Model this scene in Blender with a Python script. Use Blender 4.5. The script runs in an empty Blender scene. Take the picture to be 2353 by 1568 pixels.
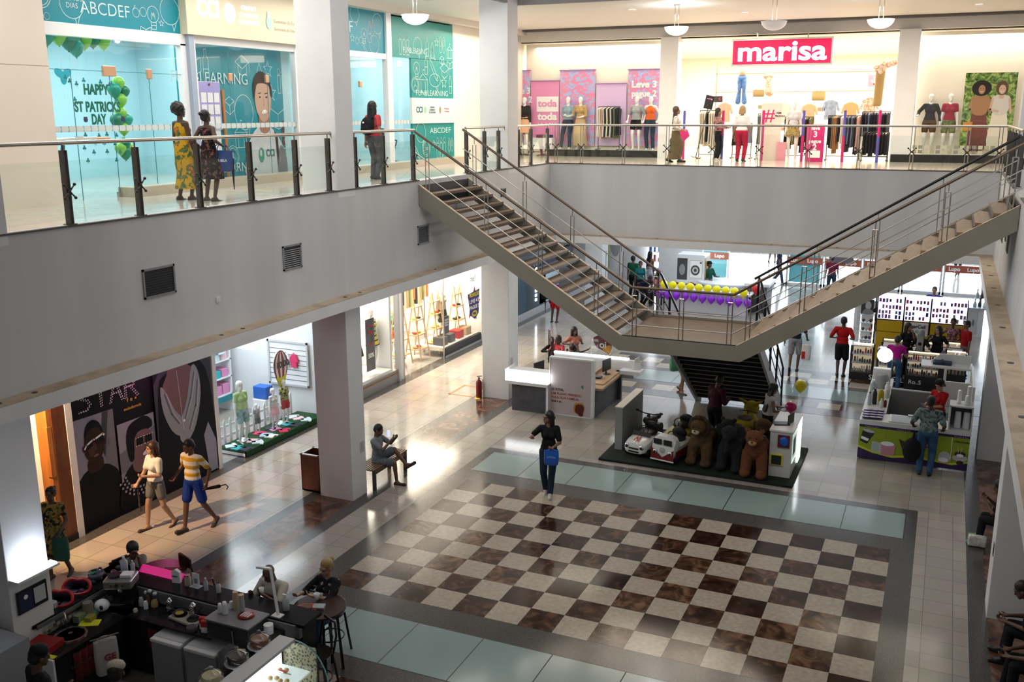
import bpy, math, random
from mathutils import Vector, Matrix, Euler
random.seed(7)
SC = bpy.context.scene
COL = SC.collection
PI = math.pi
R = math.radians
# ---------------- camera ----------------
cd = bpy.data.cameras.new('camera'); cam = bpy.data.objects.new('camera', cd); COL.objects.link(cam)
cd.sensor_width = 36; cd.lens = 2225.69/2353*36; cd.clip_end = 200
cam.matrix_world = Matrix.Translation((8.5603, -16.9357, 7.47)) @ Matrix.Rotation(.4185, 4, 'Z') @ Matrix.Rotation(1.3377, 4, 'X') @ Matrix.Rotation(-.0027, 4, 'Z')
SC.camera = cam
# ---------------- world and exposure ----------------
SC.view_settings.view_transform = 'Standard'; SC.view_settings.look = 'None'
SC.view_settings.gamma = 1; SC.view_settings.exposure = 0.0; SC.view_settings.use_curve_mapping = False
w = bpy.data.worlds.new('world'); SC.world = w; w.use_nodes = True
w.node_tree.nodes['Background'].inputs[0].default_value = (.80, .90, 1, 1)
w.node_tree.nodes['Background'].inputs[1].default_value = .05
SC.cycles.max_bounces = 6; SC.cycles.transparent_max_bounces = 12; SC.cycles.diffuse_bounces = 3; SC.cycles.glossy_bounces = 3
SC.cycles.transmission_bounces = 3; SC.cycles.sample_clamp_indirect = 4; SC.cycles.caustics_reflective = False; SC.cycles.caustics_refractive = False
SC.cycles.use_denoising = True
# ---------------- large lights ----------------
def area(name, loc, size, power, color=(1, 1, 1), rot=(0, 0, 0), sy=None, spread=180):
    l = bpy.data.lights.new(name, 'AREA'); l.energy = power; l.color = color; l.size = size
    if sy: l.shape = 'RECTANGLE'; l.size_y = sy
    l.spread = R(spread)
    o = bpy.data.objects.new(name, l); COL.objects.link(o); o.location = loc; o.rotation_euler = [R(a) for a in rot]
    return o
def point(name, loc, power, color=(1, 1, 1), r=.1):
    l = bpy.data.lights.new(name, 'POINT'); l.energy = power; l.color = color; l.shadow_soft_size = r
    o = bpy.data.objects.new(name, l); COL.objects.link(o); o.location = loc; return o
def spot(name, loc, power, color=(1, 1, 1), ang=70, blend=.5, rot=(0, 0, 0), r=.05):
    l = bpy.data.lights.new(name, 'SPOT'); l.energy = power; l.color = color; l.spot_size = R(ang); l.spot_blend = blend; l.shadow_soft_size = r
    o = bpy.data.objects.new(name, l); COL.objects.link(o); o.location = loc; o.rotation_euler = [R(a) for a in rot]; return o
WARM = (1, .88, .72); COOL = (.82, .9, 1); NEU = (1, .96, .9)
area('void_top_fill', (4, -2, 12.6), 9, 80, (.95, .96, 1), sy=9)  # unseen fill panel added above the void for gentle top light
area('tilted_fill', (4.2, -6.5, 12.0), 11, 520, (1, .965, .93), rot=(75, 0, 0), sy=3)  # added tilted fill for far fascia and stairs, turned away from the café
area('rear_fill', (4, -18.6, 7.3), 11, 60, (1, .95, .89), rot=(90, 0, 0), sy=1.2)  # unseen fill added behind the camera for surfaces facing it
area('right_side_fill', (12.6, -2, 7.3), 13, 120, (.97, .96, 1), rot=(90, 0, 90), sy=1.2)  # fill added in the right gallery to brighten the left fascia
for yy in (-8, -2.5, 2.5, 8): area('gallery_ceiling_fill', (-3.4, yy, 9.9), 2.2, 120, NEU, sy=4.5)  # ambient fills added under the left gallery ceiling
for xx in (-3, 1.5, 6, 10.5): area('gallery_ceiling_fill', (xx, 10.4, 9.75), 4, 150, WARM, sy=3)  # same added ambient fill along the far gallery
area('school_light', (-7.2, -3.6, 9.2), 3, 170, (.85, .97, 1), sy=4)
area('school_light', (-7.2, .6, 9.2), 3, 170, (.85, .97, 1), sy=4)
area('school_light', (-7.2, 7.5, 9.2), 3, 170, (.85, .97, 1), sy=4)
for xx in (-3.2, 0, 3.6, 7.5, 10.5): area('fashion_store_light', (xx, 17, 9.6), 3.2, 400, WARM, sy=4.5)
area('fashion_store_light', (3.6, 23, 9.6), 12, 1300, WARM, sy=5)
area('kids_shop_light', (-7, .4, 3.75), 3.0, 190, (.86, .95, 1), sy=3)
area('boutique_light', (-7.0, 5.0, 3.75), 3.0, 330, WARM, sy=2.2)
area('boutique_light', (-7.0, 8.7, 3.75), 3.0, 760, (1, .86, .66), sy=3.6)
area('corridor_light', (-3.4, 6, 3.8), 1.6, 70, WARM, sy=7)
area('corridor_light', (-3.4, -.5, 3.8), 1.6, 22, (.85, .9, 1), sy=5)
area('corridor_light', (-3.2, 15, 3.8), 2, 90, COOL, sy=7)
area('entrance_daylight', (5, 35.5, 2.2), 14, 3000, (.78, .89, 1), rot=(90, 0, 180), sy=4)
area('hall_light', (3.5, 13, 3.8), 8, 110, COOL, sy=6)
area('hall_light', (4, 21, 3.8), 12, 420, COOL, sy=8)
area('side_glow', (10.6, 4, 3.8), 1, 10, COOL, sy=10)
# ---------------- helpers ----------------
MATS = {}
def mat(name, c=(.5, .5, .5), rough=.5, metal=0, emit=0, ec=None, alpha=1, spec=.5, bump=0, bs=40, trans=0, coat=0, var=0, vs=6):
    if name in MATS: return MATS[name]
    m = bpy.data.materials.new(name); m.use_nodes = True; MATS[name] = m
    if name[:6] in ('print_', 'cloth_', 'counte', 'fur_li'): spec = min(spec, .15)
    n = m.node_tree.nodes; L = m.node_tree.links; b = n['Principled BSDF']
    b.inputs['Base Color'].default_value = (*c, 1); b.inputs['Roughness'].default_value = rough; b.inputs['Metallic'].default_value = metal
    b.inputs['Specular IOR Level'].default_value = spec
    if emit: b.inputs['Emission Color'].default_value = (*(ec or c), 1); b.inputs['Emission Strength'].default_value = emit
    if alpha < 1: b.inputs['Alpha'].default_value = alpha
    if coat: b.inputs['Coat Weight'].default_value = coat
    if bump or var:
        tc = n.new('ShaderNodeTexCoord')
        if bump:
            t = n.new('ShaderNodeTexNoise'); t.inputs['Scale'].default_value = bs; t.inputs['Detail'].default_value = 4
            L.new(tc.outputs['Object'], t.inputs['Vector'])
            bn = n.new('ShaderNodeBump'); bn.inputs['Strength'].default_value = bump; bn.inputs['Distance'].default_value = .01
            L.new(t.outputs['Fac'], bn.inputs['Height']); L.new(bn.outputs['Normal'], b.inputs['Normal'])
        if var:
            t = n.new('ShaderNodeTexNoise'); t.inputs['Scale'].default_value = vs; t.inputs['Detail'].default_value = 5
            L.new(tc.outputs['Object'], t.inputs['Vector'])
            r = n.new('ShaderNodeValToRGB'); r.color_ramp.elements[0].position = .3; r.color_ramp.elements[1].position = .7
            r.color_ramp.elements[0].color = (*[x*(1-var) for x in c], 1); r.color_ramp.elements[1].color = (*[min(1, x*(1+var)) for x in c], 1)
            L.new(t.outputs['Fac'], r.inputs['Fac']); L.new(r.outputs['Color'], b.inputs['Base Color'])
    return m
def ramp_mat(name, stops, scale=5, detail=4, rough=.6, kind='noise', vec=None, rot=(0, 0, 0), dist=0, interp='LINEAR', emit=0):
    """procedural pattern cloth / stone: stops = [(pos, colour)...]"""
    if name in MATS: return MATS[name]
    m = mat(name, rough=rough); n = m.node_tree.nodes; L = m.node_tree.links; b = n['Principled BSDF']
    tc = n.new('ShaderNodeTexCoord'); mp = n.new('ShaderNodeMapping'); L.new(tc.outputs['Object'], mp.inputs['Vector'])
    mp.inputs['Rotation'].default_value = [R(a) for a in rot]
    if vec: mp.inputs['Scale'].default_value = vec
    if kind == 'noise':
        t = n.new('ShaderNodeTexNoise'); t.inputs['Detail'].default_value = detail; t.inputs['Distortion'].default_value = dist; o = t.outputs['Fac']
    elif kind == 'voronoi':
        t = n.new('ShaderNodeTexVoronoi'); o = t.outputs['Distance']
    elif kind == 'cells':
        t = n.new('ShaderNodeTexVoronoi'); o = t.outputs['Color']
    else:
        t = n.new('ShaderNodeTexWave'); t.inputs['Distortion'].default_value = dist; o = t.outputs['Fac']
    t.inputs['Scale'].default_value = scale
    L.new(mp.outputs['Vector'], t.inputs['Vector'])
    r = n.new('ShaderNodeValToRGB'); e = r.color_ramp.elements; r.color_ramp.interpolation = interp
    while len(e) < len(stops): e.new(.5)
    for i, (p, c) in enumerate(stops): e[i].position = p; e[i].color = (*c, 1)
    L.new(o, r.inputs['Fac']); L.new(r.outputs['Color'], b.inputs['Base Color'])
    if emit: L.new(r.outputs['Color'], b.inputs['Emission Color']); b.inputs['Emission Strength'].default_value = emit
    return m
def glass(name='clear_glass', tint=(.97, .99, .985), refl=.10):
    if name in MATS: return MATS[name]
    m = bpy.data.materials.new(name); m.use_nodes = True; MATS[name] = m; n = m.node_tree.nodes; L = m.node_tree.links
    n.remove(n['Principled BSDF']); out = n['Material Output']
    t = n.new('ShaderNodeBsdfTransparent'); t.inputs[0].default_value = (*tint, 1)
    g = n.new('ShaderNodeBsdfGlossy'); g.inputs['Roughness'].default_value = .02
    lw = n.new('ShaderNodeLayerWeight'); lw.inputs[0].default_value = .5; pw = n.new('ShaderNodeMath'); pw.operation = 'POWER'; pw.inputs[1].default_value = 4
    L.new(lw.outputs['Facing'], pw.inputs[0]); mx = n.new('ShaderNodeMath'); mx.operation = 'MULTIPLY_ADD'; mx.inputs[1].default_value = .7; mx.inputs[2].default_value = refl*.3
    mi = n.new('ShaderNodeMixShader'); L.new(pw.outputs[0], mx.inputs[0]); L.new(mx.outputs[0], mi.inputs[0])
    L.new(t.outputs[0], mi.inputs[1]); L.new(g.outputs[0], mi.inputs[2]); L.new(mi.outputs[0], out.inputs[0])
    return m
class MB:
    """collects shapes; build() links them as one mesh object"""
    def __init__(s): s.v = []; s.f = []; s.m = []; s.ms = []; s.cur = None; s.X = None
    def use(s, m): s.cur = m; return s
    def _mi(s):
        if s.cur not in s.ms: s.ms.append(s.cur)
        return s.ms.index(s.cur)
    def add(s, vs, fs):
        b = len(s.v)
        if s.X is not None: vs = [s.X @ Vector(v) for v in vs]
        s.v += [tuple(v) for v in vs]; i = s._mi()
        for f in fs: s.f.append([b+k for k in f]); s.m.append(i)
        return s
    def box(s, x0, y0, z0, x1, y1, z1):
        return s.add([(x0, y0, z0), (x1, y0, z0), (x1, y1, z0), (x0, y1, z0), (x0, y0, z1), (x1, y0, z1), (x1, y1, z1), (x0, y1, z1)],
                     [(0, 3, 2, 1), (4, 5, 6, 7), (0, 1, 5, 4), (1, 2, 6, 5), (2, 3, 7, 6), (3, 0, 4, 7)])
    def cb(s, c, d, rot=None):
        M = Matrix.Translation(c)
        if rot is not None: M = M @ Euler([R(a) for a in rot]).to_matrix().to_4x4()
        x, y, z = d[0]/2, d[1]/2, d[2]/2
        vs = [M @ Vector(p) for p in [(-x, -y, -z), (x, -y, -z), (x, y, -z), (-x, y, -z), (-x, -y, z), (x, -y, z), (x, y, z), (-x, y, z)]]
        return s.add(vs, [(0, 3, 2, 1), (4, 5, 6, 7), (0, 1, 5, 4), (1, 2, 6, 5), (2, 3, 7, 6), (3, 0, 4, 7)])
    def bar(s, p, q, w, h=None):
        p, q = Vector(p), Vector(q); d = q-p; L = d.length
        if L < 1e-6: return s
        M = Matrix.Translation((p+q)/2) @ d.to_track_quat('Z', 'Y').to_matrix().to_4x4()
        x, y, z = w/2, (h or w)/2, L/2
        vs = [M @ Vector(t) for t in [(-x, -y, -z), (x, -y, -z), (x, y, -z), (-x, y, -z), (-x, -y, z), (x, -y, z), (x, y, z), (-x, y, z)]]
        return s.add(vs, [(0, 3, 2, 1), (4, 5, 6, 7), (0, 1, 5, 4), (1, 2, 6, 5), (2, 3, 7, 6), (3, 0, 4, 7)])
    def cyl(s, p, q, r, r2=None, n=12):
        p, q = Vector(p), Vector(q); r2 = r if r2 is None else r2
        M = (q-p).to_track_quat('Z', 'Y').to_matrix()
        vs = [p+M @ Vector((r*math.cos(2*PI*i/n), r*math.sin(2*PI*i/n), 0)) for i in range(n)]
        vs += [q+M @ Vector((r2*math.cos(2*PI*i/n), r2*math.sin(2*PI*i/n), 0)) for i in range(n)]
        return s.add(vs, [[i, (i+1) % n, n+(i+1) % n, n+i] for i in range(n)]+[list(range(n-1, -1, -1)), list(range(n, 2*n))])
    def tube(s, pts, r, n=8, closed=False):
        pts = [Vector(p) for p in pts]; m = len(pts); rs = r if isinstance(r, (list, tuple)) else [r]*m
        vs = []; up = Vector((0, 0, 1)); prev = None
        for i, p in enumerate(pts):
            a = pts[i-1] if (i > 0 or closed) else p; b = pts[(i+1) % m] if (i < m-1 or closed) else p
            t = (b-a).normalized()
            if prev is None:
                u = t.cross(up)
                if u.length < 1e-3: u = t.cross(Vector((1, 0, 0)))
                u.normalize()
            else:
                u = prev-t*prev.dot(t)
                if u.length < 1e-4: u = t.cross(up)
                u.normalize()
            prev = u; w = t.cross(u)
            vs += [p+(u*math.cos(2*PI*k/n)+w*math.sin(2*PI*k/n))*rs[i] for k in range(n)]
        fs = []
        for i in range(m if closed else m-1):
            j = (i+1) % m
            fs += [[i*n+k, i*n+(k+1) % n, j*n+(k+1) % n, j*n+k] for k in range(n)]
        if not closed: fs += [list(range(n-1, -1, -1)), [(m-1)*n+k for k in range(n)]]
        return s.add(vs, fs)
    def lathe(s, prof, c=(0, 0, 0), n=20, ax=None, sx=1, sy=1):
        c = Vector(c); M = (Vector(ax).to_track_quat('Z', 'Y').to_matrix() if ax else Matrix.Identity(3))
        vs = []
        for r, z in prof: vs += [c+M @ Vector((max(r, 1e-4)*sx*math.cos(2*PI*k/n), max(r, 1e-4)*sy*math.sin(2*PI*k/n), z)) for k in range(n)]
        m = len(prof)
        fs = [[i*n+k, i*n+(k+1) % n, (i+1)*n+(k+1) % n, (i+1)*n+k] for i in range(m-1) for k in range(n)]
        return s.add(vs, fs+[list(range(n-1, -1, -1)), [(m-1)*n+k for k in range(n)]])
    def ell(s, c, r, n=14, m=8, rot=None):
        if not isinstance(r, (tuple, list)): r = (r, r, r)
        c = Vector(c); M = Euler([R(a) for a in rot]).to_matrix() if rot else Matrix.Identity(3)
        vs = [c+M @ Vector((0, 0, -r[2]))]
        for i in range(1, m):
            a = -PI/2+PI*i/m
            vs += [c+M @ Vector((r[0]*math.cos(a)*math.cos(2*PI*k/n), r[1]*math.cos(a)*math.sin(2*PI*k/n), r[2]*math.sin(a))) for k in range(n)]
        vs.append(c+M @ Vector((0, 0, r[2]))); e = len(vs)-1
        fs = [[0, 1+(k+1) % n, 1+k] for k in range(n)]
        for i in range(m-2): fs += [[1+i*n+k, 1+i*n+(k+1) % n, 1+(i+1)*n+(k+1) % n, 1+(i+1)*n+k] for k in range(n)]
        fs += [[1+(m-2)*n+k, 1+(m-2)*n+(k+1) % n, e] for k in range(n)]
        return s.add(vs, fs)
    def cap(s, p, q, r, r2=None, n=10):
        """tapered capsule"""
        p, q = Vector(p), Vector(q); r2 = r if r2 is None else r2; L = (q-p).length
        pr = [(r*math.cos(a), r*math.sin(a)) for a in (-PI/2, -PI/3, -PI/6)]+[(r, 0), (r2, L)]+[(r2*math.cos(a), L+r2*math.sin(a)) for a in (PI/6, PI/3, PI/2)]
        return s.lathe(pr, p, n, (q-p) if L > 1e-5 else (0, 0, 1))
    def prism(s, pts, h, M=None):
        """polygon pts (x,y) extruded by h along z, transformed by M"""
        n = len(pts); M = M or Matrix.Identity(4)
        vs = [M @ Vector((x, y, 0)) for x, y in pts]+[M @ Vector((x, y, h)) for x, y in pts]
        return s.add(vs, [list(range(n-1, -1, -1)), list(range(n, 2*n))]+[[i, (i+1) % n, n+(i+1) % n, n+i] for i in range(n)])
    def sheet(s, fn, nu, nv, closed=False):
        vs = [fn(i/nu, j/nv) for j in range(nv+1) for i in range(nu+1)]
        return s.add(vs, [[j*(nu+1)+i, j*(nu+1)+i+1, (j+1)*(nu+1)+i+1, (j+1)*(nu+1)+i] for j in range(nv) for i in range(nu)])
    def build(s, name, m=None, parent=None, smooth=False, bevel=0, loc=None, rz=0, angle=None):
        me = bpy.data.meshes.new(name); me.from_pydata(s.v, [], s.f); me.update()
        for x in s.ms: me.materials.append(x or m)
        for p, i in zip(me.polygons, s.m): p.material_index = i
        o = bpy.data.objects.new(name, me); COL.objects.link(o)
        if smooth:
            me.shade_smooth()
            if angle:
                try: me.set_sharp_from_angle(angle=R(angle))
                except Exception: pass
        if bevel:
            b = o.modifiers.new('bevel', 'BEVEL'); b.width = bevel; b.segments = 2; b.limit_method = 'ANGLE'
        if parent: o.parent = parent
        if loc: o.location = loc
        if rz: o.rotation_euler.z = rz
        return o
def tag(o, label=None, cat=None, group=None, kind=None):
    if label: o['label'] = label
    if cat: o['category'] = cat
    if group: o['group'] = group
    if kind: o['kind'] = kind
    return o
def thing(name, label, cat, loc=(0, 0, 0), rz=0, group=None):
    o = bpy.data.objects.new(name, None); COL.objects.link(o); o.empty_display_size = .1
    o.location = loc; o.rotation_euler.z = R(rz); return tag(o, label, cat, group)
def struct(name, mb, m=None, **k):
    o = mb.build(name, m, **k); o['kind'] = 'structure'; return o
def copy_tree(o, loc=None, rz=None, label=None, group=None, parent=None, scale=None):
    c = o.copy(); COL.objects.link(c)
    if parent: c.parent = parent
    if loc is not None: c.location = loc
    if rz is not None: c.rotation_euler.z = R(rz)
    if scale: c.scale = (scale,)*3 if not isinstance(scale, tuple) else scale
    if label: c['label'] = label
    if group: c['group'] = group
    for ch in list(o.children): copy_tree(ch, parent=c)
    return c
FITS = []; TEXTS = []
def text(body, size, m, parent=None, loc=(0, 0, 0), rot=(90, 0, 0), name='lettering', width=None, bold=.0, ext=.002, align='CENTER', shear=0, height=None):
    c = bpy.data.curves.new(name, 'FONT'); c.body = body; c.size = size; c.extrude = ext; c.align_x = align; c.align_y = 'CENTER'
    c.offset = bold*size; c.shear = shear; c.materials.append(m); c.resolution_u = 4
    o = bpy.data.objects.new(name, c); COL.objects.link(o); o.parent = parent; o.location = loc; o.rotation_euler = [R(a) for a in rot]
    TEXTS.append(o)
    if width: FITS.append((o, width, height))
    return o
def fit_texts():
    bpy.context.view_layer.update()
    for o, wd, ht in FITS:
        d = o.dimensions
        if d.x > 1e-4: o.scale.x = wd/d.x
        if ht and d.y > 1e-4: o.scale.y = ht/d.y
    dg = bpy.context.evaluated_depsgraph_get(); dg.update()
    for o in TEXTS:
        me = bpy.data.meshes.new_from_object(o.evaluated_get(dg)); n = o.name; c = o.data
        q = bpy.data.objects.new('lettering', me); COL.objects.link(q); q.parent = o.parent; q.location = o.location; q.rotation_euler = o.rotation_euler; q.scale = o.scale
        bpy.data.objects.remove(o); bpy.data.curves.remove(c)
class G:
    """flat graphics laid on a panel in its own plane: x right, y up, layers 1 mm apart"""
    def __init__(s, M, step=.001): s.b = MB(); s.b.X = M; s.k = 0; s.step = step; s.M = M
    def poly(s, pts, m, lift=1):
        s.k += lift; z = s.k*s.step; s.b.use(m).add([(x, y, z) for x, y in pts], [list(range(len(pts)))]); return s
    def rect(s, x0, y0, x1, y1, m): return s.poly([(x0, y0), (x1, y0), (x1, y1), (x0, y1)], m)
    def ell(s, cx, cy, rx, ry, m, a=0, n=24, a0=0, a1=360):
        ca, sa = math.cos(R(a)), math.sin(R(a)); full = a1-a0 >= 360
        pts = []
        for i in range(n if full else n+1):
            t = R(a0+(a1-a0)*i/n); x, y = rx*math.cos(t), ry*math.sin(t); pts.append((cx+x*ca-y*sa, cy+x*sa+y*ca))
        return s.poly(pts, m)
    def blob(s, pts, m, sub=3):
        """smooth closed outline through pts"""
        n = len(pts); out = []
        for i in range(n):
            p0, p1, p2, p3 = pts[i-1], pts[i], pts[(i+1) % n], pts[(i+2) % n]
            for k in range(sub):
                t = k/sub
                out.append(tuple(.5*((2*p1[c])+(-p0[c]+p2[c])*t+(2*p0[c]-5*p1[c]+4*p2[c]-p3[c])*t*t+(-p0[c]+3*p1[c]-3*p2[c]+p3[c])*t**3) for c in (0, 1)))
        return s.poly(out, m)
    def line(s, pts, w, m, closed=False):
        s.k += .2; z = s.k*s.step; s.b.use(m)
        n = len(pts)
        for i in range(n if closed else n-1):
            a, b = Vector(pts[i]), Vector(pts[(i+1) % n]); d = b-a
            if d.length < 1e-6: continue
            d.normalize(); q = Vector((-d.y, d.x))*w/2; a = a-d*w*.3; b = b+d*w*.3
            s.b.add([(*(a+q), z), (*(a-q), z), (*(b-q), z), (*(b+q), z)], [(0, 1, 2, 3)])
        return s
    def circ(s, cx, cy, r, w, m, ry=None, a0=0, a1=360, n=20):
        ry = ry or r
        return s.line([(cx+r*math.cos(R(a0+(a1-a0)*i/n)), cy+ry*math.sin(R(a0+(a1-a0)*i/n))) for i in range(n+1)], w, m)
    def build(s, name, parent=None): return s.b.build(name, None, parent)
def plane_M(o, xdir, ydir):
    """matrix of a drawing plane: origin, right direction, up direction"""
    x = Vector(xdir).normalized(); y = Vector(ydir).normalized(); z = x.cross(y)
    M = Matrix.Identity(4)
    for i in range(3): M[i][0] = x[i]; M[i][1] = y[i]; M[i][2] = z[i]; M[i][3] = o[i]
    return M
WHITE = mat('white_paint', (.80, .80, .80), .55, var=.04, vs=1.5)
CREAM = mat('cream_paint', (.78, .72, .64), .5)
SWHITE = mat('gloss_white', (.85, .86, .87), .25)
BLACK = mat('black_plastic', (.012, .012, .014), .4)
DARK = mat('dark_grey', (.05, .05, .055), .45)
GREY = mat('mid_grey', (.28, .28, .29), .5)
LGREY = mat('light_grey', (.55, .56, .58), .45)
STEEL = mat('brushed_steel', (.52, .49, .45), .28, 1)
CHROME = mat('chrome', (.75, .75, .75), .12, 1)
DSTEEL = mat('dark_steel', (.11, .105, .10), .38, .8)
GLASS = glass()
GREENGLASS = glass('green_edge_glass', (.95, .985, .97), .1)
# ================= structure =================
XL, XR, YF, ZU, ZT = -1.54, 9.70, 8.44, 5.97, 6.078
def tile_mat(name, c1, c2, s, off=(0, 0), line=(.2, .19, .18), rough=.13, gap=.006, vsc=1.6):
    if name in MATS: return MATS[name]
    m = mat(name, rough=rough, spec=.5); n = m.node_tree.nodes; L = m.node_tree.links; b = n['Principled BSDF']
    tc = n.new('ShaderNodeTexCoord'); mp = n.new('ShaderNodeMapping'); mp.inputs['Location'].default_value = (off[0], off[1], 0)
    L.new(tc.outputs['Object'], mp.inputs['Vector'])
    br = n.new('ShaderNodeTexBrick'); br.offset = 0; br.inputs['Scale'].default_value = 1
    br.inputs['Brick Width'].default_value = s; br.inputs['Row Height'].default_value = s; br.inputs['Mortar Size'].default_value = gap; br.inputs['Mortar Smooth'].default_value = .1
    br.inputs['Bias'].default_value = 0
    br.inputs['Color1'].default_value = (*c1, 1); br.inputs['Color2'].default_value = (*c2, 1); br.inputs['Mortar'].default_value = (*line, 1)
    L.new(mp.outputs['Vector'], br.inputs['Vector'])
    t = n.new('ShaderNodeTexNoise'); t.inputs['Scale'].default_value = vsc; t.inputs['Detail'].default_value = 7; L.new(tc.outputs['Object'], t.inputs['Vector'])
    mx = n.new('ShaderNodeMix'); mx.data_type = 'RGBA'; mx.blend_type = 'MULTIPLY'; mx.inputs[0].default_value = .35
    L.new(br.outputs['Color'], mx.inputs[6]); L.new(t.outputs['Color'], mx.inputs[7])
    hs = n.new('ShaderNodeHueSaturation'); hs.inputs['Saturation'].default_value = .8; hs.inputs['Value'].default_value = 1.2
    L.new(mx.outputs[2], hs.inputs['Color']); L.new(hs.outputs['Color'], b.inputs['Base Color'])
    return m
TILE = tile_mat('beige_marble_tile', (.40, .355, .31), (.30, .265, .23), .565, (.02, .04))
TILE2 = tile_mat('beige_corridor_tile', (.50, .44, .38), (.42, .37, .32), .58, (.31, .1))
UPT = tile_mat('gallery_tile', (.60, .53, .44), (.55, .48, .40), .6)
GRAN = ramp_mat('grey_granite', [(.3, (.045, .043, .042)), (.7, (.12, .115, .11))], 55, 6, .16)
MARB = ramp_mat('red_brown_marble', [(.3, (.035, .016, .012)), (.5, (.13, .065, .045)), (.62, (.24, .14, .10)), (.75, (.09, .05, .04))], 2.2, 8, .14, dist=1.2)
LITE = ramp_mat('ivory_marble', [(.3, (.37, .32, .255)), (.7, (.50, .44, .36))], 14, 6, .14)
BRN = [ramp_mat('brown_marble_%d' % i, [(.32, a), (.5, b_), (.68, c)], 3.2, 7, .13, dist=1.5) for i, (a, b_, c) in enumerate([
    ((.014, .006, .004), (.05, .024, .014), (.14, .07, .04)), ((.012, .005, .004), (.028, .012, .008), (.07, .03, .02)), ((.02, .01, .006), (.085, .042, .024), (.24, .13, .075))])]
FGLASS = mat('frosted_floor_glass', (.27, .36, .355), .12)
fl = MB(); fl.box(-12, -19, -.2, 14, 42, 0); struct('floor', fl, TILE)
def slab(name, rects, m, z=.003):
    b = MB()
    for x0, y0, x1, y1 in rects: b.box(x0, y0, -.05, x1, y1, z)
    return struct(name, b, m)
slab('floor_corridor_tiles', [(-4.88, -19, -2.56, 18)], TILE2)
slab('floor_granite_bands', [(-5.3, -19, -4.88, 18), (-2.56, -19, -2.30, 8.2), (-1.54, -19, -1.26, 8.2), (9.45, -19, 9.72, 7.5), (10.5, -19, 10.8, 7.5),
     (-.42, -8.3, 8.63, 2.0), (-.42, 7.5, 12, 11.8)], GRAN)
slab('floor_marble_strips', [(-2.30, -19, -1.54, 8.2), (9.72, -19, 10.5, 7.5)], MARB, .0035)
slab('floor_light_strips', [(-1.26, -19, -.42, 7.5), (8.63, -19, 9.45, 2.0)], tile_mat('strip_tile', (.43, .38, .33), (.36, .32, .28), .42, (0, .0)), .0036)
ck = [MB() for _ in range(4)]
def cell(i, j, x, y, s=.55):
    k = 3 if (i+j) % 2 else random.choice((0, 0, 1, 2))
    ck[k].box(x+.002, y-s+.002, 0, x+s-.002, y-.002, .0045)
for i in range(15):
    for j in range(9): cell(i, j, i*.55, -j*.55)
for i in range(-1, 16):
    cell(i, 1, i*.55, -7.15)
    for j in range(2): cell(i, j, i*.55, -7.7-j*.55)
for i in range(-1, 22):
    cell(i, 0, -.02+i*.55, 8.62); cell(i, 0, -.02+i*.55, 11.5); cell(i, 1, -.02+i*.55, 10.95)
for k in range(3): struct('floor_brown_tiles', ck[k], BRN[k])
struct('floor_ivory_tiles', ck[3], LITE)
for nm, y0, y1, xs in (('floor_glass_panels', .56, 1.74, -.19), ('floor_glass_panels', -6.67, -5.5, -.22), ('floor_glass_panels', 8.93, 10.07, -.19)):
    b = MB(); g2 = MB()
    for i in range(8 if y0 < 5 else 12): b.box(xs+i*1.077+.008, y0, .0, xs+(i+1)*1.077-.008, y1, .006)
    g2.box(xs-.01, y0-.012, 0, xs+(8 if y0 < 5 else 12)*1.077+.01, y1+.012, .0045)
    struct(nm, b, FGLASS); struct('trim_floor_glass_frame', g2, BLACK)
# fascias around the opening
FW = ramp_mat('wall_white_streaked', [(.3, (.60, .60, .61)), (.7, (.74, .74, .745))], 1.0, 5, .6, vec=(1.2, 1.2, .12))
LEDGE = ramp_mat('dusty_ledge', [(.35, (.42, .33, .24)), (.6, (.58, .48, .36)), (.8, (.36, .28, .2))], 3, 6, .8)
def fascia(name, x0, y0, x1, y1): b = MB(); b.box(x0, y0, 3.93, x1, y1, ZU+.085); return struct(name, b, FW)
fascia('wall_left', XL-.3, -19, XL, YF+.3); fascia('wall_back', XL, YF, XR, YF+.3); fascia('wall_right', XR, -19, XR+.3, YF+.3)
def ring(name, d0, d1, z0, z1, m):
    b = MB(); b.box(XL-d0, -19, z0, XL+d1, YF-d1, z1); b.box(XL-d0, YF-d1, z0, XR+d0, YF+d0, z1); b.box(XR-d1, -19, z0, XR+d0, YF-d1, z1)
    return struct(name, b, m)
ring('trim_1', 0, .28, 3.92, 4.12, WHITE)
ring('trim_2', 0, .278, 4.12, 4.132, LEDGE)
b = MB(); ZE = ZU+.085; b.box(XL-.06, -19, ZE, XL+.02, 1.0, ZE+.022); b.box(XL-.06, 3.32, ZE, XL+.02, YF, ZE+.022); b.box(XL-.04, YF-.02, ZE, XR+.04, YF+.04, ZE+.022); b.box(XR-.02, 3.32, ZE, XR+.04, YF, ZE+.022); b.box(XR-.02, -19, ZE, XR+.04, 1, ZE+.022)
struct('trim_3', b, mat('bronze_edge', (.10, .085, .07), .5))
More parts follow.
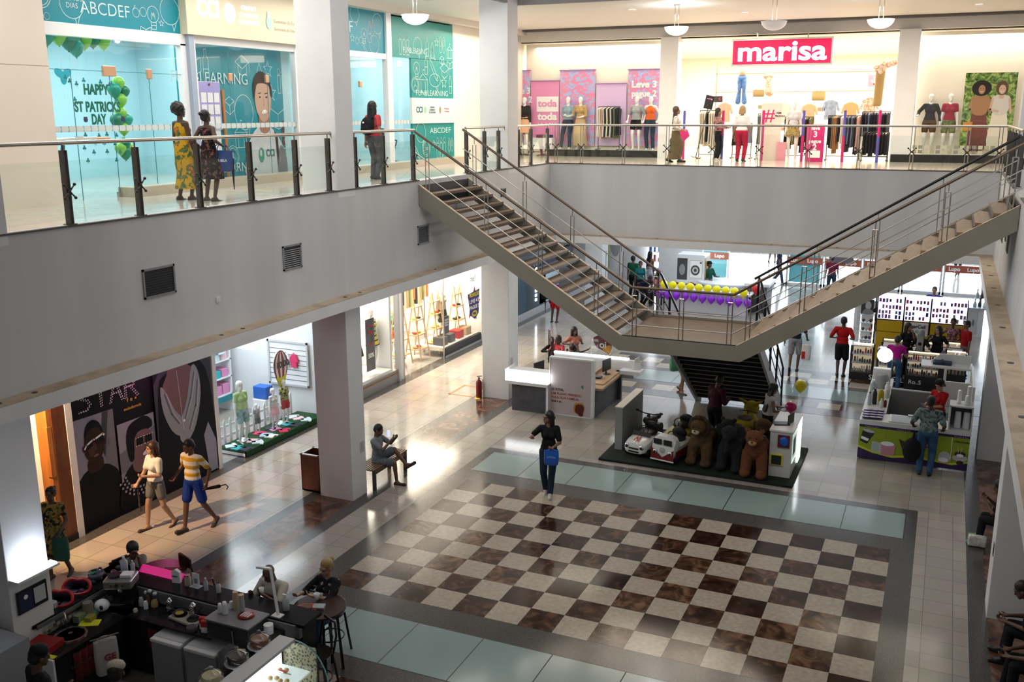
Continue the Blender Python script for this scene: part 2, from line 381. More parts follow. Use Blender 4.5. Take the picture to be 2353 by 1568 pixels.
# small mounts lying on the dusty ledge are part of its wear
b = MB()
for y in (-13, -9.4, -8.9, -5.5, -5.0, -2.1, -1.6, 1.4): b.cyl((XL+.13, y, 4.13), (XL+.13, y, 4.139), .035, n=10)
for x in (0, 1.6, 3.0, 4.6, 6.2, 7.4): b.cyl((x, YF-.13, 4.13), (x, YF-.13, 4.139), .03, n=10)
for y in (-8, -5.2, -2.6, -.2, 1.8, 3.6, 5.2, 6.6): b.cyl((XR-.13, y, 4.13), (XR-.13, y, 4.139), .045, n=12)
struct('trim_4', b, DARK)
b = MB(); b.box(-12, -19, 5.6, XL-.3, 42, ZU); b.box(XL-.3, YF+.3, 5.6, 14, 42, ZU); b.box(XR+.3, -19, 5.6, 14, YF+.3, ZU)
struct('floor_upper', b, UPT)
b = MB(); b.box(-12, -19, 3.95, XL-.001, 42, 4.05); b.box(XL, YF+.29, 3.95, 14, 42, 4.05); b.box(XR+.29, -19, 3.95, 14, YF+.3, 4.05)
struct('ceiling_lower', b, WHITE)
CE = 10.02
b = MB(); b.box(-12, -19, CE+.1, XL-.1, 42, CE+.25); b.box(XL-.1, 6.3, CE+.1, 14, 42, CE+.25); b.box(XR+.2, -19, CE+.1, 14, 6.3, CE+.25)
struct('ceiling', b, mat('ceiling_paint', (.80, .76, .70), .6))
b = MB(); b.box(XL-.1, -19, CE, XL, 6.2, CE+1.2); b.box(XL-.1, 6.2, CE, 14, 6.3, CE+1.2)
struct('trim_5', b, mat('void_edge_paint', (.30, .29, .28), .6))
b = MB(); b.box(-12, -19, 12.9, 14, 7, 13); struct('ceiling_void', b, WHITE)
# columns
def column(n, x0, y0, x1, y1, z0, z1, m=WHITE):
    b = MB(); b.box(x0, y0, z0, x1, y1, z1); return struct('column', b, m, bevel=.01)
PINKW = WHITE
for y0, y1 in ((-1.93, -1.42), (5.56, 6.17), (-9.5, -8.9)):
    column(0, -2.31, y0, XL+.001, y1, 0, 3.95)
    column(0, -2.31, y0 if y0 > 0 else y0-.06, XL+.004, y1, ZU-.04, CE+.12)
for y0, y1 in ((-1.92, -1.32), (5.56, 6.17)): column(0, XR, y0, XR+.77, y1, 0, 3.95)
column(0, XR+.1, 5.5, XR+.8, 6.17, ZU, CE+.1)
# ================= people =================
def skin(n, c): return mat('skin_'+n, c, .5)
SK = {'d': skin('dark', (.07, .034, .022)), 'b': skin('brown', (.13, .066, .042)), 't': skin('tan', (.26, .14, .09)), 'l': skin('light', (.42, .25, .17)), 'w': mat('mannequin_white', (.82, .80, .77), .35)}
HAIRM = {'k': mat('black_hair', (.008, .006, .006), .5), 'n': mat('brown_hair', (.04, .02, .012), .5), 'y': mat('blond_hair', (.34, .22, .09), .5), 'g': mat('grey_hair', (.25, .25, .25), .5)}
EYE = mat('eye_dark', (.01, .008, .008), .3); LIP = mat('lip', (.25, .06, .05), .5)
def ik(a, t, l1, l2, pole):
    a, t, pole = Vector(a), Vector(t), Vector(pole); d = t-a; D = min(max(d.length, .05), (l1+l2)*.999); u = d.normalized(); t = a+u*D
    x = (l1*l1-l2*l2+D*D)/(2*D); h = math.sqrt(max(l1*l1-x*x, 0)); q = pole-u*pole.dot(u)
    if q.length < 1e-4: q = Vector((0, 0, 1))-u*u.z
    return a+u*x+q.normalized()*h, t
def rem(o, vox, sm=3):
    m = o.modifiers.new('remesh', 'REMESH'); m.mode = 'VOXEL'; m.voxel_size = vox; m.use_smooth_shade = True
    s = o.modifiers.new('smooth', 'SMOOTH'); s.factor = .5; s.iterations = sm
    return o
def person(label, loc, rz, H=1.65, sk='b', fem=False, hair='short', hc='k', top=None, sl=.4, bot=None, bl=1.0, botkind='pants', shoe=None, pel=None, lean=0, side=0,
           hy=0, hp=0, lh=None, rh=None, lf=None, rf=None, curl=.5, fat=1.0, vox=.011, name='person', cat='person', group=None, face=True, neck=None, lpole=None, rpole=None, kpole=None, hat=None, straps=None, tw=0):
    """faces -Y at rz=0; hands/feet are targets in the person's own metres scaled to a 1.70 m body"""
    k = H/1.7; t = thing(name, label, cat, loc, rz, group); t.scale = (k, k, k)
    P = Vector(pel or (0, 0, .93)); L = Euler((R(lean), R(side), R(tw))).to_matrix()   # lean forward = rotate about x
    def B(x, y, z): return P+L @ Vector((x, y, z-.93))
    sw = .155 if fem else .185; hw = .095; skm = SK[sk]
    neckb = B(0, .01, 1.42); HR = Euler((R(lean*.4+hp), R(side*.5), R(hy))).to_matrix(); hc0 = neckb+L @ Vector((0, -.005, .075)); hd = hc0+HR @ Vector((0, -.015, .095))
    def HH(x, y, z): return hd+HR @ Vector((x, y, z))
    sh = {-1: B(-sw, .01, 1.375), 1: B(sw, .01, 1.375)}; hip = {-1: P+Vector((-hw, 0, -.03)), 1: P+Vector((hw, 0, -.03))}
    b = MB().use(skm); f = fat
    # torso
    b.ell(B(0, 0, .95), (.155*f, .115*f, .13)); b.ell(B(0, -.005*f, 1.06), ((.125 if fem else .14)*f, .10*f, .15)); b.ell(B(0, 0, 1.26), ((.14 if fem else .165)*f, .105*f, .17))
    b.cap(B(-sw+.02, .01, 1.37), B(sw-.02, .01, 1.37), .058*f); b.cap(B(0, .015, 1.36), hc0, .06, .05)
    if fem:
        for s in (-1, 1): b.ell(B(s*.065, -.08*f, 1.25), (.06*f, .055*f, .06*f))
    # head
    b.ell(HH(0, .015, .03), (.075, .095, .095)); b.ell(HH(0, -.025, -.035), (.056, .062, .072)); b.cap(HH(0, -.075, -.085), HH(0, -.07, -.09), .022)
    b.cap(hc0, HH(0, .03, -.03), .05, .05)
    if face:
        b.cap(HH(0, -.082, .02), HH(0, -.104, -.022), .009, .014); b.cap(HH(-.035, -.072, .035), HH(.035, -.072, .035), .014)
        for s in (-1, 1): b.ell(HH(s*.08, .01, -.005), (.012, .022, .034))
        b.ell(HH(0, -.082, -.055), (.024, .014, .012))
    arms = {}; dh = {-1: lh, 1: rh}
    for s in (-1, 1):
        tg = dh[s] or (s*(sw+.07), -.02, .80); tg = Vector(tg)
        pole = (lpole if s < 0 else rpole) or (s*.5, .8, -.5)
        el, wr = ik(sh[s], tg, .285, .255, pole); arms[s] = (sh[s], el, wr)
        b.cap(sh[s], el, .048*f, .038*f); b.cap(el, wr, .038*f, .025)
        d = (wr-el).normalized(); side_ = d.cross(Vector((0, 0, 1)))
        if side_.length < .2: side_ = Vector((0, 1, 0))
        side_.normalize(); nrm = side_.cross(d).normalized()
        if abs(d.z) > .75:   # hanging hand: palm faces the thigh
            side_ = Vector((0, -1, 0)); nrm = Vector((-s, 0, 0))
        pc = wr+d*.045; b.cap(wr, wr+d*.035, .026); 
        for q in (-1, 0, 1): b.cap(wr+d*.02+side_*q*.018, wr+d*.085+side_*q*.022, .018, .016)
        for q, ln in ((-1.5, .062), (-.5, .075), (.5, .080), (1.5, .070)):
            a = wr+d*.095+side_*q*.0185; c = curl
            m1 = a+(d*math.cos(c*.8)+nrm*math.sin(c*.8))*ln*.5; m2 = m1+(d*math.cos(c*2.0)+nrm*math.sin(c*2.0))*ln*.5
            b.cap(wr+d*.07+side_*q*.018, a, .011, .0105); b.cap(a, m1, .0105, .0095); b.cap(m1, m2, .0095, .0085)
        th = wr+d*.03+side_*.03; th2 = th+(d*.7+side_*.5+nrm*.4).normalized()*.045; b.cap(wr+d*.02+side_*.015, th, .015, .013); b.cap(th, th2, .013, .011); b.cap(th2, th2+(d*.9+nrm*.4).normalized()*.028, .011, .009)
    legs = {}; df = {-1: lf, 1: rf}
    for s in (-1, 1):
        tg = Vector(df[s] or (s*.10, .02, .08)); kn, an = ik(hip[s], tg, .425, .415, kpole or (s*.15, -1, .1)); legs[s] = (hip[s], kn, an)
        b.cap(hip[s], kn, .082*f, .054*f); b.cap(kn, kn.lerp(an, .35), .052*f, .052*f); b.cap(kn.lerp(an, .3), an, .05*f, .034)
        sd = (an-kn).normalized(); fw = Vector((s*.12, -1, 0)); fw = (fw-sd*fw.dot(sd)*.85).normalized()
        heel = an+sd*.045-fw*.045; toe = an+sd*.055+fw*.15; legs[s] += (heel, toe)
        b.cap(heel, toe, .032, .024); b.cap(an, an+fw*.06+sd*.04, .036, .03)
        for q in (-1, 0, 1): b.cap(toe+Vector((q*.018, 0, 0)), toe+Vector((q*.022, 0, 0))+fw*.03, .013, .011)
    rem(b.build('body', skm, t, smooth=True), vox)
    if face and vox < .013:
        e = MB()
        for s in (-1, 1): e.ell(HH(s*.03, -.088, .012), (.013, .006, .0065), 8, 5); e.cap(HH(s*.018, -.094, .034), HH(s*.046, -.084, .036), .004)
        if sk != 'w': e.build('eyes', EYE, t, smooth=True); MB().ell(HH(0, -.094, -.056), (.022, .006, .008), 8, 5).build('mouth', LIP, t, smooth=True)
    g = .013
    if top:
        c = MB().use(top)
        c.ell(B(0, 0, .99), (.155*f+g, .115*f+g, .11)); c.ell(B(0, -.005, 1.07), ((.13 if fem else .15)*f+g, .105*f+g, .16)); c.ell(B(0, 0, 1.26), ((.142 if fem else .168)*f+g, .107*f+g, .165))
        if fem:
            for s in (-1, 1): c.ell(B(s*.065, -.08*f, 1.25), (.06*f+g, .055*f+g, .06*f+g))
        if not straps: c.cap(B(-sw+.015, .01, 1.365), B(sw-.015, .01, 1.365), .06*f+g)
        else:
            for s in (-1, 1): c.cap(B(s*.075, -.06, 1.33), B(s*.08, .0, 1.425), .014); c.cap(B(s*.08, .0, 1.425), B(s*.06, .085, 1.33), .014)
        if sl > 0:
            for s in (-1, 1):
                A, E, W = arms[s]
                if sl <= .5: c.cap(A, A.lerp(E, sl*2*.85), .052*f+g, .046*f+g)
                else: c.cap(A, E, .05*f+g, .042*f+g); c.cap(E, E.lerp(W, (sl-.5)*2*.93), .042*f+g, .03+g)
        rem(c.build('shirt' if botkind != 'dress' else 'bodice', top, t, smooth=True), max(vox, .011), 2)
    if bot:
        c = MB().use(bot); g2 = .014
        if botkind in ('pants', 'jeans'):
            c.ell(P+Vector((0, 0, .0)), (.158*f+g2, .118*f+g2, .12))
            for s in (-1, 1):
                A, K, N = legs[s][:3]; fl_ = .03 if bl >= 1 else .02
                if bl <= .5: c.cap(A, A.lerp(K, bl*2*.9), .086*f+g2, .07*f+g2+.01)
                else: c.cap(A, K, .084*f+g2, .058*f+g2); c.cap(K, K.lerp(N, (bl-.5)*2*.97), .056*f+g2, .044+fl_*.6)
            rem(c.build('trousers' if bl > .6 else 'shorts', bot, t, smooth=True), max(vox, .011), 2)
        else:   # skirt or dress: one loft that follows both thighs
            A = (legs[-1][0]+legs[1][0])/2; K = (legs[-1][1]+legs[1][1])/2; N = (legs[-1][2]+legs[1][2])/2
            rings = []; W0 = B(0, 0, 1.06)
            for i in range(13):
                u = i/12*bl
                c_ = W0.lerp(A, u/.12) if u < .12 else (A.lerp(K, (u-.12)/.43) if u < .55 else K.lerp(N, (u-.55)/.45))
                sp = abs(legs[1][1].x-legs[-1][1].x)/2 if u > .3 else .09; sy = abs(legs[1][1].y-legs[-1][1].y)/2 if u > .3 else 0
                rings.append((c_, .14*f+min(u, .25)*.2+max(0, sp-.08)*.8+u*.03, .115*f+min(u, .3)*.12+sy*.6+u*.02))
            vs = []; n = 28
            for i, (c_, rx, ry) in enumerate(rings): vs += [c_+Vector((rx*(1+.035*math.sin(7*2*PI*q/n)*i/12)*math.cos(2*PI*q/n), ry*(1+.035*math.sin(7*2*PI*q/n)*i/12)*math.sin(2*PI*q/n), 0)) for q in range(n)]
            c.add(vs, [[i*n+q, i*n+(q+1) % n, (i+1)*n+(q+1) % n, (i+1)*n+q] for i in range(12) for q in range(n)]+[list(range(n-1, -1, -1)), list(range(12*n, 13*n))])
            c.build('skirt', bot, t, smooth=True, angle=60)
    if hair:
        c = MB().use(HAIRM[hc])
        if hair != 'bald':
            hr = .012 if hair in ('short', 'bun', 'buzz') else .02
            if hair == 'buzz': hr = .006
            c.ell(HH(0, .03, .048), (.078+hr, .09+hr, .085+hr)); c.ell(HH(0, .06, -.005), (.07+hr, .055+hr, .075))
            if hair == 'afro':
                for i in range(46):
                    a = i*2.4; z = -0.6+1.6*i/46; r_ = math.sqrt(max(0, 1-min(1, abs(z))**2))
                    c.ell(HH(.11*r_*math.cos(a), .045+.105*r_*math.sin(a)*(1 if math.sin(a) > 0 else .55), .05+.105*z), .035, 8, 5)
            if hair in ('long', 'longer'):
                ln = .30 if hair == 'long' else .42
                for q in (-1.5, -.75, 0, .75, 1.5): c.cap(HH(q*.045, .06, .04), B(q*.055, .105, 1.42-ln+abs(q)*.03), .04, .022)
                for s in (-1, 1): c.cap(HH(s*.075, .02, .06), HH(s*.082, .0, -.10), .024, .02); c.cap(HH(s*.082, .01, -.08), B(s*.10, .02, 1.32), .022, .014)
            if hair == 'bun': c.ell(HH(0, .14, .075), (.04, .038, .038))
            if hair == 'pony': c.cap(HH(0, .12, .05), HH(0, .17, -.12), .035, .018)
            if hair == 'bob':
                for s in (-1, 1): c.cap(HH(s*.07, .02, .06), HH(s*.085, .01, -.09), .034, .024)
                c.cap(HH(-.06, .07, 0), HH(-.06, .08, -.10), .04); c.cap(HH(.06, .07, 0), HH(.06, .08, -.10), .04); c.cap(HH(0, .08, 0), HH(0, .09, -.11), .045)
            o = rem(c.build('hair', HAIRM[hc], t, smooth=True), max(vox, .011), 2)
    if hat:
        c = MB(); z = .075
        for i in range(1): c.X = Matrix.Translation(HH(0, .02, z-.005)) @ HR.to_4x4()
        c.lathe([(.092, -.02), (.099, .0), (.098, .03), (.075, .062), (.03, .078), (.002, .08)], n=20)
        if hat[1] == 'cap': c.ell((0, -.12, -.012), (.07, .075, .008), 14, 6)
        c.build('cap', hat[0], t, smooth=True)
    if shoe:
        sm, kind = shoe
        for s in (-1, 1):
            heel, toe = legs[s][3], legs[s][4]; an = legs[s][2]; u = (toe-heel).normalized(); c = MB()
            if kind == 'flip':
                c.cap(heel-Vector((0, 0, .022)), toe+u*.03-Vector((0, 0, .016)), .036, .040); c2 = c
                for v_ in range(len(c.v)):
                    pass
                o = c.build('sandal', sm, t, smooth=True); continue
            c.cap(heel, toe+u*.015, .046, .038); c.cap(an, (an+toe)/2, .046, .036)
            if kind == 'boot': c.cap(an, an.lerp(legs[s][1], .3), .05, .055)
            rem(c.build('shoe', sm, t, smooth=True), max(vox, .011), 2)
    t['_j'] = 0
    del t['_j']
    return t, dict(sh=sh, arms=arms, legs=legs, head=hd, P=P, B=B, HH=HH, k=k)
def W(t, v):
    """a point of a person's own frame in world space"""
    return Matrix.Translation(t.location) @ Matrix.Rotation(t.rotation_euler.z, 4, 'Z') @ Matrix.Scale(t.scale[0], 4) @ Vector(v)
# ================= glass balustrades =================
def spider(p, ax):
    """four-ball stainless glass clamp; ax = direction along the rail"""
    b = MB(); a = Vector(ax); p = Vector(p)
    for sx in (-1, 1):
        for sz in (-1, 1):
            q = p+a*.085*sx+Vector((0, 0, .085*sz)); b.cyl(p, q, .012, .009, 6); b.ell(q, .021, 8, 5)
    b.ell(p, .022, 8, 5); return b
def glass_rail(label, P0, P1, posts, thick=True, ends=(0, 0), group='glass balustrades round the upper gallery'):
    P0, P1 = Vector(P0), Vector(P1); d = (P1-P0).normalized(); n = Vector((d.y, -d.x, 0)); L = (P1-P0).length
    t = thing('glass_balustrade', label, 'balustrade', P0, 0, group)
    b = MB(); pts = [Vector((0, 0, 1.02)), d*L+Vector((0, 0, 1.02))]
    if ends[0]: pts.insert(0, Vector((0, 0, .93)))
    if ends[1]: pts.append(d*L+Vector((0, 0, .93)))
    b.tube(pts, .028, 10); b.build('handrail', STEEL, t, smooth=True, angle=40)
    for i, s in enumerate(posts):
        c = d*s; b = MB()
        if thick:
            for q in (-.027, .027): b.cb(c+d*q+Vector((0, 0, .48)), (.012 if abs(d.y) > .5 else .012, .012, .01)) if False else b.bar(c+d*q, c+d*q+Vector((0, 0, .93)), .014 if abs(d.x) > .5 else .075, .075 if abs(d.x) > .5 else .014)
            b.cyl(c+Vector((0, 0, .9)), c+Vector((0, 0, 1.01)), .01, n=6); b.cb(c+Vector((0, 0, .006)), (.12, .12, .012))
            b.build('post', DSTEEL, t)
        else:
            for q in (-.035, .035): b.cyl(c+d*q, c+d*q+Vector((0, 0, 1.0)), .011, n=8)
            b.cb(c+Vector((0, 0, .006)), (.12, .08, .012)); b.build('post', STEEL, t, smooth=True, angle=40)
        for s2 in (.42,): spider(c+n*.05+Vector((0, 0, s2)), d).build('glass_clamp', DSTEEL if thick else BLACK, t, smooth=True)
        if i < len(posts)-1:
            e = d*posts[i+1]; g = MB(); u = c+d*.05; v = e-d*.05
            g.add([u+Vector((0, 0, .06))+n*.02, v+Vector((0, 0, .06))+n*.02, v+Vector((0, 0, .80))+n*.02, u+Vector((0, 0, .80))+n*.02,
                   u+Vector((0, 0, .06))+n*.01, v+Vector((0, 0, .06))+n*.01, v+Vector((0, 0, .80))+n*.01, u+Vector((0, 0, .80))+n*.01],
                  [(0, 1, 2, 3), (7, 6, 5, 4), (3, 2, 6, 7), (0, 4, 5, 1), (0, 3, 7, 4), (1, 5, 6, 2)])
            g.build('glass_panel', GREENGLASS, t)
    return t
X1 = -1.60
glass_rail('glass balustrade with dark posts in front of the school, left of the near column', (X1, -15, ZT), (X1, -2.07, ZT), [15-v for v in (12.7, 11.5, 10.3, 9.1, 7.93, 6.73, 5.53, 4.34, 3.14, 2.17)], ends=(0, 1))
glass_rail('short glass balustrade between the near column and the stair head, backpack girl behind it', (X1, -1.36, ZT), (X1, .95, ZT), [.06, 1.06, 2.24], ends=(1, 0))
glass_rail('short glass balustrade from the stair head to the far column', (X1, 3.32, ZT), (X1, 5.45, ZT), [.04, 1.0, 1.8], ends=(0, 1))
glass_rail('shortest glass balustrade, between the far column and the gallery corner', (X1, 6.22, ZT), (X1, 8.5, ZT), [.1, .95, 2.12])
glass_rail('long glass balustrade with slim steel posts in front of the fashion store', (X1, 8.5, ZT), (9.76, 8.5, ZT), [.2]+[.95+1.197*i for i in range(9)]+[11.2], thick=False)
glass_rail('glass balustrade at the gallery edge by the right stair head', (9.76, 3.34, ZT), (9.76, 8.5, ZT), [.04, 1.2, 2.4, 3.6, 4.9])
# ================= staircase =================
WOODT = ramp_mat('stair_wood', [(.3, (.09, .05, .027)), (.7, (.17, .10, .055))], 3, 6, .45, vec=(1, 6, 1))
WOODE = ramp_mat('stair_wood_light', [(.3, (.19, .115, .065)), (.7, (.28, .175, .10))], 3, 6, .5, vec=(6, 1, 1))
STRG = mat('stair_steel_beige', (.255, .235, .19), .5, var=.05, vs=2); STRE = mat('stair_edge_cream', (.66, .52, .36), .55)
st = thing('staircase', 'beige steel staircase with brown wooden treads rising both ways from a middle landing', 'staircase', (0, 0, 0))
XA, XB, XC, XD, ZL = -1.54, 2.97, 5.2, 9.70, 3.10
Y0, Y1 = .99, 3.30
for yy in (Y0, Y1):
    b = MB().use(STRG); M = Matrix(((1, 0, 0, 0), (0, 0, 1, yy-.03), (0, 1, 0, 0), (0, 0, 0, 1)))
    b.prism([(XA+.01, 5.56), (XA+.01, 5.97), (XB-.02, 3.15), (XC+.02, 3.15), (XD-.01, 5.94), (XD-.01, 5.53), (XC+.10, 2.85), (XB-.06, 2.85)], .06, M)
    b.use(STRE)
    for p, q in (((XA+.01, 5.975), (XB-.02, 3.155)), ((XC+.02, 3.155), (XD-.01, 5.945))): b.bar((p[0], yy, p[1]), (q[0], yy, q[1]), .012, .065) if False else b.add([(p[0], yy-.034, p[1]), (q[0], yy-.034, q[1]), (q[0], yy+.034, q[1]), (p[0], yy+.034, p[1]), (p[0], yy-.034, p[1]+.012), (q[0], yy-.034, q[1]+.012), (q[0], yy+.034, q[1]+.012), (p[0], yy+.034, p[1]+.012)], [(0, 3, 2, 1), (4, 5, 6, 7), (0, 1, 5, 4), (1, 2, 6, 5), (2, 3, 7, 6), (3, 0, 4, 7)])
    b.build('stringer', None, st)
n = 17
for k in range(1, n):
    x = XA+(XB-XA)*k/n; z = ZU-(ZU-ZL)*k/n
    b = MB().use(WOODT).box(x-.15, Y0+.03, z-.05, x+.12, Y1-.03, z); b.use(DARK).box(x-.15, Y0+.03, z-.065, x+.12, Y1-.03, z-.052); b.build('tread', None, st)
    x = XC+(XD-XC)*k/n; z = ZL+(ZU-ZL)*k/n
    b = MB().use(WOODE).box(x-.12, Y0+.03, z-.05, x+.14, Y1-.03, z); b.use(DARK).box(x+.135, Y0+.03, z-.03, x+.15, Y1-.03, z+.115); b.build('tread', None, st)  # dark boards stand in for the shaded gaps between treads
b = MB().use(WOODT); b.box(XB-.06, Y0+.03, ZL-.04, XC+.06, Y1-.03, ZL); b.use(STRG).box(XB-.04, Y0+.03, ZL-.2, XC+.04, Y1-.03, ZL-.05)
b.build('landing', None, st)
MB().box(XB+.0, Y0-.02, 3.152, XC, Y0+.045, 3.168).build('landing_kerb', BLACK, st)
MB().box(XA-.0, Y0, 5.55, XA+.02, Y1, ZU-.01).build('head_plate', DARK, st); MB().box(XD-.02, Y0, 5.55, XD-.0, Y1, ZU-.01).build('head_plate', DARK, st)
# lower flight, seen from below and behind
lf = thing('lower_stair_flight', 'dark underside of the lower stair flight going down from the landing to the hall floor', 'stair flight', (0, 0, 0))
YE = 7.85; nl = 18
for xx in (XB+.06, XC-.06):
    b = MB(); M = Matrix(((0, 0, 1, xx-.03), (1, 0, 0, 0), (0, 1, 0, 0), (0, 0, 0, 1)))
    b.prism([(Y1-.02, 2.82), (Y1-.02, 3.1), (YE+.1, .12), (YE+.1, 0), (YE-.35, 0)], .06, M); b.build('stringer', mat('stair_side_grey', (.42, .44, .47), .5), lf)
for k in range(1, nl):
    y = Y1+(YE-Y1)*k/nl; z = ZL*(1-k/nl); MB().use(mat('dark_wood', (.014, .011, .010), .6, spec=.2)).box(XB+.09, y-.14, z-.045, XC-.09, y+.16, z-.005).box(XB+.09, y-.15, z-.01, XC-.09, y-.135, z+.165).use(mat('tread_edge', (.20, .20, .21), .5)).box(XB+.1, y-.155, z-.05, XC-.1, y-.14, z-.028).build('tread', mat('dark_wood', (.014, .011, .010), .6, spec=.2), lf)  # thin grey strips paint a highlight along each tread edge
sp = MB(); sp.box(XB+.09, Y1, 0, XB+.09, Y1, 0) if False else None
# rails of the staircase
RAILD = mat('rail_brown', (.16, .12, .09), .35, .7); RAILB = mat('rail_black', (.02, .02, .022), .3, .5)
def stair_rail(label, pts, y, m_hand, m_rod, posts, rods=(.30, .62), top=1.05, caps=()):
    """pts: floor line (x,z) of the rail; handrail runs top above it"""
    t = thing('stair_railing', label, 'railing', (0, 0, 0), 0, 'railings of the steel staircase')
    def P(x, z): return Vector((x, y(x) if callable(y) else y, z))
    MB().tube([P(x, z+top) for x, z in pts], .027, 10).build('handrail', m_hand, t, smooth=True, angle=50)
    for h in rods: MB().tube([P(x, z+h) for x, z in pts], .011, 6).build('rod', m_rod, t, smooth=True)
    def zf(x):
        for (a, za), (c, zc) in zip(pts, pts[1:]):
            if min(a, c)-1e-6 <= x <= max(a, c)+1e-6: return za+(zc-za)*(x-a)/(c-a)
        return pts[-1][1]
    for x in posts:
        b = MB()
        for q in (-.04, .04): b.cyl(P(x+q, zf(x+q)-.06), P(x+q, zf(x)+top-.16), .011, n=6)
        b.cyl(P(x-.04, zf(x)+top-.16), P(x+.04, zf(x)+top-.16), .011, n=6); b.cyl(P(x, zf(x)+top-.16), P(x, zf(x)+top), .009, n=6); b.cyl(P(x-.04, zf(x)+.0), P(x+.04, zf(x)), .009, n=6)
        b.build('post', m_rod, t, smooth=True, angle=40)
    return t
nearL = [(XA-.06, 6.0), (XB+.15, 3.08)]; 
stair_rail('near stair railing running down, across the landing and up to the right', [(XA-.1, 6.02), (3.13, 3.07), (5.12, 3.07), (9.7, 5.92)], 1.03, RAILD, STEEL, [-1.35, 0, 1.2, 2.4, 3.2, 4.13, 5.06, 5.4, 6.35, 7.5, 8.6, 9.55])
stair_rail('far stair railing along the left flight', [(XA-.1, 6.02), (3.1, 3.02)], 3.26, RAILD, STEEL, [-1.35, -.1, 1.05, 2.2, 3.0])
stair_rail('far stair railing along the right flight', [(5.1, 3.02), (9.7, 5.95)], 3.26, RAILB, STEEL, [6.3, 7.4, 8.5, 9.5])
def yrail(label, x, g):
    t = thing('stair_railing', label, 'railing', (0, 0, 0), 0, g)
    P = lambda y, z: Vector((x, y, z)); zf = lambda y: ZL*(1-(y-Y1)/(YE-Y1))
    MB().tube([P(3.3, 4.1), P(3.55, 4.0), P(YE-.1, 1.05)], .026, 10).build('handrail', RAILB, t, smooth=True, angle=50)
    for h in (.35, .65): MB().tube([P(3.5, zf(3.5)+h), P(YE-.1, zf(YE-.1)+h)], .012, 6).build('rod', RAILB, t)
    for y in (3.35, 4.4, 5.5, 6.6, 7.7): MB().bar(P(y, zf(y)-.05), P(y, zf(y)+.98), .05, .02).build('post', RAILB, t)
yrail('black railing on the left side of the lower flight', XB+.05, 'railings of the lower flight'); yrail('black railing on the open right side of the lower flight', XC-.03, 'railings of the lower flight')
# ================= gallery walls and shop shells =================
XS = -5.2; YM = 14.6
CREAMW = mat('wall_cream_panel', (.74, .66, .57), .5, var=.03, vs=.8); SHOPW = mat('shop_white', (.80, .84, .85), .6); SCHW = mat('school_wall', (.46, .68, .72), .6); WARMW = mat('store_warm_white', (.82, .76, .66), .6)
b = MB(); b.box(XS-.3, -12, ZU, XS+.25, -5.05, CE+.1); struct('wall_left_upper', b, CREAMW)
b = MB()
for z in (7.65, 7.66): pass
b.box(XS+.25, -12, 7.0, XS+.253, -5.05, 7.008); b.box(XS+.25, -12, 8.2, XS+.253, -5.05, 8.206); struct('trim_6', b, mat('joint_line', (.35, .28, .22), .7))
# school shell
b = MB(); b.box(-10, -12, ZU, -9.9, 12, CE); b.box(-10, -5.1, ZU, XS, -5.05, CE); b.box(-10, 9.75, ZU, XS, 9.85, CE); b.box(-10, 1.9, ZU, XS-.45, 2.3, CE)
struct('wall_school_shell', b, SCHW)
b = MB(); b.box(-10, -5, 9.35, XS-.1, 9.7, 9.4); struct('ceiling_school', b, SCHW)
b = MB(); b.box(XS-.05, -3.55, ZU, XS+.35, 9.8, ZU+.17); struct('trim_plinth', b, mat('plinth_stone', (.50, .43, .34), .35))
b = MB(); b.box(XS-.1, 9.7, ZU, XS+.02, YM+.2, CE+.1); struct('wall_left_far', b, mat('wall_glow_cream', (.82, .76, .68), .6))  # one even cream tone, paler than the near wall panels
b = MB(); b.box(XS-.02, -5.1, 9.96, XS+.3, 14.6, CE+.12); struct('trim_7', b, CREAM)
# store shell
b = MB(); b.box(XS-.1, 27, ZU, 14, 27.1, CE); b.box(XS-.2, YM, ZU, XS-.1, 27, CE); b.box(13.9, YM, ZU, 14, 27, CE); struct('wall_store_back', b, WARMW)
b = MB(); b.box(XS-.1, YM, 9.75, 14, YM+.25, CE+.1); struct('wall_store_bulkhead', b, mat('bulkhead_paint', (.74, .70, .66), .6))
b = MB(); b.box(XS, YM-.35, CE+.04, 14, YM, CE+.12); struct('trim_8', b, mat('gap_shadow', (.12, .11, .1), .8))  # dark strip drawn for the shade in the ceiling gap
b = MB(); b.box(XS-.1, YM+.25, 9.7, 14, 27, 9.72); struct('ceiling_store', b, WARMW)
for x0 in (-.19, 6.92):
    b = MB(); b.box(x0, YM-.12, ZU, x0+.57, YM+.4, 9.75); struct('column_store', b, WHITE)
b = MB(); b.box(XS, YM-.02, ZU, -.19, YM+.1, ZU+.22); b.box(6.95, YM-.14, ZU, 14, YM+.1, ZU+.22); struct('baseboard_back', b, mat('black_plinth', (.015, .013, .012), .25))
# lower shops shell
b = MB(); b.box(-10, -19, 0, -9.9, 32, 4); b.box(-10, 2.25, 0, XS+.05, 2.45, 4); b.box(-10, -1.5, 0, XS, -1.42, 4); b.box(-10, 5.8, 0, XS-.1, 5.9, 4); b.box(-10, 11.7, 0, XS, 11.8, 4); b.box(-10, -5.6, 0, XS-.35, -5.5, 4)
struct('wall_shop_shell', b, mat('shop_shell_white', (.78, .80, .82), .6))
b = MB(); b.box(XS-.06, 2.25, 0, XS+.06, 3.1, 4); b.box(XS-.06, 11.4, 0, XS+.06, 12.4, 4); struct('wall_shop_pier', b, WHITE)
b = MB(); b.box(-12, 38, 0, 16, 38.2, 6); struct('wall_entrance_back', b, WHITE)
b = MB(); b.box(13, -19, 0, 13.2, 40, 4); struct('wall_right_lower', b, WHITE)
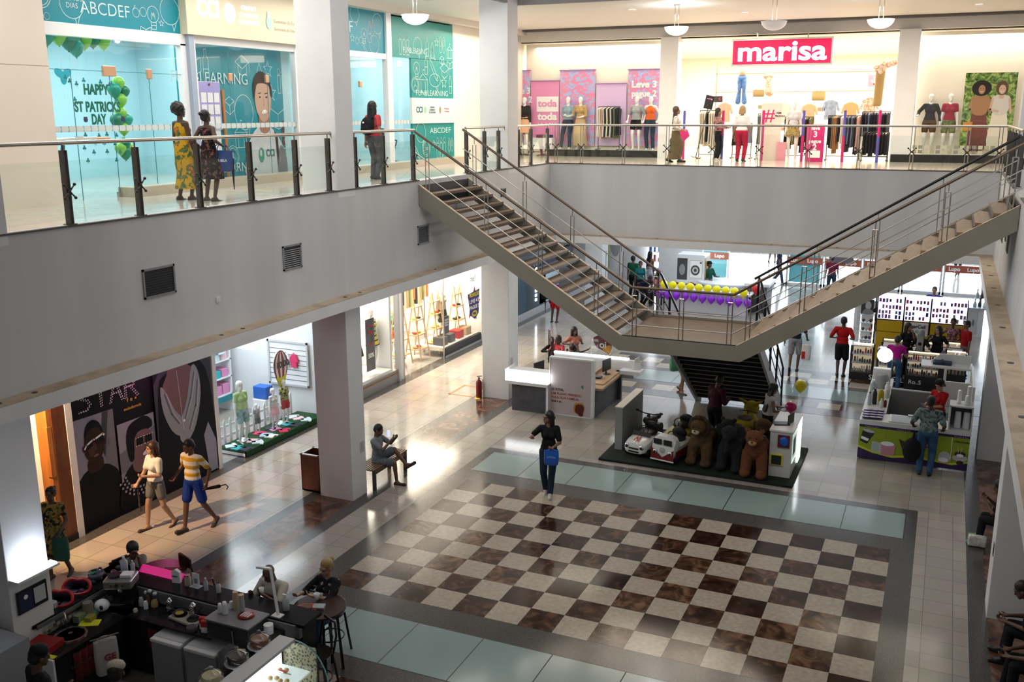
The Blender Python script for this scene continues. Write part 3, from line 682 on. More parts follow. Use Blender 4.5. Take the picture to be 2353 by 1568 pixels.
# ================= kiosks in the hall =================
LITW = mat('lit_white', (1, 1, 1), .5, emit=5, ec=(.92, .97, 1)); LITP = mat('lit_lilac_panel', (.9, .85, 1), .5, emit=1.5, ec=(.86, .76, 1)); LITV = mat('lit_warm_shelf', (1, .9, .7), .5, emit=1.6, ec=(1, .85, .62))
SLATE = mat('slate_panel', (.075, .078, .085), .6, var=.25, vs=5); OAK = ramp_mat('oak_desk', [(.3, (.42, .27, .15)), (.7, (.56, .38, .22))], 2, 5, .45, vec=(8, 1, 1))
PINKP = mat('panel_pinkish', (.60, .52, .52), .45); RED = mat('bright_red', (.55, .02, .02), .4); DRED = mat('dark_red', (.17, .01, .012), .5); OIR = mat('oi_maroon', (.13, .012, .012), .4); OIO = mat('oi_orange', (.62, .28, .02), .4)
YEL = mat('bright_yellow', (.85, .72, .02), .4); PUR = mat('balloon_purple', (.22, .03, .60), .25); GRN = mat('green', (.03, .30, .10), .5); NAVY = mat('navy', (.012, .016, .06), .6); BLUE = mat('blue', (.02, .13, .55), .5)
TXW = mat('text_white', (.9, .9, .9), .5); TXK = mat('text_black', (.02, .02, .02), .5); TXR = mat('text_red', (.45, .06, .05), .5)
Rx90 = (90, 0, 0)
# --- telephone company kiosk ---
k = thing('sales_kiosk', 'phone company sales kiosk with slate sides, oak desks and a tall white printed panel', 'kiosk', (0, 4.9, 0))
b = MB(); b.box(-.1, 0, .02, 1.0, .09, 1.48); o = b.build('printed_panel', PINKP, k)
b = MB().use(SWHITE); b.box(-.12, -.01, 1.46, 1.03, .12, 1.50); b.box(.985, -.012, .02, 1.05, .12, 1.48); b.box(-.12, -.012, 0, 1.05, .1, .03); b.box(-.125, -.012, .02, -.1, .1, 1.48); b.build('panel_frame', SWHITE, o)
text('OI TOTAL.', .085, TXK, o, (-.07, -.003, .66), Rx90, width=.34, bold=.02, align='LEFT')
text('UM PLANO PERFEITO', .085, TXR, o, (-.07, -.003, .555), Rx90, width=.80, bold=.01, align='LEFT')
text('PARA SUA FAMÍLIA.', .085, TXR, o, (-.07, -.003, .455), Rx90, width=.74, bold=.01, align='LEFT')
g = G(plane_M((0, -.002, 0), (1, 0, 0), (0, 0, 1)))
for i in range(4): g.rect(-.05+i*.065, .33, -.008+i*.065, .375, TXK if i != 2 else TXR)
g.line([(-.07, .31), (-.07, .40)], .006, TXK); g.line([(.225, .31), (.225, .40)], .006, TXK)
g.poly([(.71, .80), (.78, .85), (.78, .74)], GRN)
BL = [(-.16, .05), (-.12, .15), (0, .18), (.12, .16), (.17, .05), (.13, -.06), (.12, -.16), (.04, -.20), (-.06, -.12), (-.15, -.08)]
g.blob([(.67+x*.85, .21+y*.95) for x, y in BL], OIO); g.blob([(.69+x*.72, .19+y*.85) for x, y in BL], OIR); g.build('printed_logo', o)
text('oi', .17, TXW, o, (.69, -.006, .19), Rx90, bold=.02, ext=.001)
b = MB().use(LITW).box(-1.28, -.16, .80, -.11, -.02, 1.06); b.use(SWHITE).box(-1.3, -.18, .72, -.1, .5, .80); b.box(-1.3, .02, 1.0, -.1, .42, 1.03); b.box(-1.3, -.18, .8, -1.27, .5, 1.08)
b.build('light_box', None, k)
MB().box(-1.12, -.08, 0, -.14, -.02, .72).build('side_panel', SLATE, k); MB().use(SWHITE).box(-.17, -.12, 0, -.11, .0, .74).build('leg', SWHITE, k)
MB().box(1.0, .12, 0, 1.06, 1.95, .70).build('side_panel', SLATE, k)
o = MB().box(.55, .15, .70, 1.22, 1.9, .76).build('desk_top', OAK, k, bevel=.005); MB().box(.62, .5, .76, .66, 1.8, .86).build('cable_rail', OAK, o); MB().box(.66, .5, .76, 1.14, 1.8, .785).build('raised_tray', OAK, o)
MB().box(-1.2, .42, .66, -.1, 1.0, .72).build('desk_top', OAK, k)
b = MB().use(SWHITE).box(-.75, 1.9, .6, 1.5, 1.96, 1.10); b.use(LITW).box(-.75, 1.88, 1.10, 1.35, 1.98, 1.14); b.use(SWHITE).box(1.2, 1.6, .78, 1.75, 2.0, .88); b.build('back_panel', None, k)
MB().box(1.02, 1.9, 0, 1.16, 2.0, .8).build('leg', SLATE, k)
b = MB().use(mat('glass_edge', (.7, .75, .77), .1)); b.box(.30, 1.93, 1.14, .305, 1.935, 1.72); b.box(.30, 1.93, 1.715, .9, 1.935, 1.72); b.build('glass_screen_edge', None, k)
MB().use(GLASS).add([(.3, 1.93, 1.14), (1.0, 1.93, 1.14), (1.0, 1.93, 1.72), (.3, 1.93, 1.72)], [(0, 1, 2, 3)]).build('glass_screen', GLASS, k)
s = thing('hanging_sign', 'maroon and orange blob shaped oi sign behind the phone kiosk', 'sign', (.6, 6.86, 1.44))
M = plane_M((0, 0, 0), (1, 0, 0), (0, 0, 1)); g = G(M, .004); BB = [(-.26, .10), (-.2, .2), (0, .26), (.17, .2), (.25, .08), (.25, -.12), (.20, -.24), (.08, -.19), (-.07, -.13), (-.16, -.09)]
b = MB(); b.prism([(x*1.05, y*1.05) for x, y in BB], .02, plane_M((0, .03, 0), (1, 0, 0), (0, 0, 1))); b.build('backing', SWHITE, s)
g.blob(BB, OIR); g.blob([(-.0, -.10), (.22, .0), (.24, -.14), (.19, -.22), (.08, -.17)], OIO); g.build('face', s); text('oi', .26, TXW, s, (.02, -.014, -.01), Rx90, bold=.02)
MB().cyl((.05, .01, .25), (.05, .01, 2.5), .006, n=6).build('cable', DARK, s)
def monitor(name, label, loc, rz, wd=.42, back=True, group=None):
    t = thing(name, label, 'monitor', loc, rz, group); MB().box(-wd/2, -.02, .10, wd/2, .02, .40).build('screen', BLACK, t, bevel=.006)
    b = MB(); b.lathe([(.11, 0), (.10, .012), (.02, .02)], n=16); b.box(-.02, .0, .01, .02, .03, .2); b.build('stand', BLACK, t); return t
def keyboard(label, loc, rz, group=None):
    t = MB().box(-.21, -.07, 0, .21, .07, .02).build('keyboard', BLACK, bevel=.004); t.location = loc; t.rotation_euler.z = R(rz); return tag(t, label, 'keyboard', group)
monitor('computer_monitor', 'black monitor turned away on the left desk of the phone kiosk', (-.72, 5.65, .72), 75)
monitor('computer_monitor', 'black monitor standing on the right oak desk of the phone kiosk', (.90, 6.35, .785), 80)
keyboard('black keyboard on the left desk of the phone kiosk', (-.35, 5.55, .72), 30); keyboard('black card machine tray beside the left kiosk monitor', (-.85, 5.42, .72), 20)
tag(MB().box(-.13, -.1, 0, .13, .1, .05).build('printer', BLACK, loc=(.78, 5.9, .785), bevel=.01), 'small black printer on the right oak desk of the phone kiosk', 'printer')
for x, y, r_, l in ((.80, 5.12, 5, 'white upright folder holder at the near end of the right oak desk'), (1.5, 6.72, 30, 'white leaflet holder on the far corner of the phone kiosk')):
    b = MB(); b.prism([(0, 0), (.22, 0), (.19, .30), (.05, .26)], .02, plane_M((0, 0, 0), (1, 0, 0), (0, .25, 1))); b.prism([(0, 0), (.2, 0), (.17, .34), (.05, .28)], .02, plane_M((0, .06, 0), (1, 0, 0), (0, -.1, 1)))
    tag(b.build('leaflet_holder', SWHITE, loc=(x, y, .80 if x < 1 else .88), rz=R(r_)), l, 'holder')
# --- grey half wall ---
b = MB().use(mat('half_wall_grey', (.30, .31, .32), .5)).box(0, 0, 0, .17, 1.6, 1.03); b.use(CREAM).box(-.01, -.01, 1.03, .18, 1.61, 1.05)
tag(b.build('half_wall', None, loc=(2.26, 2.9, 0)), 'grey half height partition at the left end of the toy ride stand', 'partition')
# --- toy ride stand ---
TURF = mat('dark_turf', (.004, .012, .005), .95, bump=1, bs=300)
tag(MB().box(2.12, 2.2, 0.0045, 6.25, 4.7, .05).build('turf_mat', TURF), 'dark green turf mat under the toy rides', 'mat')
def rim(t, x, y, r_=.075):
    b = MB().use(BLACK).cyl((x-.03, y, r_), (x+.03, y, r_), r_, n=16); b.use(CHROME).cyl((x-.034, y, r_), (x+.034, y, r_), r_*.5, n=10); b.build('wheel', None, t)
def toycar(label, loc, rz, body, kind):
    t = thing('ride_on_car', label, 'ride-on car', loc, rz, 'ride-on vehicles on the turf mat')
    for x in (-.24, .24):
        for y in (-.30, .30): rim(t, x, y, .10)
    b = MB().use(body)
    if kind == 'mini':
        secs = [(-.50, .20, .10, .24), (-.46, .25, .09, .32), (-.30, .28, .09, .38), (-.12, .28, .09, .42), (.1, .28, .09, .40), (.35, .28, .09, .40), (.47, .25, .1, .36), (.5, .2, .14, .3)]
    elif kind == 'van':
        secs = [(-.48, .22, .10, .30), (-.46, .27, .09, .46), (-.40, .28, .09, .60), (-.24, .28, .09, .62), (-.2, .28, .09, .42), (.3, .28, .09, .42), (.46, .27, .1, .40), (.5, .24, .12, .32)]
    else:
        secs = [(-.48, .2, .12, .22), (-.4, .26, .10, .32), (-.1, .28, .1, .36), (.1, .28, .1, .38), (.4, .28, .1, .46), (.5, .24, .14, .42)]
    vs = []; n = 14
    for y, wx, z0, z1 in secs:
        for q in range(n):
            a = 2*PI*q/n; ca, sa = math.cos(a), math.sin(a); e = .55
            vs.append((wx*math.copysign(abs(ca)**e, ca), y, (z0+z1)/2+(z1-z0)/2*math.copysign(abs(sa)**e, sa)))
    m_ = len(secs); b.add(vs, [[i*n+q, (i+1)*n+q, (i+1)*n+(q+1) % n, i*n+(q+1) % n] for i in range(m_-1) for q in range(n)]+[list(range(n)), list(range(m_*n-1, (m_-1)*n-1, -1))])
    b.build('body', None, t, smooth=True, angle=40)
    s_ = MB().use(BLACK); s_.ell((0, .14, .42), (.22, .26, .06)); s_.ell((0, .32, .50), (.18, .06, .13)); s_.build('seat', BLACK, t, smooth=True)
    w_ = MB(); w_.tube([(.11*math.cos(a*PI/6), -.06+.03*math.sin(a*PI/6), .52+.10*math.sin(a*PI/6)) for a in range(12)], .012, 6, True); w_.cyl((0, -.08, .44), (0, -.05, .52), .015, n=6); w_.build('steering_wheel', BLACK, t, smooth=True)
    h = MB()
    hz = .25 if kind != 'van' else .26
    for x in (-.18, .18): h.use(CHROME).ell((x, -.485 if kind != 'sport' else -.45, hz), (.055, .03, .055)); h.use(BLACK).ell((x, -.507, hz), (.03, .02, .03), 8, 5)
    h.build('headlights', None, t, smooth=True)
    g = G(plane_M((0, -.512, 0), (1, 0, 0), (0, 0, 1)), .002)
    if kind == 'mini':
        g.rect(-.12, .20, .12, .235, BLACK); g.rect(-.13, .13, .13, .165, BLACK); g.build('grille', t)
        d = MB().use(RED); d.cb((-.035, -.33, .40), (.03, .2, .01), (12, 0, 0)); d.cb((.035, -.33, .40), (.03, .2, .01), (12, 0, 0)); d.use(TXK).cb((0, -.33, .403), (.035, .035, .012), (12, 0, 0)); d.use(BLACK).cb((0, -.14, .45), (.44, .02, .1), (-40, 0, 0)); d.build('bonnet_stripes', None, t)
    if kind == 'van':
        g2 = G(plane_M((0, -.500, 0), (1, 0, 0), (0, .03, 1)), .002)
        g2.rect(-.22, .44, -.02, .56, BLACK); g2.rect(.02, .44, .22, .56, BLACK)
        g2.poly([(-.27, .10), (.27, .10), (.27, .36), (.0, .16), (-.27, .36)], DRED); g2.circ(0, .32, .055, .010, CHROME); g2.line([(-.03, .36), (0, .32), (.03, .36)], .008, CHROME); g2.line([(-.045, .33), (-.02, .28), (0, .31), (.02, .28), (.045, .33)], .008, CHROME)
        g2.rect(-.28, .08, .28, .11, SWHITE); g2.build('front_trim', t)
        d = MB().use(DRED); d.box(-.284, -.40, .14, -.276, .44, .30); d.box(.276, -.40, .14, .284, .44, .30); d.build('side_trim', None, t)
    return t
CW = mat('toy_white', (.72, .72, .70), .25, coat=.5)
toycar('white ride-on convertible with red bonnet stripes, nearest the grey half wall', (2.92, 3.02, .05), -12, CW, 'mini')
toycar('white over red ride-on camper van between the stripy car and the plush lion', (3.60, 2.86, .05), -12, CW, 'van')
toycar('yellow ride-on sports car with black seat, behind the camper van', (3.50, 3.85, .05), -14, mat('toy_yellow', (.65, .52, .03), .3), 'sport')
mt = thing('ride_on_motorbike', 'black ride-on motorbike behind the stripy white car', 'ride-on motorbike', (2.82, 4.0, .05), -10, 'ride-on vehicles on the turf mat')
for y in (-.35, .35):
    b = MB(); b.cyl((-.05, y, .14), (.05, y, .14), .14, n=18); b.build('wheel', BLACK, mt)
b = MB(); b.ell((0, -.05, .42), (.12, .24, .12)); b.cap((0, -.35, .14), (0, -.22, .60), .04); b.ell((0, -.3, .5), (.10, .08, .09)); b.build('body', DARK, mt, smooth=True)
MB().ell((0, .18, .46), (.1, .2, .06)).build('seat', BLACK, mt, smooth=True); b = MB(); b.tube([(-.28, -.18, .66), (-.1, -.22, .64), (.1, -.22, .64), (.28, -.18, .66)], .014); b.ell((-.3, -.2, .68), (.05, .02, .03)); b.ell((.3, -.2, .68), (.05, .02, .03)); b.build('handlebar', DARK, mt, smooth=True)
def plush(label, loc, rz, m, muz=None, mane=None, ear='round', s=1, trunk=False):
    t = thing('plush_ride_animal', label, 'plush ride', loc, rz, 'plush ride animals on the turf mat'); t.scale = (s, s, s)
    b = MB()
    b.ell((0, .1, .58), (.24, .38, .23)); b.ell((0, -.16, .60), (.23, .22, .24)); b.cap((0, -.2, .7), (0, -.32, .84), .14, .13)
    for x in (-.14, .14):
        b.cap((x, -.2, .5), (x*1.2, -.26, .12), .13, .11); b.cap((x, .34, .5), (x*1.2, .38, .12), .13, .11); b.ell((x*1.2, -.30, .10), (.12, .14, .10)); b.ell((x*1.2, .36, .10), (.12, .13, .10))
    b.ell((0, -.36, .90), (.18, .16, .165)); b.ell((0, -.49, .85), (.09, .08, .075))
    for x in (-1, 1):
        if ear == 'round': b.ell((x*.15, -.32, 1.04), (.06, .03, .06))
        elif ear == 'flop': b.ell((x*.19, -.32, .88), (.035, .06, .12))
        elif ear == 'big': b.ell((x*.22, -.26, .92), (.11, .03, .14))
        else: b.cap((x*.12, -.30, 1.02), (x*.26, -.26, 1.10), .05, .02)
    if trunk: b.cap((0, -.5, .85), (0, -.58, .55), .055, .035)
    b.cap((0, .44, .66), (0, .56, .5), .035, .05)
    rem(b.build('body', m, t, smooth=True), .016)
    if mane:
        c = MB()
        for i in range(16):
            a = 2*PI*i/16; c.ell((.19*math.cos(a), -.30+.02*(i % 2), .89+.19*math.sin(a)), (.07, .07, .07), 8, 5)
        c.ell((0, -.25, .88), (.2, .09, .2)); rem(c.build('mane', mane, t, smooth=True), .016)
    c = MB().use(muz or m).ell((0, -.52, .84), (.085, .06, .06)); c.use(BLACK).ell((0, -.575, .87), (.025, .015, .018), 8, 5)
    for x in (-.065, .065): c.ell((x, -.505, .94), (.018, .012, .02), 8, 5)
    c.build('muzzle', None, t, smooth=True)
    c = MB(); c.ell((0, .08, .78), (.17, .2, .035)); c.build('saddle', mat('saddle_dark', (.04, .03, .03), .7), t, smooth=True)
    c = MB(); c.tube([(-.2, -.14, .86), (0, -.10, .9), (.2, -.14, .86)], .013); c.cyl((0, -.1, .76), (0, -.1, .9), .014, n=6); c.build('handlebar', BLACK, t, smooth=True)
    return t
FUR = lambda n, c, d=.35: mat('fur_'+n, c, .95, bump=.8, bs=90, var=d, vs=8)
TIG = ramp_mat('fur_tiger', [(.35, (.24, .075, .02)), (.5, (.17, .05, .015)), (.62, (.03, .012, .006))], 9, 3, .95, kind='wave', vec=(1, 1, 2.2), rot=(0, 60, 0), dist=4)
plush('tan plush lion ride facing out, beside the camper van', (4.28, 2.85, .05), -8, FUR('lion', (.10, .062, .028)), mat('muzzle_cream', (.5, .42, .33), .9), FUR('mane', (.045, .025, .01)))
plush('dark grey plush elephant ride between lion and tiger', (4.92, 2.78, .05), -4, FUR('slate', (.010, .012, .015)), ear='big', s=.98, trunk=True)
plush('orange striped plush tiger ride at the front right of the mat', (5.45, 2.62, .05), -2, TIG, mat('muzzle_yellow', (.42, .25, .08), .9))
plush('yellow plush ride with small black tipped ears, behind the elephant', (4.95, 4.0, .05), 172, FUR('yellow', (.36, .29, .015), .2), ear='horn', s=1.0)
plush('brown plush dog ride with floppy ears beside the yellow one', (5.40, 3.55, .05), 10, FUR('brown', (.08, .04, .012)), ear='flop', s=.98)
plush('grey plush ride half hidden behind the elephant', (4.78, 3.45, .05), -10, FUR('grey', (.022, .024, .028)), s=.9)
bx = thing('counter', 'white cashier counter of the toy ride stand with blue and yellow wall boxes', 'counter', (5.70, 2.62, .05))
b = MB().use(mat('counter_white', (.62, .62, .60), .4)).box(0, 0, 0, .44, 1.3, .98); b.build('cabinet', None, bx, bevel=.006); MB().box(-.02, -.02, .98, .47, 1.33, 1.02).build('top', SWHITE, bx, bevel=.004)
b = MB().use(LITW).box(.445, .88, .05, .47, 1.28, .98); b.build('light_strip', None, bx); g = G(plane_M((.446, .05, 0), (0, 1, 0), (0, 0, 1)), .003); g.rect(.05, .3, .55, .9, mat('screen_glow', (.6, .7, .65), .3, emit=.5)); g.rect(.1, .42, .5, .8, DARK); g.line([(.05, .3), (.05, .9), (.55, .9), (.55, .3)], .02, mat('neon_trim', (.7, 1, .7), .4, emit=1.2), True); g.build('display_panel', bx)
b = MB().use(DRED).box(.16, -.03, .66, .40, 0, .92); o = b.build('wall_box', None, bx); MB().ell((.29, -.05, .80), (.09, .05, .11)).build('balloon', mat('balloon_blue', (.01, .12, .55), .2), o, smooth=True)
b = MB().use(YEL).box(.03, -.03, .26, .28, 0, .50); b.use(BLACK).box(.055, -.045, .285, .255, -.02, .475); b.build('wall_box', None, bx)
tag(MB().box(-.16, -.11, 0, .16, .11, .02).build('laptop', BLACK, loc=(5.85, 3.05, 1.072), rz=R(20)), 'black laptop base on the cashier counter', 'laptop')
lp = MB().box(-.15, 0, 0, .15, .015, .2).build('tablet', BLACK, loc=(6.03, 3.18, 1.072), rz=R(75)); tag(lp, 'black upright tablet on the cashier counter', 'tablet')
def balloon(label, loc, m, r=.12, string=None, group=None, up=True):
    t = thing('balloon', label, 'balloon', loc, 0, group); s = 1 if up else -1
    MB().lathe([(.001, -1.22*r*s), (.10*r, -1.18*r*s), (.35*r, -1.0*r*s), (.75*r, -.55*r*s), (1.0*r, 0), (.93*r, .42*r*s), (.65*r, .82*r*s), (.3*r, 1.0*r*s), (.001, 1.04*r*s)], n=16).build('skin', m, t, smooth=True)
    b = MB(); b.cyl((0, 0, -1.30*r*s), (0, 0, -1.2*r*s), .16*r, .04*r, 8)
    b.build('knot', m, t)
    if string: MB().tube([(0.01*math.sin(i*1.7), .01*math.cos(i*2.1), -1.25*r-string*i/8) for i in range(9)], .003, 4).build('string', SWHITE, t)
    return t
balloon('yellow balloon floating over the far corner of the cashier counter', (6.05, 4.20, 1.62), mat('balloon_yellow', (.75, .68, .01), .2), .13, .4)
balloon('magenta balloon standing on the cashier counter', (5.98, 3.4, 1.35), mat('balloon_magenta', (.5, .01, .14), .2), .12, .15)
# --- ice cream kiosk ---
LIME = mat('lime_panel', (.28, .36, .02), .4); DPUR = mat('deep_purple', (.03, .012, .08), .4); KW = mat('kiosk_white', (.66, .66, .66), .35); KG = mat('kiosk_grey', (.22, .22, .23), .5)
ic = thing('ice_cream_kiosk', 'ice cream kiosk with lime green printed front and white counters', 'kiosk', (7.3, 4.6, 0))
g = G(plane_M((0, 0, 0), (1, 0, 0), (0, 0, 1)), .0012)
for i, (x0, x1) in enumerate(((0, .56), (.565, 1.25), (1.255, 1.86), (1.865, 2.2))):
    p = MB().use(LIME).box(x0, .001, .03, x1, .05, .80); o = p.build('front_panel', None, ic)
g.rect(0, .74, 2.2, .80, DPUR)
wav = [(0, .32), (.3, .22), (.7, .16), (1.1, .22), (1.5, .2), (1.9, .17), (2.2, .25)]
g.poly(wav+[(2.2, .03), (0, .03)], mat('lime_bright', (.55, .62, .03), .4)); g.poly([(x, y-.05-.0*i) for i, (x, y) in enumerate(wav)]+[(2.2, .03), (0, .03)], DPUR)
COFB = mat('coffee_brown', (.05, .02, .012), .4); PINKI = mat('icecream_pink', (.55, .25, .3), .5); GI = mat('ice_grey', (.5, .5, .5), .4)
g.poly([(.03, .42), (.18, .36), (.32, .62), (.08, .68)], TXK); g.ell(.2, .66, .13, .035, GI, -10); g.poly([(.05, .47), (.19, .42), (.22, .48), (.06, .53)], TXW)
g.poly([(.28, .22), (.52, .18), (.54, .42), (.28, .44)], GI); g.poly([(.48, .16), (.74, .16), (.77, .40), (.48, .42)], PINKI); g.ell(.6, .42, .14, .05, TXW); g.poly([(.30, .24), (.42, .22), (.42, .38), (.3, .4)], mat('mint', (.35, .5, .45), .5))
g.poly([(.95, .22), (.82, .56), (1.0, .48)], COFB); g.poly([(1.02, .2), (.93, .5), (1.13, .48)], COFB); g.poly([(1.06, .2), (1.12, .46), (1.25, .42)], COFB); g.blob([(1.0, .44), (1.06, .62), (1.12, .44), (1.06, .40)], TXW)
g.ell(1.32, .6, .22, .17, mat('logo_blue', (.02, .04, .25), .4)); g.ell(1.74, .28, .12, .13, GI); g.ell(1.72, .22, .1, .05, TXW); g.ell(1.9+.14, .30, .15, .07, GI); g.ell(2.04, .39, .11, .06, COFB); g.ell(2.04, .36, .07, .035, TXW); g.line([(2.0, .42), (1.99, .54)], .012, GI); g.line([(2.05, .42), (2.07, .54)], .012, GI)
g.ell(2.05, .2, .07, .05, COFB); g.build('printed_front', ic)
LY = mat('logo_yellow', (.8, .6, .1), .4)
text('M', .17, LY, ic, (1.28, -.024, .64), Rx90, bold=.03); text('Shakes', .13, mat('logo_pink', (.7, .15, .1), .4), ic, (1.27, -.024, .51), Rx90, bold=.03)
for x in (.25, .9, 1.45, 2.03): text('Smooth & Açaí', .045, mat('lilac_text', (.35, .25, .6), .5), ic, (x, -.024, .77), Rx90, shear=.2)
text('O Meu Sundae', .05, TXK, ic, (2.04, -.024, .66), Rx90, bold=.02)
b = MB(); b.box(-.01, -.02, .80, 2.21, .62, .90); b.box(-.01, .62, .80, .50, 3.7, .92); b.box(1.9, .62, .8, 2.21, 2.4, .9); b.build('counter_top', KW, ic, bevel=.004)
b = MB(); b.box(0, .05, 0, .03, 3.7, .8); b.box(2.17, .05, 0, 2.2, 2.4, .8); b.box(0, 3.66, 0, .5, 3.7, .8); b.build('side_panel', KW, ic)
b = MB(); b.box(.5, 2.3, 0, 1.55, 2.34, 1.02); b.box(.47, .7, .1, .5, 2.3, .9); b.build('rear_partition', KG, ic); MB().box(.5, 2.295, 1.02, 1.55, 2.345, 1.05).build('partition_edge', KW, ic)
b = MB().use(KW); b.box(.58, .02, .90, 1.42, .56, .93); o = b.build('freezer_lid_frame', None, ic); MB().use(mat('frosty_glass', (.35, .38, .42), .15)).box(.63, .07, .925, 1.37, .51, .935).build('freezer_glass', None, o); MB().box(.95, .5, .93, 1.05, .58, .96).build('handle', KW, o)
# cup dispenser shelf at the right end
b = MB().use(KW); b.box(1.75, .0, .90, 1.78, .42, 1.42); b.box(2.18, .0, .90, 2.21, .42, 1.42); b.box(1.75, .0, 1.40, 2.21, .45, 1.43); b.use(KG).box(1.78, .40, .90, 2.18, .42, 1.4); b.build('cup_shelf', None, ic)
b = MB().use(KW); b.box(1.65, 1.7, .9, 2.21, 1.75, 1.5); b.box(2.16, .45, .9, 2.21, 2.4, 1.75); b.box(1.1, 2.38, 1.62, 2.2, 3.0, 1.66); b.prism([(1.3, 0), (2.16, 0), (2.16, .2), (1.5, .2)], .03, plane_M((0, 2.9, 1.66), (1, 0, 0), (0, 0, 1))); b.box(1.6, 2.35, 0, 1.66, 2.4, 1.62); b.build('back_housing', None, ic)
b = MB(); b.box(-.2, -.14, 0, .2, .14, .05); b.box(-.02, -.15, .05, .02, .15, .07); tag(b.build('tablet_case', NAVY, loc=(8.85, 7.3, 1.665)), 'folded dark blue bag lying on the rear shelf of the ice cream kiosk', 'bag')
def cupstack(label, loc, h, r=.045, group='stacks of white paper cups'):
    b = MB(); n_ = int(h/.03); pr = []
    for i in range(n_): pr += [(r*(1-.15*i/n_), i*.03), (r*(1.03-.15*i/n_), i*.03+.012)]
    pr += [(r*.72, h), (.001, h)]; b.lathe([(.001, 0)]+pr, n=14); o = b.build('paper_cup_stack', SWHITE, smooth=True, loc=loc); return tag(o, label, 'cups', group)
cupstack('left stack of white cups on top of the cup shelf', (9.22, 4.85, 1.432), .28); cupstack('right front stack of white cups on top of the cup shelf', (9.37, 4.78, 1.432), .20, .05); cupstack('tall rear stack of white cups on top of the cup shelf', (9.40, 4.95, 1.432), .36)
cupstack('wide stack of white cups inside the cup shelf, left one', (9.23, 4.8, .905), .36, .07); cupstack('wide stack of white cups inside the cup shelf, right one', (9.40, 4.8, .905), .36, .075)
BT = mat('bottle_clear', (.45, .52, .55), .1); LIL = mat('menu_lilac', (.35, .30, .62), .35)
def jar(name, label, cat, loc, r, h, m, lid=None, group=None, neck=.5):
    t = thing(name, label, cat, loc, 0, group); MB().lathe([(.001, 0), (r, 0), (r, h*.7), (r*neck, h*.85), (r*neck, h*.92), (.001, h*.92)], n=14).build('vessel', m, t, smooth=True, angle=50)
    if lid: MB().cyl((0, 0, h*.9), (0, 0, h), r*neck*1.1, n=12).build('lid', lid, t)
    return t
for i in range(3):
    for j in range(4):
        b = MB().use(LIL).box(-.07, -.10, 0, .07, .10, .012); b.use(TXK).box(-.07, -.102, 0, .07, -.098, .016); b.use(mat('menu_white', (.7, .7, .8), .4)).box(-.05, .0, .012, .05, .06, .0135); b.box(-.04, -.07, .012, .03, -.03, .0135)
        o = b.build('menu_card', None, loc=(7.40+i*.14, 4.75+j*.19+i*.02, .925)); o.rotation_euler.x = R(-6); tag(o, 'lilac printed card lying in rows on the left counter of the ice cream kiosk', 'card', 'lilac cards on the ice cream counter')
for x, y, r_, h, m, l, cat, ld in ((7.48, 6.0, .06, .34, BT, 'clear blender jug on the left counter behind the cards', 'jug', BLACK), (7.62, 6.15, .07, .30, mat('straw_yellow', (.55, .45, .04), .5), 'yellow canister beside the black blender', 'canister', None), (7.5, 5.85, .05, .36, BLACK, 'black blender motor on the ice cream kiosk counter', 'blender', BLACK), (7.42, 6.4, .07, .42, BT, 'tall clear cup dispenser at the back of the left counter', 'dispenser', SWHITE), (7.66, 5.62, .035, .2, SWHITE, 'white squeeze bottle in front of the yellow canister', 'bottle', SWHITE), (7.74, 5.7, .035, .18, DRED, 'dark red sauce bottle in front of the yellow canister', 'bottle', TXW), (7.4, 5.75, .04, .3, BT, 'clear glass bottle left of the black blender', 'bottle', BLACK), (7.74, 6.5, .05, .22, LGREY, 'grey round tin by the white mixer', 'tin', None), (7.72, 6.75, .06, .3, SWHITE, 'white lidded container by the mixer', 'container', SWHITE)):
    jar('kitchen_vessel' if cat in ('jug', 'canister', 'container', 'tin', 'dispenser') else cat, l, cat, (x, y, .925), r_, h, m, ld)
mx = thing('mixer', 'white and grey milkshake machine at the far end of the left counter', 'machine', (7.55, 7.15, .92))
b = MB().use(SWHITE); b.box(-.22, -.2, 0, .22, .25, .06); b.box(-.2, .05, .06, .2, .25, .5); b.build('housing', None, mx, bevel=.02); MB().lathe([(.001, 0), (.12, 0), (.15, .3), (.13, .34), (.001, .35)], (0, -.07, .07), 16).build('tank', mat('tank_grey', (.35, .37, .38), .3), mx, smooth=True, angle=50)
for x in (-.12, 0, .12): MB().cyl((x, -.15, .06), (x, -.15, .16), .025, n=10).build('tap', DARK, mx)
mr = thing('round_mirror', 'oval lit vanity mirror on a thin steel stand behind the ice cream kiosk', 'mirror', (7.66, 8.35, 0))
b = MB(); b.lathe([(.001, 0), (.17, 0), (.185, .012), (.18, .03), (.001, .03)], (-.12, -.02, 1.50), 28, (0, -1, .35)); b.build('lit_face', mat('mirror_light', (1, 1, 1), .3, emit=3), mr, smooth=True, angle=50); b = MB(); b.cyl((.06, 0, 0), (.06, 0, 1.55), .012, n=8); b.box(-.12, -.12, 0, .2, .12, .02); b.build('stand', STEEL, mr); MB().cyl((.06, -.03, 1.36), (.16, -.05, 1.36), .03, n=8).build('clamp', DARK, mr)
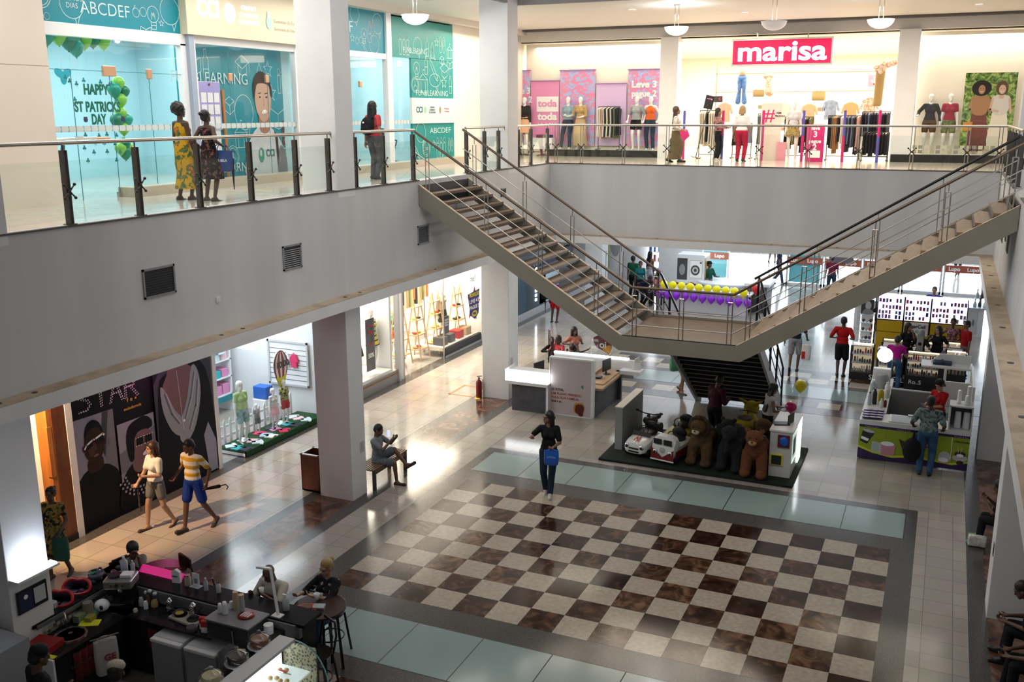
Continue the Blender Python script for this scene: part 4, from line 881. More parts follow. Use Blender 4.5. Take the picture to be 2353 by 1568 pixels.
# --- phone accessory kiosk ---
pk = thing('accessory_kiosk', 'black and glass phone accessory kiosk with lit showcases and yellow back panels', 'kiosk', (6.5, 11.1, 0))
WARMG = mat('case_interior', (.55, .42, .28), .6, emit=.35, ec=(1, .8, .55))
def showcase(x0, x1, y0, y1, z0, z1, lit=True, nm='showcase'):
    b = MB().use(BLACK).box(x0, y0, 0, x1, y1, z0); b.box(x0, y0, z0, x0+.04, y0+.04, z1); b.box(x1-.04, y0, z0, x1, y0+.04, z1); b.box(x0, y1-.02, z0, x1, y1, z1)
    b.use(STEEL).box(x0, y0-.005, z1-.02, x1, y0+.01, z1); b.use(LITV).box(x0+.04, y1-.03, z1-.06, x1-.04, y1-.02, z1-.02); b.use(WARMG).box(x0+.04, y1-.04, z0, x1-.04, y1-.03, z1-.06)
    o = b.build(nm, None, pk); b = MB().use(LGREY)
    for q in (.33, .66): b.box(x0+.04, y0+.03, z0+(z1-z0)*q-.006, x1-.04, y1-.03, z0+(z1-z0)*q+.006)
    b.build('shelf', None, o); b = MB().use(GLASS).add([(x0+.04, y0, z0), (x1-.04, y0, z0), (x1-.04, y0, z1), (x0+.04, y0, z1)], [(0, 1, 2, 3)]); b.use(GLASS).add([(x0, y0, z1+.002), (x1, y0, z1+.002), (x1, y1, z1+.002), (x0, y1, z1+.002)], [(0, 1, 2, 3)]); b.build('glass', None, o)
    return o
showcase(.0, .62, 0.25, .75, .22, 1.0); showcase(.72, 1.42, 0, .5, .32, 1.0); showcase(1.48, 2.35, -.25, .25, .40, 1.0); showcase(2.45, 3.0, -.1, .5, .5, 1.05); showcase(.75, 2.3, 1.3, 1.8, .5, .95); showcase(2.35, 2.95, 1.0, 1.8, .5, 1.0)
MB().box(2.35, -.27, .0, 2.45, .25, 1.05).build('end_post', BLACK, pk)
text('SUGARCELL', .2, TXW, pk, (1.05, -.005, .17), Rx90, width=1.0, ext=.003); text('Ro..S', .16, TXW, pk, (1.75, -.257, .22), Rx90, ext=.003)
b = MB().use(BLACK).box(.42, 2.85, 0, .46, 2.95, 2.0)
for x0, x1 in ((.5, 1.22), (1.26, 1.96), (2.0, 2.95)):
    b.use(BLACK).box(x0-.03, 2.87, .9, x1+.03, 2.95, 2.05); b.use(LITP).box(x0, 2.85, 1.30, x1, 2.87, 2.02); b.use(mat('amber_panel', (.60, .38, .01), .4)).box(x0, 2.85, .92, x1, 2.87, 1.26)
b.box(.5, 2.86, 0, 2.95, 2.94, .9); b.use(LITW).box(.5, 2.84, 2.02, 2.95, 2.95, 2.06); o = b.build('back_wall', None, pk)
b = MB().use(mat('sign_pale', (.75, .75, .75), .4)).box(1.28, 2.82, .86, 1.94, 2.85, 1.25); o2 = b.build('sign_board', None, pk); text('SugarCell', .14, TXK, o2, (1.61, 2.815, 1.14), Rx90, width=.52, bold=.02); text('& Case', .11, mat('sign_green', (.05, .25, .02), .4), o2, (1.66, 2.815, .99), Rx90, bold=.03)
cases = [mat('case_%d' % i, c, .35) for i, c in enumerate(((.05, .05, .3), (.3, .05, .25), (.02, .02, .03), (.5, .35, .45), (.1, .3, .35), (.55, .12, .2), (.35, .3, .6), (.25, .2, .3)))]
random.seed(3)
proto = {}
def pcase(loc, m, w_=.055, h_=.11):
    o = tag(MB().box(-w_/2, -.012, -h_/2, w_/2, 0, h_/2).build('phone_case', m, loc=loc), 'phone case hanging on the lit rear wall of the accessory kiosk', 'phone case', 'phone cases on the lit rear wall'); return o
for x0, x1 in ((.5, 1.22), (1.26, 1.96), (2.0, 2.95)):
    for r_, z in enumerate((1.88, 1.68, 1.52, 1.38)):
        nx = int((x1-x0)/.095)
        for i in range(nx):
            if random.random() < .75: pcase((6.5+x0+.05+i*.095, 11.1+2.85, z+random.uniform(-.01, .01)), random.choice(cases), .05+random.random()*.02, random.choice((.09, .11, .12)))
GOOD = [mat('goods_%d' % i, c, .4) for i, c in enumerate(((.03, .03, .03), (.6, .55, .5), (.5, .06, .04), (.1, .08, .07), (.7, .65, .55), (.02, .02, .02)))]
for (x0, x1, y0, zb, zt, lab, nn) in ((.08, .56, .45, .22, 1.0, 'small goods in the left lit showcase of the accessory kiosk', 7), (.78, 1.38, .2, .32, 1.0, 'small goods in the second lit showcase of the accessory kiosk', 9), (1.52, 2.3, -.05, .40, 1.0, 'small goods in the widest lit showcase of the accessory kiosk', 13), (2.5, 2.95, .1, .5, 1.05, 'small goods in the right lit showcase of the accessory kiosk', 5)):
    for sh in range(3):
        z = zb+(zt-zb)*(0, .33, .66)[sh]+.007
        for i in range(nn):
            x = x0+(x1-x0)*(i+.5)/nn; h = random.uniform(.06, .17); b = MB()
            if random.random() < .5: b.lathe([(.001, 0), (.022, 0), (.024, h*.6), (.01, h), (.001, h)], n=8)
            else: b.box(-.022, -.02, 0, .022, .02, h)
            tag(b.build('accessory_box', random.choice(GOOD), loc=(6.5+x, 11.1+y0+random.uniform(-.08, .08), z)), lab, 'accessory', lab)
t = thing('display_tower', 'glass display tower with a small poster on top at the left of the accessory kiosk', 'display', (6.62, 12.05, 0))
b = MB().use(BLACK).box(0, 0, 0, .4, .4, .7); b.use(LITV).box(.37, 0, .7, .4, .03, 1.75); b.use(LITW).box(0, .37, .7, .02, .4, 1.75); b.use(mat('tower_lime', (.45, .5, .05), .5)).box(0, 0, .7, .4, .4, .78); b.build('cabinet', None, t)
b = MB().use(LGREY)
for z in (1.0, 1.25, 1.5, 1.75): b.box(0, 0, z, .4, .4, z+.012)
b.build('shelf', None, t); MB().use(GLASS).add([(0, 0, .7), (.4, 0, .7), (.4, 0, 1.75), (0, 0, 1.75)], [(0, 1, 2, 3)]).build('glass', None, t)
g = G(plane_M((0.02, -.01, 1.78), (1, 0, 0), (0, .1, 1))); g.rect(0, 0, .34, .42, DARK); g.ell(.19, .25, .08, .12, LGREY); g.blob([(.05, 0), (.1, .14), (.2, .16), (.32, .1), (.33, 0)], GREY); g.build('poster', t)
for z in (.79, 1.015, 1.265, 1.515):
    for i in range(3): tag(MB().ell((0, 0, .05), (.05, .05, .05), 8, 6).build('accessory_box', GOOD[(i+int(z*10)) % 6], loc=(6.72+i*.1, 12.2, z)), 'dark accessory standing in the glass display tower', 'accessory', 'accessories in the display tower')
# --- far coffee kiosk with balloon garland and counters ---
fk = thing('coffee_kiosk', 'far coffee kiosk with curved printed counter and boxed machine housing', 'kiosk', (-1.0, 18.6, 0))
KWH = mat('kiosk_bright', (.75, .78, .82), .4)
b = MB().use(KWH); b.box(.2, 0.2, .75, 3.3, 1.6, .80); b.box(.3, .3, 0, 3.2, .4, .75); b.build('long_counter', None, fk)
b = MB().use(KWH); b.box(.15, 1.6, 0, 1.25, 2.5, 2.0); b.use(mat('housing_side', (.3, .2, .05), .5)).box(1.25, 1.62, .9, 1.27, 2.45, 1.9); o = b.build('machine_housing', None, fk, bevel=.02)
g = G(plane_M((.15, 1.595, 0), (1, 0, 0), (0, 0, 1)), .002); g.rect(.02, 1.0, .42, 1.85, DARK); g.ell(.22, 1.4, .12, .22, GREY); g.rect(.48, 1.05, 1.05, 1.82, TXW); g.line([(.52, 1.09), (1.01, 1.09), (1.01, 1.78), (.52, 1.78)], .012, TXK, True); g.ell(.74, 1.4, .18, .2, DARK); g.ell(.74, 1.4, .12, .13, LGREY); g.ell(.74, 1.4, .06, .07, DARK); g.ell(.95, 1.7, .04, .03, TXK); g.poly([(.0, .9), (.3, .8), (.6, .93), (.9, .8), (1.1, .88), (1.1, .75), (0, .7)], DRED); g.build('printed_panel', o)
MB().use(KWH).lathe([(.75, 0), (.78, .85), (.98, .98), (.98, 1.02), (.7, 1.02)], (2.1, 1.7, 0), 28, sx=1.15, sy=.8).build('curved_counter', KWH, fk, smooth=True, angle=40)
text('McCafé', .26, TXW, fk, (2.2, .85, .86), (75, 0, 0), bold=.03); 
b = MB().use(SLATE).box(3.0, 1.1, 0, 3.75, 2.4, 1.0); b.use(KWH).box(2.9, 1.05, 1.0, 3.85, 2.5, 1.12); b.build('end_cabinet', None, fk, bevel=.02)
gar = 'yellow and purple balloons on the coffee kiosk counter front'
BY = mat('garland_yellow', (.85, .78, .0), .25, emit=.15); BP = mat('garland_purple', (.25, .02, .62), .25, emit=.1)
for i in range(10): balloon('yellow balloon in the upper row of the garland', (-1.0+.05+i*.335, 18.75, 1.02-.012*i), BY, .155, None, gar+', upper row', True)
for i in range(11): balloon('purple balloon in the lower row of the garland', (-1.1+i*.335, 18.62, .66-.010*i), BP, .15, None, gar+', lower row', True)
balloon('red balloon at the right end of the garland', (2.55, 18.5, 1.12), mat('balloon_red', (.75, .02, .02), .3), .16)
# white hall counter behind the accessory kiosk
hc_ = thing('white_counter', 'long white low counter with cupboard doors beyond the accessory kiosk', 'counter', (6.0, 18.5, 0))
MB().use(KWH).box(0, 0, 0, 4.1, .6, .95).build('cabinet', None, hc_); MB().use(mat('counter_edge', (.45, .5, .55), .4)).box(-.05, -.05, .95, 4.15, .65, 1.0).build('top', None, hc_)
for i in range(3): o = MB().use(LGREY).box(.1+i*1.3, -.02, .1, 1.3+i*1.3, 0, .88).build('door', None, hc_); MB().box(1.18+i*1.3, -.05, .4, 1.2+i*1.3, -.02, .6).build('handle', DARK, o)
for i, x in enumerate((10.3, 10.45, 10.6, 10.35, 10.5)):
    b = MB(); b.lathe([(.001, 0), (.05, 0), (.06, .1), (.02, .2), (.03, .3), (.001, .3)], n=10); tag(b.build('perfume_bottle', [BT, DARK, TXW][i % 3], smooth=True, loc=(x-.5, 18.7+.1*(i % 2), 1.0+.3*(i//3))), 'small bottle in the clear pyramid at the end of the white counter', 'bottle', 'bottles on the white counter end')
# ================= the people =================
def cl(n, c, r_=.75, **k): return mat('cloth_'+n, c, r_, spec=.2, **k)
CK = cl('black', (.012, .012, .014)); CW_ = cl('white', (.66, .66, .66)); CJ = cl('denim', (.04, .10, .20), var=.3, vs=5); CJD = cl('dark_denim', (.02, .035, .06), var=.25, vs=6); CR = cl('red', (.36, .008, .012)); CN = cl('navy', (.015, .02, .05)); CG = cl('grey', (.16, .16, .165)); CKH = cl('khaki', (.25, .23, .19))
FLORAL = ramp_mat('cloth_yellow_floral', [(.0, (.52, .28, .015)), (.50, (.56, .31, .015)), (.54, (.04, .13, .06)), (.60, (.05, .16, .08)), (.64, (.55, .10, .03)), (.70, (.55, .30, .02))], 7.5, 3, .75, dist=.6)
DFLOR = ramp_mat('cloth_dark_floral', [(.0, (.008, .008, .012)), (.56, (.012, .010, .014)), (.60, (.28, .07, .05)), (.66, (.06, .09, .04))], 16, 3, .75)
CAMO = ramp_mat('cloth_leaf_print', [(.3, (.03, .05, .06)), (.45, (.10, .15, .15)), (.55, (.26, .33, .32)), (.66, (.03, .06, .06))], 8, 3, .8, dist=1)
PLAID = ramp_mat('cloth_check', [(.35, (.62, .58, .54)), (.5, (.35, .30, .27)), (.6, (.7, .66, .6))], 16, 2, .8, vec=(1, 1, .3)); PRNT = ramp_mat('cloth_rose_print', [(.4, (.10, .02, .03)), (.55, (.45, .25, .25)), (.7, (.06, .015, .02))], 18, 3, .8)
STRP = ramp_mat('cloth_mustard_stripe', [(0, (.72, .70, .66)), (.56, (.72, .70, .66)), (.6, (.62, .36, .03)), (1, (.62, .36, .03))], 2.2, 1, .8, kind='wave', rot=(0, 90, 0), interp='CONSTANT')
def bag(name, label, loc, sz, m, rz=0, handles=.12, group=None, ht=True):
    t = thing(name, label, 'bag', loc, rz, group); w_, d_, h_ = sz
    b = MB(); n = 16; vs = []
    for z, f in ((0, .82), (.06, .97), (.5, 1.04), (.92, 1.0), (1, .97)):
        vs += [(w_/2*f*math.copysign(abs(math.cos(2*PI*q/n))**.5, math.cos(2*PI*q/n)), d_/2*f*(1-.35*(z > .9))*math.copysign(abs(math.sin(2*PI*q/n))**.6, math.sin(2*PI*q/n)), h_*z-h_) for q in range(n)]
    b.add(vs, [[i*n+q, i*n+(q+1) % n, (i+1)*n+(q+1) % n, (i+1)*n+q] for i in range(4) for q in range(n)]+[list(range(n-1, -1, -1)), list(range(4*n, 5*n))]); b.build('bag_body', m, t, smooth=True, angle=50)
    if handles:
        for y in (-d_*.3, d_*.3): MB().tube([(w_*.28*math.cos(PI*i/8), y, handles*math.sin(PI*i/8)-.01) for i in range(9)], .007, 6).build('handle', m, t, smooth=True)
    return t
FL = (mat('sandal_black', (.03, .02, .02), .6), 'flip'); SN = (mat('shoe_pale', (.5, .45, .4), .5), 'shoe'); SB = (mat('shoe_black', (.015, .015, .015), .4), 'shoe')
# upper gallery
person('curly haired woman in a yellow floral dress watching the school window', (-3.6, -3.62, ZU), 172, 1.62, 'd', True, 'afro', top=FLORAL, sl=0, straps=1, bot=FLORAL, botkind='dress', bl=.86, shoe=FL, lh=(-.24, -.06, .83), rh=(.24, -.04, .84), lf=(-.09, -.05, .08), rf=(.10, .06, .08))
person('woman with pinned up hair in a dark floral dress holding a blue shopping bag', (-3.05, -3.6, ZU), 178, 1.52, 'd', True, 'bun', top=DFLOR, sl=0, straps=1, bot=DFLOR, botkind='dress', bl=.62, shoe=FL, lh=(-.24, -.12, 1.05), rh=(.26, -.1, .98), lf=(-.12, .05, .08), rf=(.13, .0, .08), hp=-8)
t = bag('shopping_bag', 'blue shopping bag with white lettering held by the woman in dark florals', (-2.86, -3.50, ZU+.86), (.40, .14, .36), mat('bag_blue', (.015, .05, .22), .5), 8); text('CASA BELA', .06, TXW, t, (0, -.078, -.17), Rx90, width=.28)
b = MB(); b.cap((0, 0, .62), (0, 0, .12), .03, .008); b.tube([(0, 0, .62), (0, 0, .74), (.03, 0, .78), (.06, 0, .74)], .007); tag(b.build('umbrella', CK, smooth=True, loc=(-2.68, -3.45, ZU+.08)), 'closed dark umbrella hanging beside the blue shopping bag', 'umbrella')
person('girl with long dark hair and a black backpack seen from behind', (-3.35, 2.2, ZU), 170, 1.70, 't', True, 'longer', top=cl('coral', (.50, .06, .07)), sl=.35, bot=cl('grey_jeans', (.085, .085, .095), var=.3, vs=7), shoe=(mat('boot_black', (.02, .02, .02), .5), 'boot'), rh=(.24, .02, .80), lh=(-.2, -.08, .9), lf=(-.10, .04, .08), rf=(.11, -.06, .08))
bp = thing('backpack', 'black backpack with small badge worn by the girl at the short balustrade', 'backpack', (-3.38, 2.04, ZU+1.18), -8)
b = MB(); b.ell((0, -.04, 0), (.17, .11, .21)); b.ell((0, -.13, -.07), (.12, .05, .11)); rem(b.build('pack', CK, bp, smooth=True), .012); MB().ell((0, -.175, .08), (.03, .012, .02), 8, 5).build('badge', SWHITE, bp)
for x in (-.1, .1): MB().tube([(x, .02, .18), (x, .16, .22), (x*1.1, .24, .1), (x, .1, -.16)], .014).build('strap', CK, bp, smooth=True)
person('woman in a checked blouse and long brown skirt leaving along the gallery', (1.05, 12.0, ZU), 100, 1.60, 't', True, 'long', hc='n', top=PLAID, sl=.9, bot=cl('brown_skirt', (.12, .085, .045)), botkind='skirt', bl=1.0, shoe=SB, rh=(.1, -.22, 1.0), lh=(-.15, -.18, 1.0), lf=(-.1, -.15, .08), rf=(.1, .22, .1), vox=.013)
person('shop assistant with long dark hair and rose blouse standing by the clothes rack', (1.95, 13.6, ZU), 75, 1.56, 't', True, 'long', top=PRNT, sl=.6, bot=CK, shoe=SN, rh=(.12, -.3, 1.08), lh=(-.12, -.3, 1.06), vox=.014)
person('blonde customer in white top and wide crimson trousers entering the store', (2.78, 13.1, ZU), 172, 1.62, 't', True, 'bob', hc='y', top=CW_, sl=.5, bot=cl('crimson', (.38, .015, .05)), shoe=SB, fat=1.18, rh=(.28, -.02, .85), lh=(-.28, -.05, .85), vox=.014)
# hall floor
person('woman in black T-shirt and dark jeans crossing the chequered floor, looking aside', (1.84, -.05, 0), 14, 1.72, 't', True, 'longer', top=CK, sl=.45, bot=CJD, shoe=SN, hy=-55, lh=(-.30, -.16, 1.22), rh=(.12, -.26, 1.08), lf=(-.06, .06, .09), rf=(.05, -.14, .08), curl=.9, vox=.009)
t = bag('carrier_bag', 'bright blue carrier bag held by the woman in the black T-shirt', (2.02, -.36, 1.06), (.28, .08, .30), mat('carrier_blue', (.015, .12, .55), .4), 18, .03); text('eMillas', .06, mat('pale_blue_text', (.3, .6, .9), .5), t, (0, -.05, -.13), Rx90, width=.16)
person('young woman in white T-shirt and grey shorts walking past the sunglasses poster', (-4.15, -4.40, 0), -4, 1.65, 'l', True, 'long', hc='n', top=CW_, sl=.4, bot=CG, bl=.3, shoe=FL, hy=-25, lh=(-.2, -.24, .95), rh=(.05, -.26, 1.13), lf=(-.12, -.16, .08), rf=(.16, .22, .12), curl=.8, vox=.009, tw=-8)
b = MB(); b.tube([(0.02*math.sin(i), .02*math.cos(i*1.3), -.06*i) for i in range(9)], [.01+.008*(i % 2) for i in range(9)], 6); b.ell((0, 0, -.52), (.03, .02, .05)); tag(b.build('lanyard', mat('lanyard_dark', (.05, .04, .04), .6), smooth=True, loc=(-4.36, -4.62, .92)), 'dark beaded lanyard dangling from the hand of the young woman', 'lanyard')
person('man in mustard striped polo and blue shorts striding with an umbrella', (-3.52, -4.12, 0), -2, 1.70, 'b', False, 'short', top=STRP, sl=.42, bot=cl('royal', (.012, .04, .26)), bl=.42, shoe=FL, hy=-20, hp=15, lh=(-.34, -.08, .98), rh=(.27, .06, .9), lf=(-.05, -.24, .08), rf=(.22, .26, .14), curl=.8, vox=.009)
b = MB(); b.cap((-.28, 0, -.14), (.24, .06, .02), .012, .035); b.tube([(.24, .06, .02), (.38, .08, .07), (.43, .08, .03), (.40, .07, -.02)], .010); tag(b.build('umbrella', CK, smooth=True, loc=(-3.28, -4.05, .82)), 'closed black umbrella with curved handle in the striped polo man hand', 'umbrella')
person('woman in a yellow leaf print dress with a green bag behind the lit column', (-4.25, -6.55, 0), 20, 1.55, 'b', True, 'bun', top=ramp_mat('cloth_jungle', [(.4, (.02, .025, .02)), (.52, (.40, .26, .05)), (.62, (.05, .05, .05)), (.7, (.4, .4, .38))], 10, 3, .8), sl=.3, bot=MATS['cloth_jungle'], botkind='dress', bl=.6, shoe=FL, rh=(.2, -.2, .95), lf=(-.1, -.1, .08), rf=(.14, .12, .1), vox=.01)
bag('tote_bag', 'dark green tote bag carried by the woman behind the lit column', (-3.95, -6.72, .82), (.26, .1, .40), mat('bag_dark_green', (.02, .10, .07), .6), 20)
SEAT = dict(pel=(0, .05, .52), lf=(-.12, -.42, .08), rf=(.12, -.40, .08), kpole=(0, -1, .6))
person('person sitting on the slatted bench behind the column, legs crossed, using a phone', (-1.62, -.78, 0), 100, 1.62, 'b', False, 'short', top=cl('grey_stripe_tee', (.18, .2, .22)), sl=.4, bot=cl('striped_shorts', (.12, .14, .16), var=.4, vs=20), bl=.45, shoe=FL, pel=(0, .05, .52), lf=(-.12, -.42, .08), rf=(.05, -.58, .42), lh=(-.1, -.3, .98), rh=(.1, -.32, .96), kpole=(0, -1, .7), hp=25)
tag(MB().box(-.035, -.005, -.07, .035, .005, .07).build('smartphone', mat('phone_glow', (.6, .7, .9), .3, emit=.9), loc=(-1.40, -.76, 1.06)), 'lit smartphone held by the person on the bench', 'phone')
person('man in red T-shirt and black shorts walking away towards the entrance', (6.25, 11.5, 0), 176, 1.74, 'd', False, 'short', top=cl('scarlet', (.40, .01, .01)), sl=.45, bot=CK, bl=.48, shoe=SB, lh=(-.22, -.1, 1.08), rh=(.24, -.12, 1.08), lf=(-.09, .02, .08), rf=(.05, .2, .14), vox=.01)
person('man in navy T-shirt and checked shorts walking away with a plastic bag', (4.92, 11.75, 0), 178, 1.70, 'b', False, 'short', top=CN, sl=.45, bot=cl('check_shorts', (.28, .29, .31), var=.25, vs=16), bl=.5, shoe=FL, lh=(-.32, -.06, .95), rh=(.30, .02, .84), lf=(-.10, .04, .08), rf=(.08, .25, .16), vox=.01)
t = bag('plastic_bag', 'white and red plastic shopping bag carried by the man in navy', (5.25, 11.7, .80), (.26, .14, .46), mat('plastic_white', (.75, .72, .72), .3), 0); MB().cb((-.07, -.07, -.3), (.1, .01, .22)).build('red_print', RED, t)
person('customer in a grey leaf print shirt and jeans ordering at the ice cream kiosk', (8.68, 4.12, 0), 176, 1.70, 'd', False, 'short', top=CAMO, sl=.45, bot=CJ, shoe=SB, fat=1.15, lh=(-.27, -.14, .98), rh=(.30, -.12, 1.0), hp=8, vox=.009)
bg = thing('backpack', 'black backpack hanging from the hand of the leaf print shirt customer', 'backpack', (8.40, 3.98, .55), 0); b = MB(); b.ell((0, 0, 0), (.19, .13, .27)); b.cap((0, 0, .22), (.02, .02, .36), .03); rem(b.build('pack', CK, bg, smooth=True), .014)
person('server in red shirt and black cap behind the ice cream counter', (8.85, 5.85, 0), -38, 1.64, 'l', True, 'pony', top=CR, sl=.45, bot=CK, shoe=SB, hat=(CK, 'beanie'), lh=(-.14, -.3, 1.12), rh=(.02, -.32, 1.1), hp=22, vox=.009)
person('customer in magenta top and jeans leaning over the accessory kiosk', (7.72, 10.35, 0), 178, 1.62, 't', False, 'short', top=cl('magenta', (.38, .01, .22)), sl=.3, bot=CJ, shoe=SB, lean=38, pel=(0, .02, .92), lh=(-.18, -.5, 1.05), rh=(.2, -.5, 1.08), lf=(-.11, -.05, .08), rf=(.11, .02, .08), vox=.011)
person('assistant with long black hair drinking behind the widest showcase', (7.95, 11.95, 0), 30, 1.62, 't', True, 'longer', top=CK, sl=.4, bot=CK, shoe=SB, rh=(.06, -.18, 1.42), lh=(-.2, -.2, 1.05), hy=20, vox=.012)
person('assistant with grey streaked hair seen from behind in the accessory kiosk', (8.30, 11.75, 0), 170, 1.50, 't', True, 'longer', hc='g', top=CK, sl=.4, bot=CK, shoe=SB, rh=(.22, -.25, 1.1), lh=(-.25, -.1, 1.1), vox=.012)
person('assistant in black T-shirt facing the hall, hand on hip, accessory kiosk', (8.72, 11.85, 0), -8, 1.62, 'l', True, 'long', top=CK, sl=.4, bot=CK, shoe=SB, rh=(.26, -.1, 1.05), lh=(-.18, -.16, 1.32), hy=-25, vox=.012)
person('woman in a sparkly blouse standing right of the amber kiosk panel', (9.1, 13.1, 0), -10, 1.62, 'b', True, 'bun', top=PRNT, sl=.2, bot=CK, shoe=SB, lh=(-.3, -.12, 1.15), rh=(.2, -.2, 1.1), vox=.013)
person('person in red beside the far right end of the accessory kiosk', (9.45, 12.9, 0), -60, 1.62, 't', False, 'short', top=CR, sl=.4, bot=CG, shoe=SB, vox=.014)
person('person in dark maroon hoodie looking at a phone by the toy rides', (4.25, 3.95, .05), 150, 1.66, 'd', False, 'short', top=cl('maroon', (.06, .012, .025)), sl=.95, bot=CK, shoe=SB, lh=(-.12, -.3, 1.08), rh=(.1, -.32, 1.08), hp=30, lean=8, vox=.01, fat=1.1)
person('attendant with long dark hair and white vest at the toy ride counter', (5.42, 3.98, .05), 120, 1.60, 't', True, 'longer', top=CW_, sl=.0, bot=CK, shoe=SB, rh=(.16, -.34, 1.08), lh=(-.12, -.3, 1.06), hp=25, lean=6, vox=.01)
person('woman in shorts passing behind the lower stair flight', (2.48, 8.1, 0), 60, 1.65, 't', True, 'long', top=CG, sl=.3, bot=CK, bl=.3, shoe=FL, lf=(-.1, -.1, .08), rf=(.1, .18, .12), rh=(.26, -.06, .85), vox=.012)
bag('tote_bag', 'green cloth bag carried past the stair by the woman in shorts', (2.32, 7.95, 1.0), (.34, .16, .36), mat('bag_green', (.06, .26, .13), .6), 50)
person('woman in purple top and red shorts walking off past the optician', (-4.0, 15.1, 0), 175, 1.66, 'd', True, 'short', top=cl('violet', (.16, .015, .16)), sl=.3, bot=cl('red_shorts', (.5, .01, .015)), bl=.42, shoe=FL, lh=(-.3, -.1, .98), vox=.012)
bag('handbag', 'black handbag of the woman in red shorts', (-4.32, 15.0, 1.12), (.34, .14, .26), CK, 5)
b = MB(); b.cap((0, 0, .6), (0, 0, 0), .03, .006); tag(b.build('umbrella', CK, smooth=True, loc=(-4.3, 14.95, .35)), 'closed black umbrella under the black handbag', 'umbrella')
# bench group
person('boy in a black tracksuit top sitting at the left end of the bench', (-1.55, 8.75, 0), 60, 1.35, 'b', False, 'buzz', top=CK, sl=.95, bot=CK, shoe=SB, vox=.012, **SEAT)
person('woman in a red zigzag top sitting with her back turned on the bench', (-1.22, 8.45, 0), 165, 1.55, 'b', True, 'bob', hc='n', top=ramp_mat('cloth_zigzag', [(.4, (.45, .02, .05)), (.6, (.70, .16, .18))], 6, 1, .8, kind='wave', dist=3), sl=.3, bot=ramp_mat('cloth_graphic', [(.45, (.02, .02, .03)), (.55, (.6, .5, .55))], 7, 2, .8), botkind='skirt', bl=.5, shoe=SB, vox=.012, **SEAT)
person('woman in a salmon top behind the group on the bench', (-1.05, 9.25, 0), 40, 1.65, 'b', True, 'long', top=cl('salmon', (.60, .22, .17)), sl=.3, bot=CK, shoe=SB, vox=.012, **SEAT)
person('child in a green top crouching with raised arm at the bench', (-.62, 8.1, 0), 100, 1.35, 'd', True, 'afro', top=cl('emerald', (.02, .22, .08)), sl=.3, bot=CK, shoe=SB, vox=.012, pel=(0, .05, .52), lf=(-.12, -.42, .08), rf=(.12, -.40, .08), kpole=(0, -1, .6), rh=(.2, -.4, 1.1))
# far hall
person('man in dark green T-shirt standing before the pharmacy shelves', (-2.75, 20.6, 0), 165, 1.75, 'b', False, 'short', top=cl('bottle_green', (.01, .10, .05)), sl=.4, bot=CK, shoe=SB, vox=.015)
person('woman in teal top beside the man in green', (-2.3, 20.1, 0), 20, 1.62, 'b', True, 'bun', top=cl('teal', (.01, .14, .15)), sl=.4, bot=CK, shoe=SB, vox=.015)
person('woman in a white printed skirt at the pharmacy shelves', (-2.55, 22.4, 0), 150, 1.70, 'b', True, 'long', top=cl('beige', (.4, .25, .2)), sl=.0, bot=ramp_mat('cloth_white_print', [(.4, (.7, .72, .8)), (.6, (.5, .4, .45))], 9, 2, .8), bl=.5, botkind='skirt', shoe=SB, vox=.015)
person('woman in salmon top seated behind the landing railing view', (-1.55, 19.9, 0), 5, 1.66, 'b', True, 'long', top=MATS['cloth_salmon'], sl=.2, bot=CK, shoe=SB, vox=.015, **SEAT)
person('person in dark clothes bending down beside the balloon garland', (-1.95, 19.3, 0), 60, 1.6, 'd', False, 'short', top=CN, sl=.4, bot=CK, shoe=SB, lean=55, pel=(0, .05, .8), vox=.015)
person('coffee kiosk worker in dark green holding a tablet', (.35, 20.6, 0), 60, 1.70, 'b', False, 'short', top=cl('work_green', (.01, .07, .05)), sl=.5, bot=CK, shoe=SB, rh=(.1, -.36, 1.15), lh=(-.2, -.2, 1.05), hat=(CK, 'cap'), vox=.014)
def walker(label, x, y, rz, top, bot, H=1.7, **k): person(label, (x, y, 0), rz, H, 'b', k.pop('fem', False), k.pop('hair', 'short'), top=top, sl=.4, bot=bot, shoe=SB, vox=.016, face=False, lf=(-.08, -.18, .08), rf=(.1, .22, .14), **k)
walker('person in dark jacket with white bag striding in through the entrance', 2.15, 26.4, 100, CN, CJD)
walker('person in maroon football shirt and dark jeans heading to the exit', 4.6, 24.2, 175, cl('wine', (.12, .01, .03)), CJD)
walker('dark clothed pair member behind the glass entrance doors, near one', 3.3, 30.3, 10, CK, CK)
walker('woman in shorts outside the open entrance', .9, 32.5, 170, CK, CK, fem=True, hair='long', bl=.3)
walker('person in dark trousers outside the glass doors, right of the middle', 6.2, 31.5, 160, CK, CK)
walker('person with blue bag outside the rightmost glass door', 9.4, 32.0, 190, CN, CK)
person('woman in black sitting with her back to us at the white counter', (8.0, 18.0, 0), 170, 1.62, 'l', True, 'long', top=CK, sl=.9, bot=CJ, shoe=SB, vox=.015, pel=(0, .05, .62), lf=(-.12, -.42, .3), rf=(.12, -.40, .3), kpole=(0, -1, .6), face=False)
person('man in blue polo sitting behind the white counter', (8.5, 19.6, 0), -10, 1.7, 't', False, 'short', top=cl('polo_blue', (.03, .04, .22)), sl=.4, bot=CJ, shoe=SB, vox=.015, pel=(0, .05, .65), lf=(-.12, -.42, .3), rf=(.12, -.40, .3), kpole=(0, -1, .6), lh=(-.18, -.3, 1.05), rh=(.18, -.3, 1.05))
person('person in black with a red bag at the left of the white counter', (6.9, 17.9, 0), 160, 1.5, 'b', True, 'long', top=CK, sl=.9, bot=CK, shoe=SB, vox=.016, pel=(0, .05, .52), lf=(-.12, -.42, .08), rf=(.12, -.40, .08), kpole=(0, -1, .6), face=False)
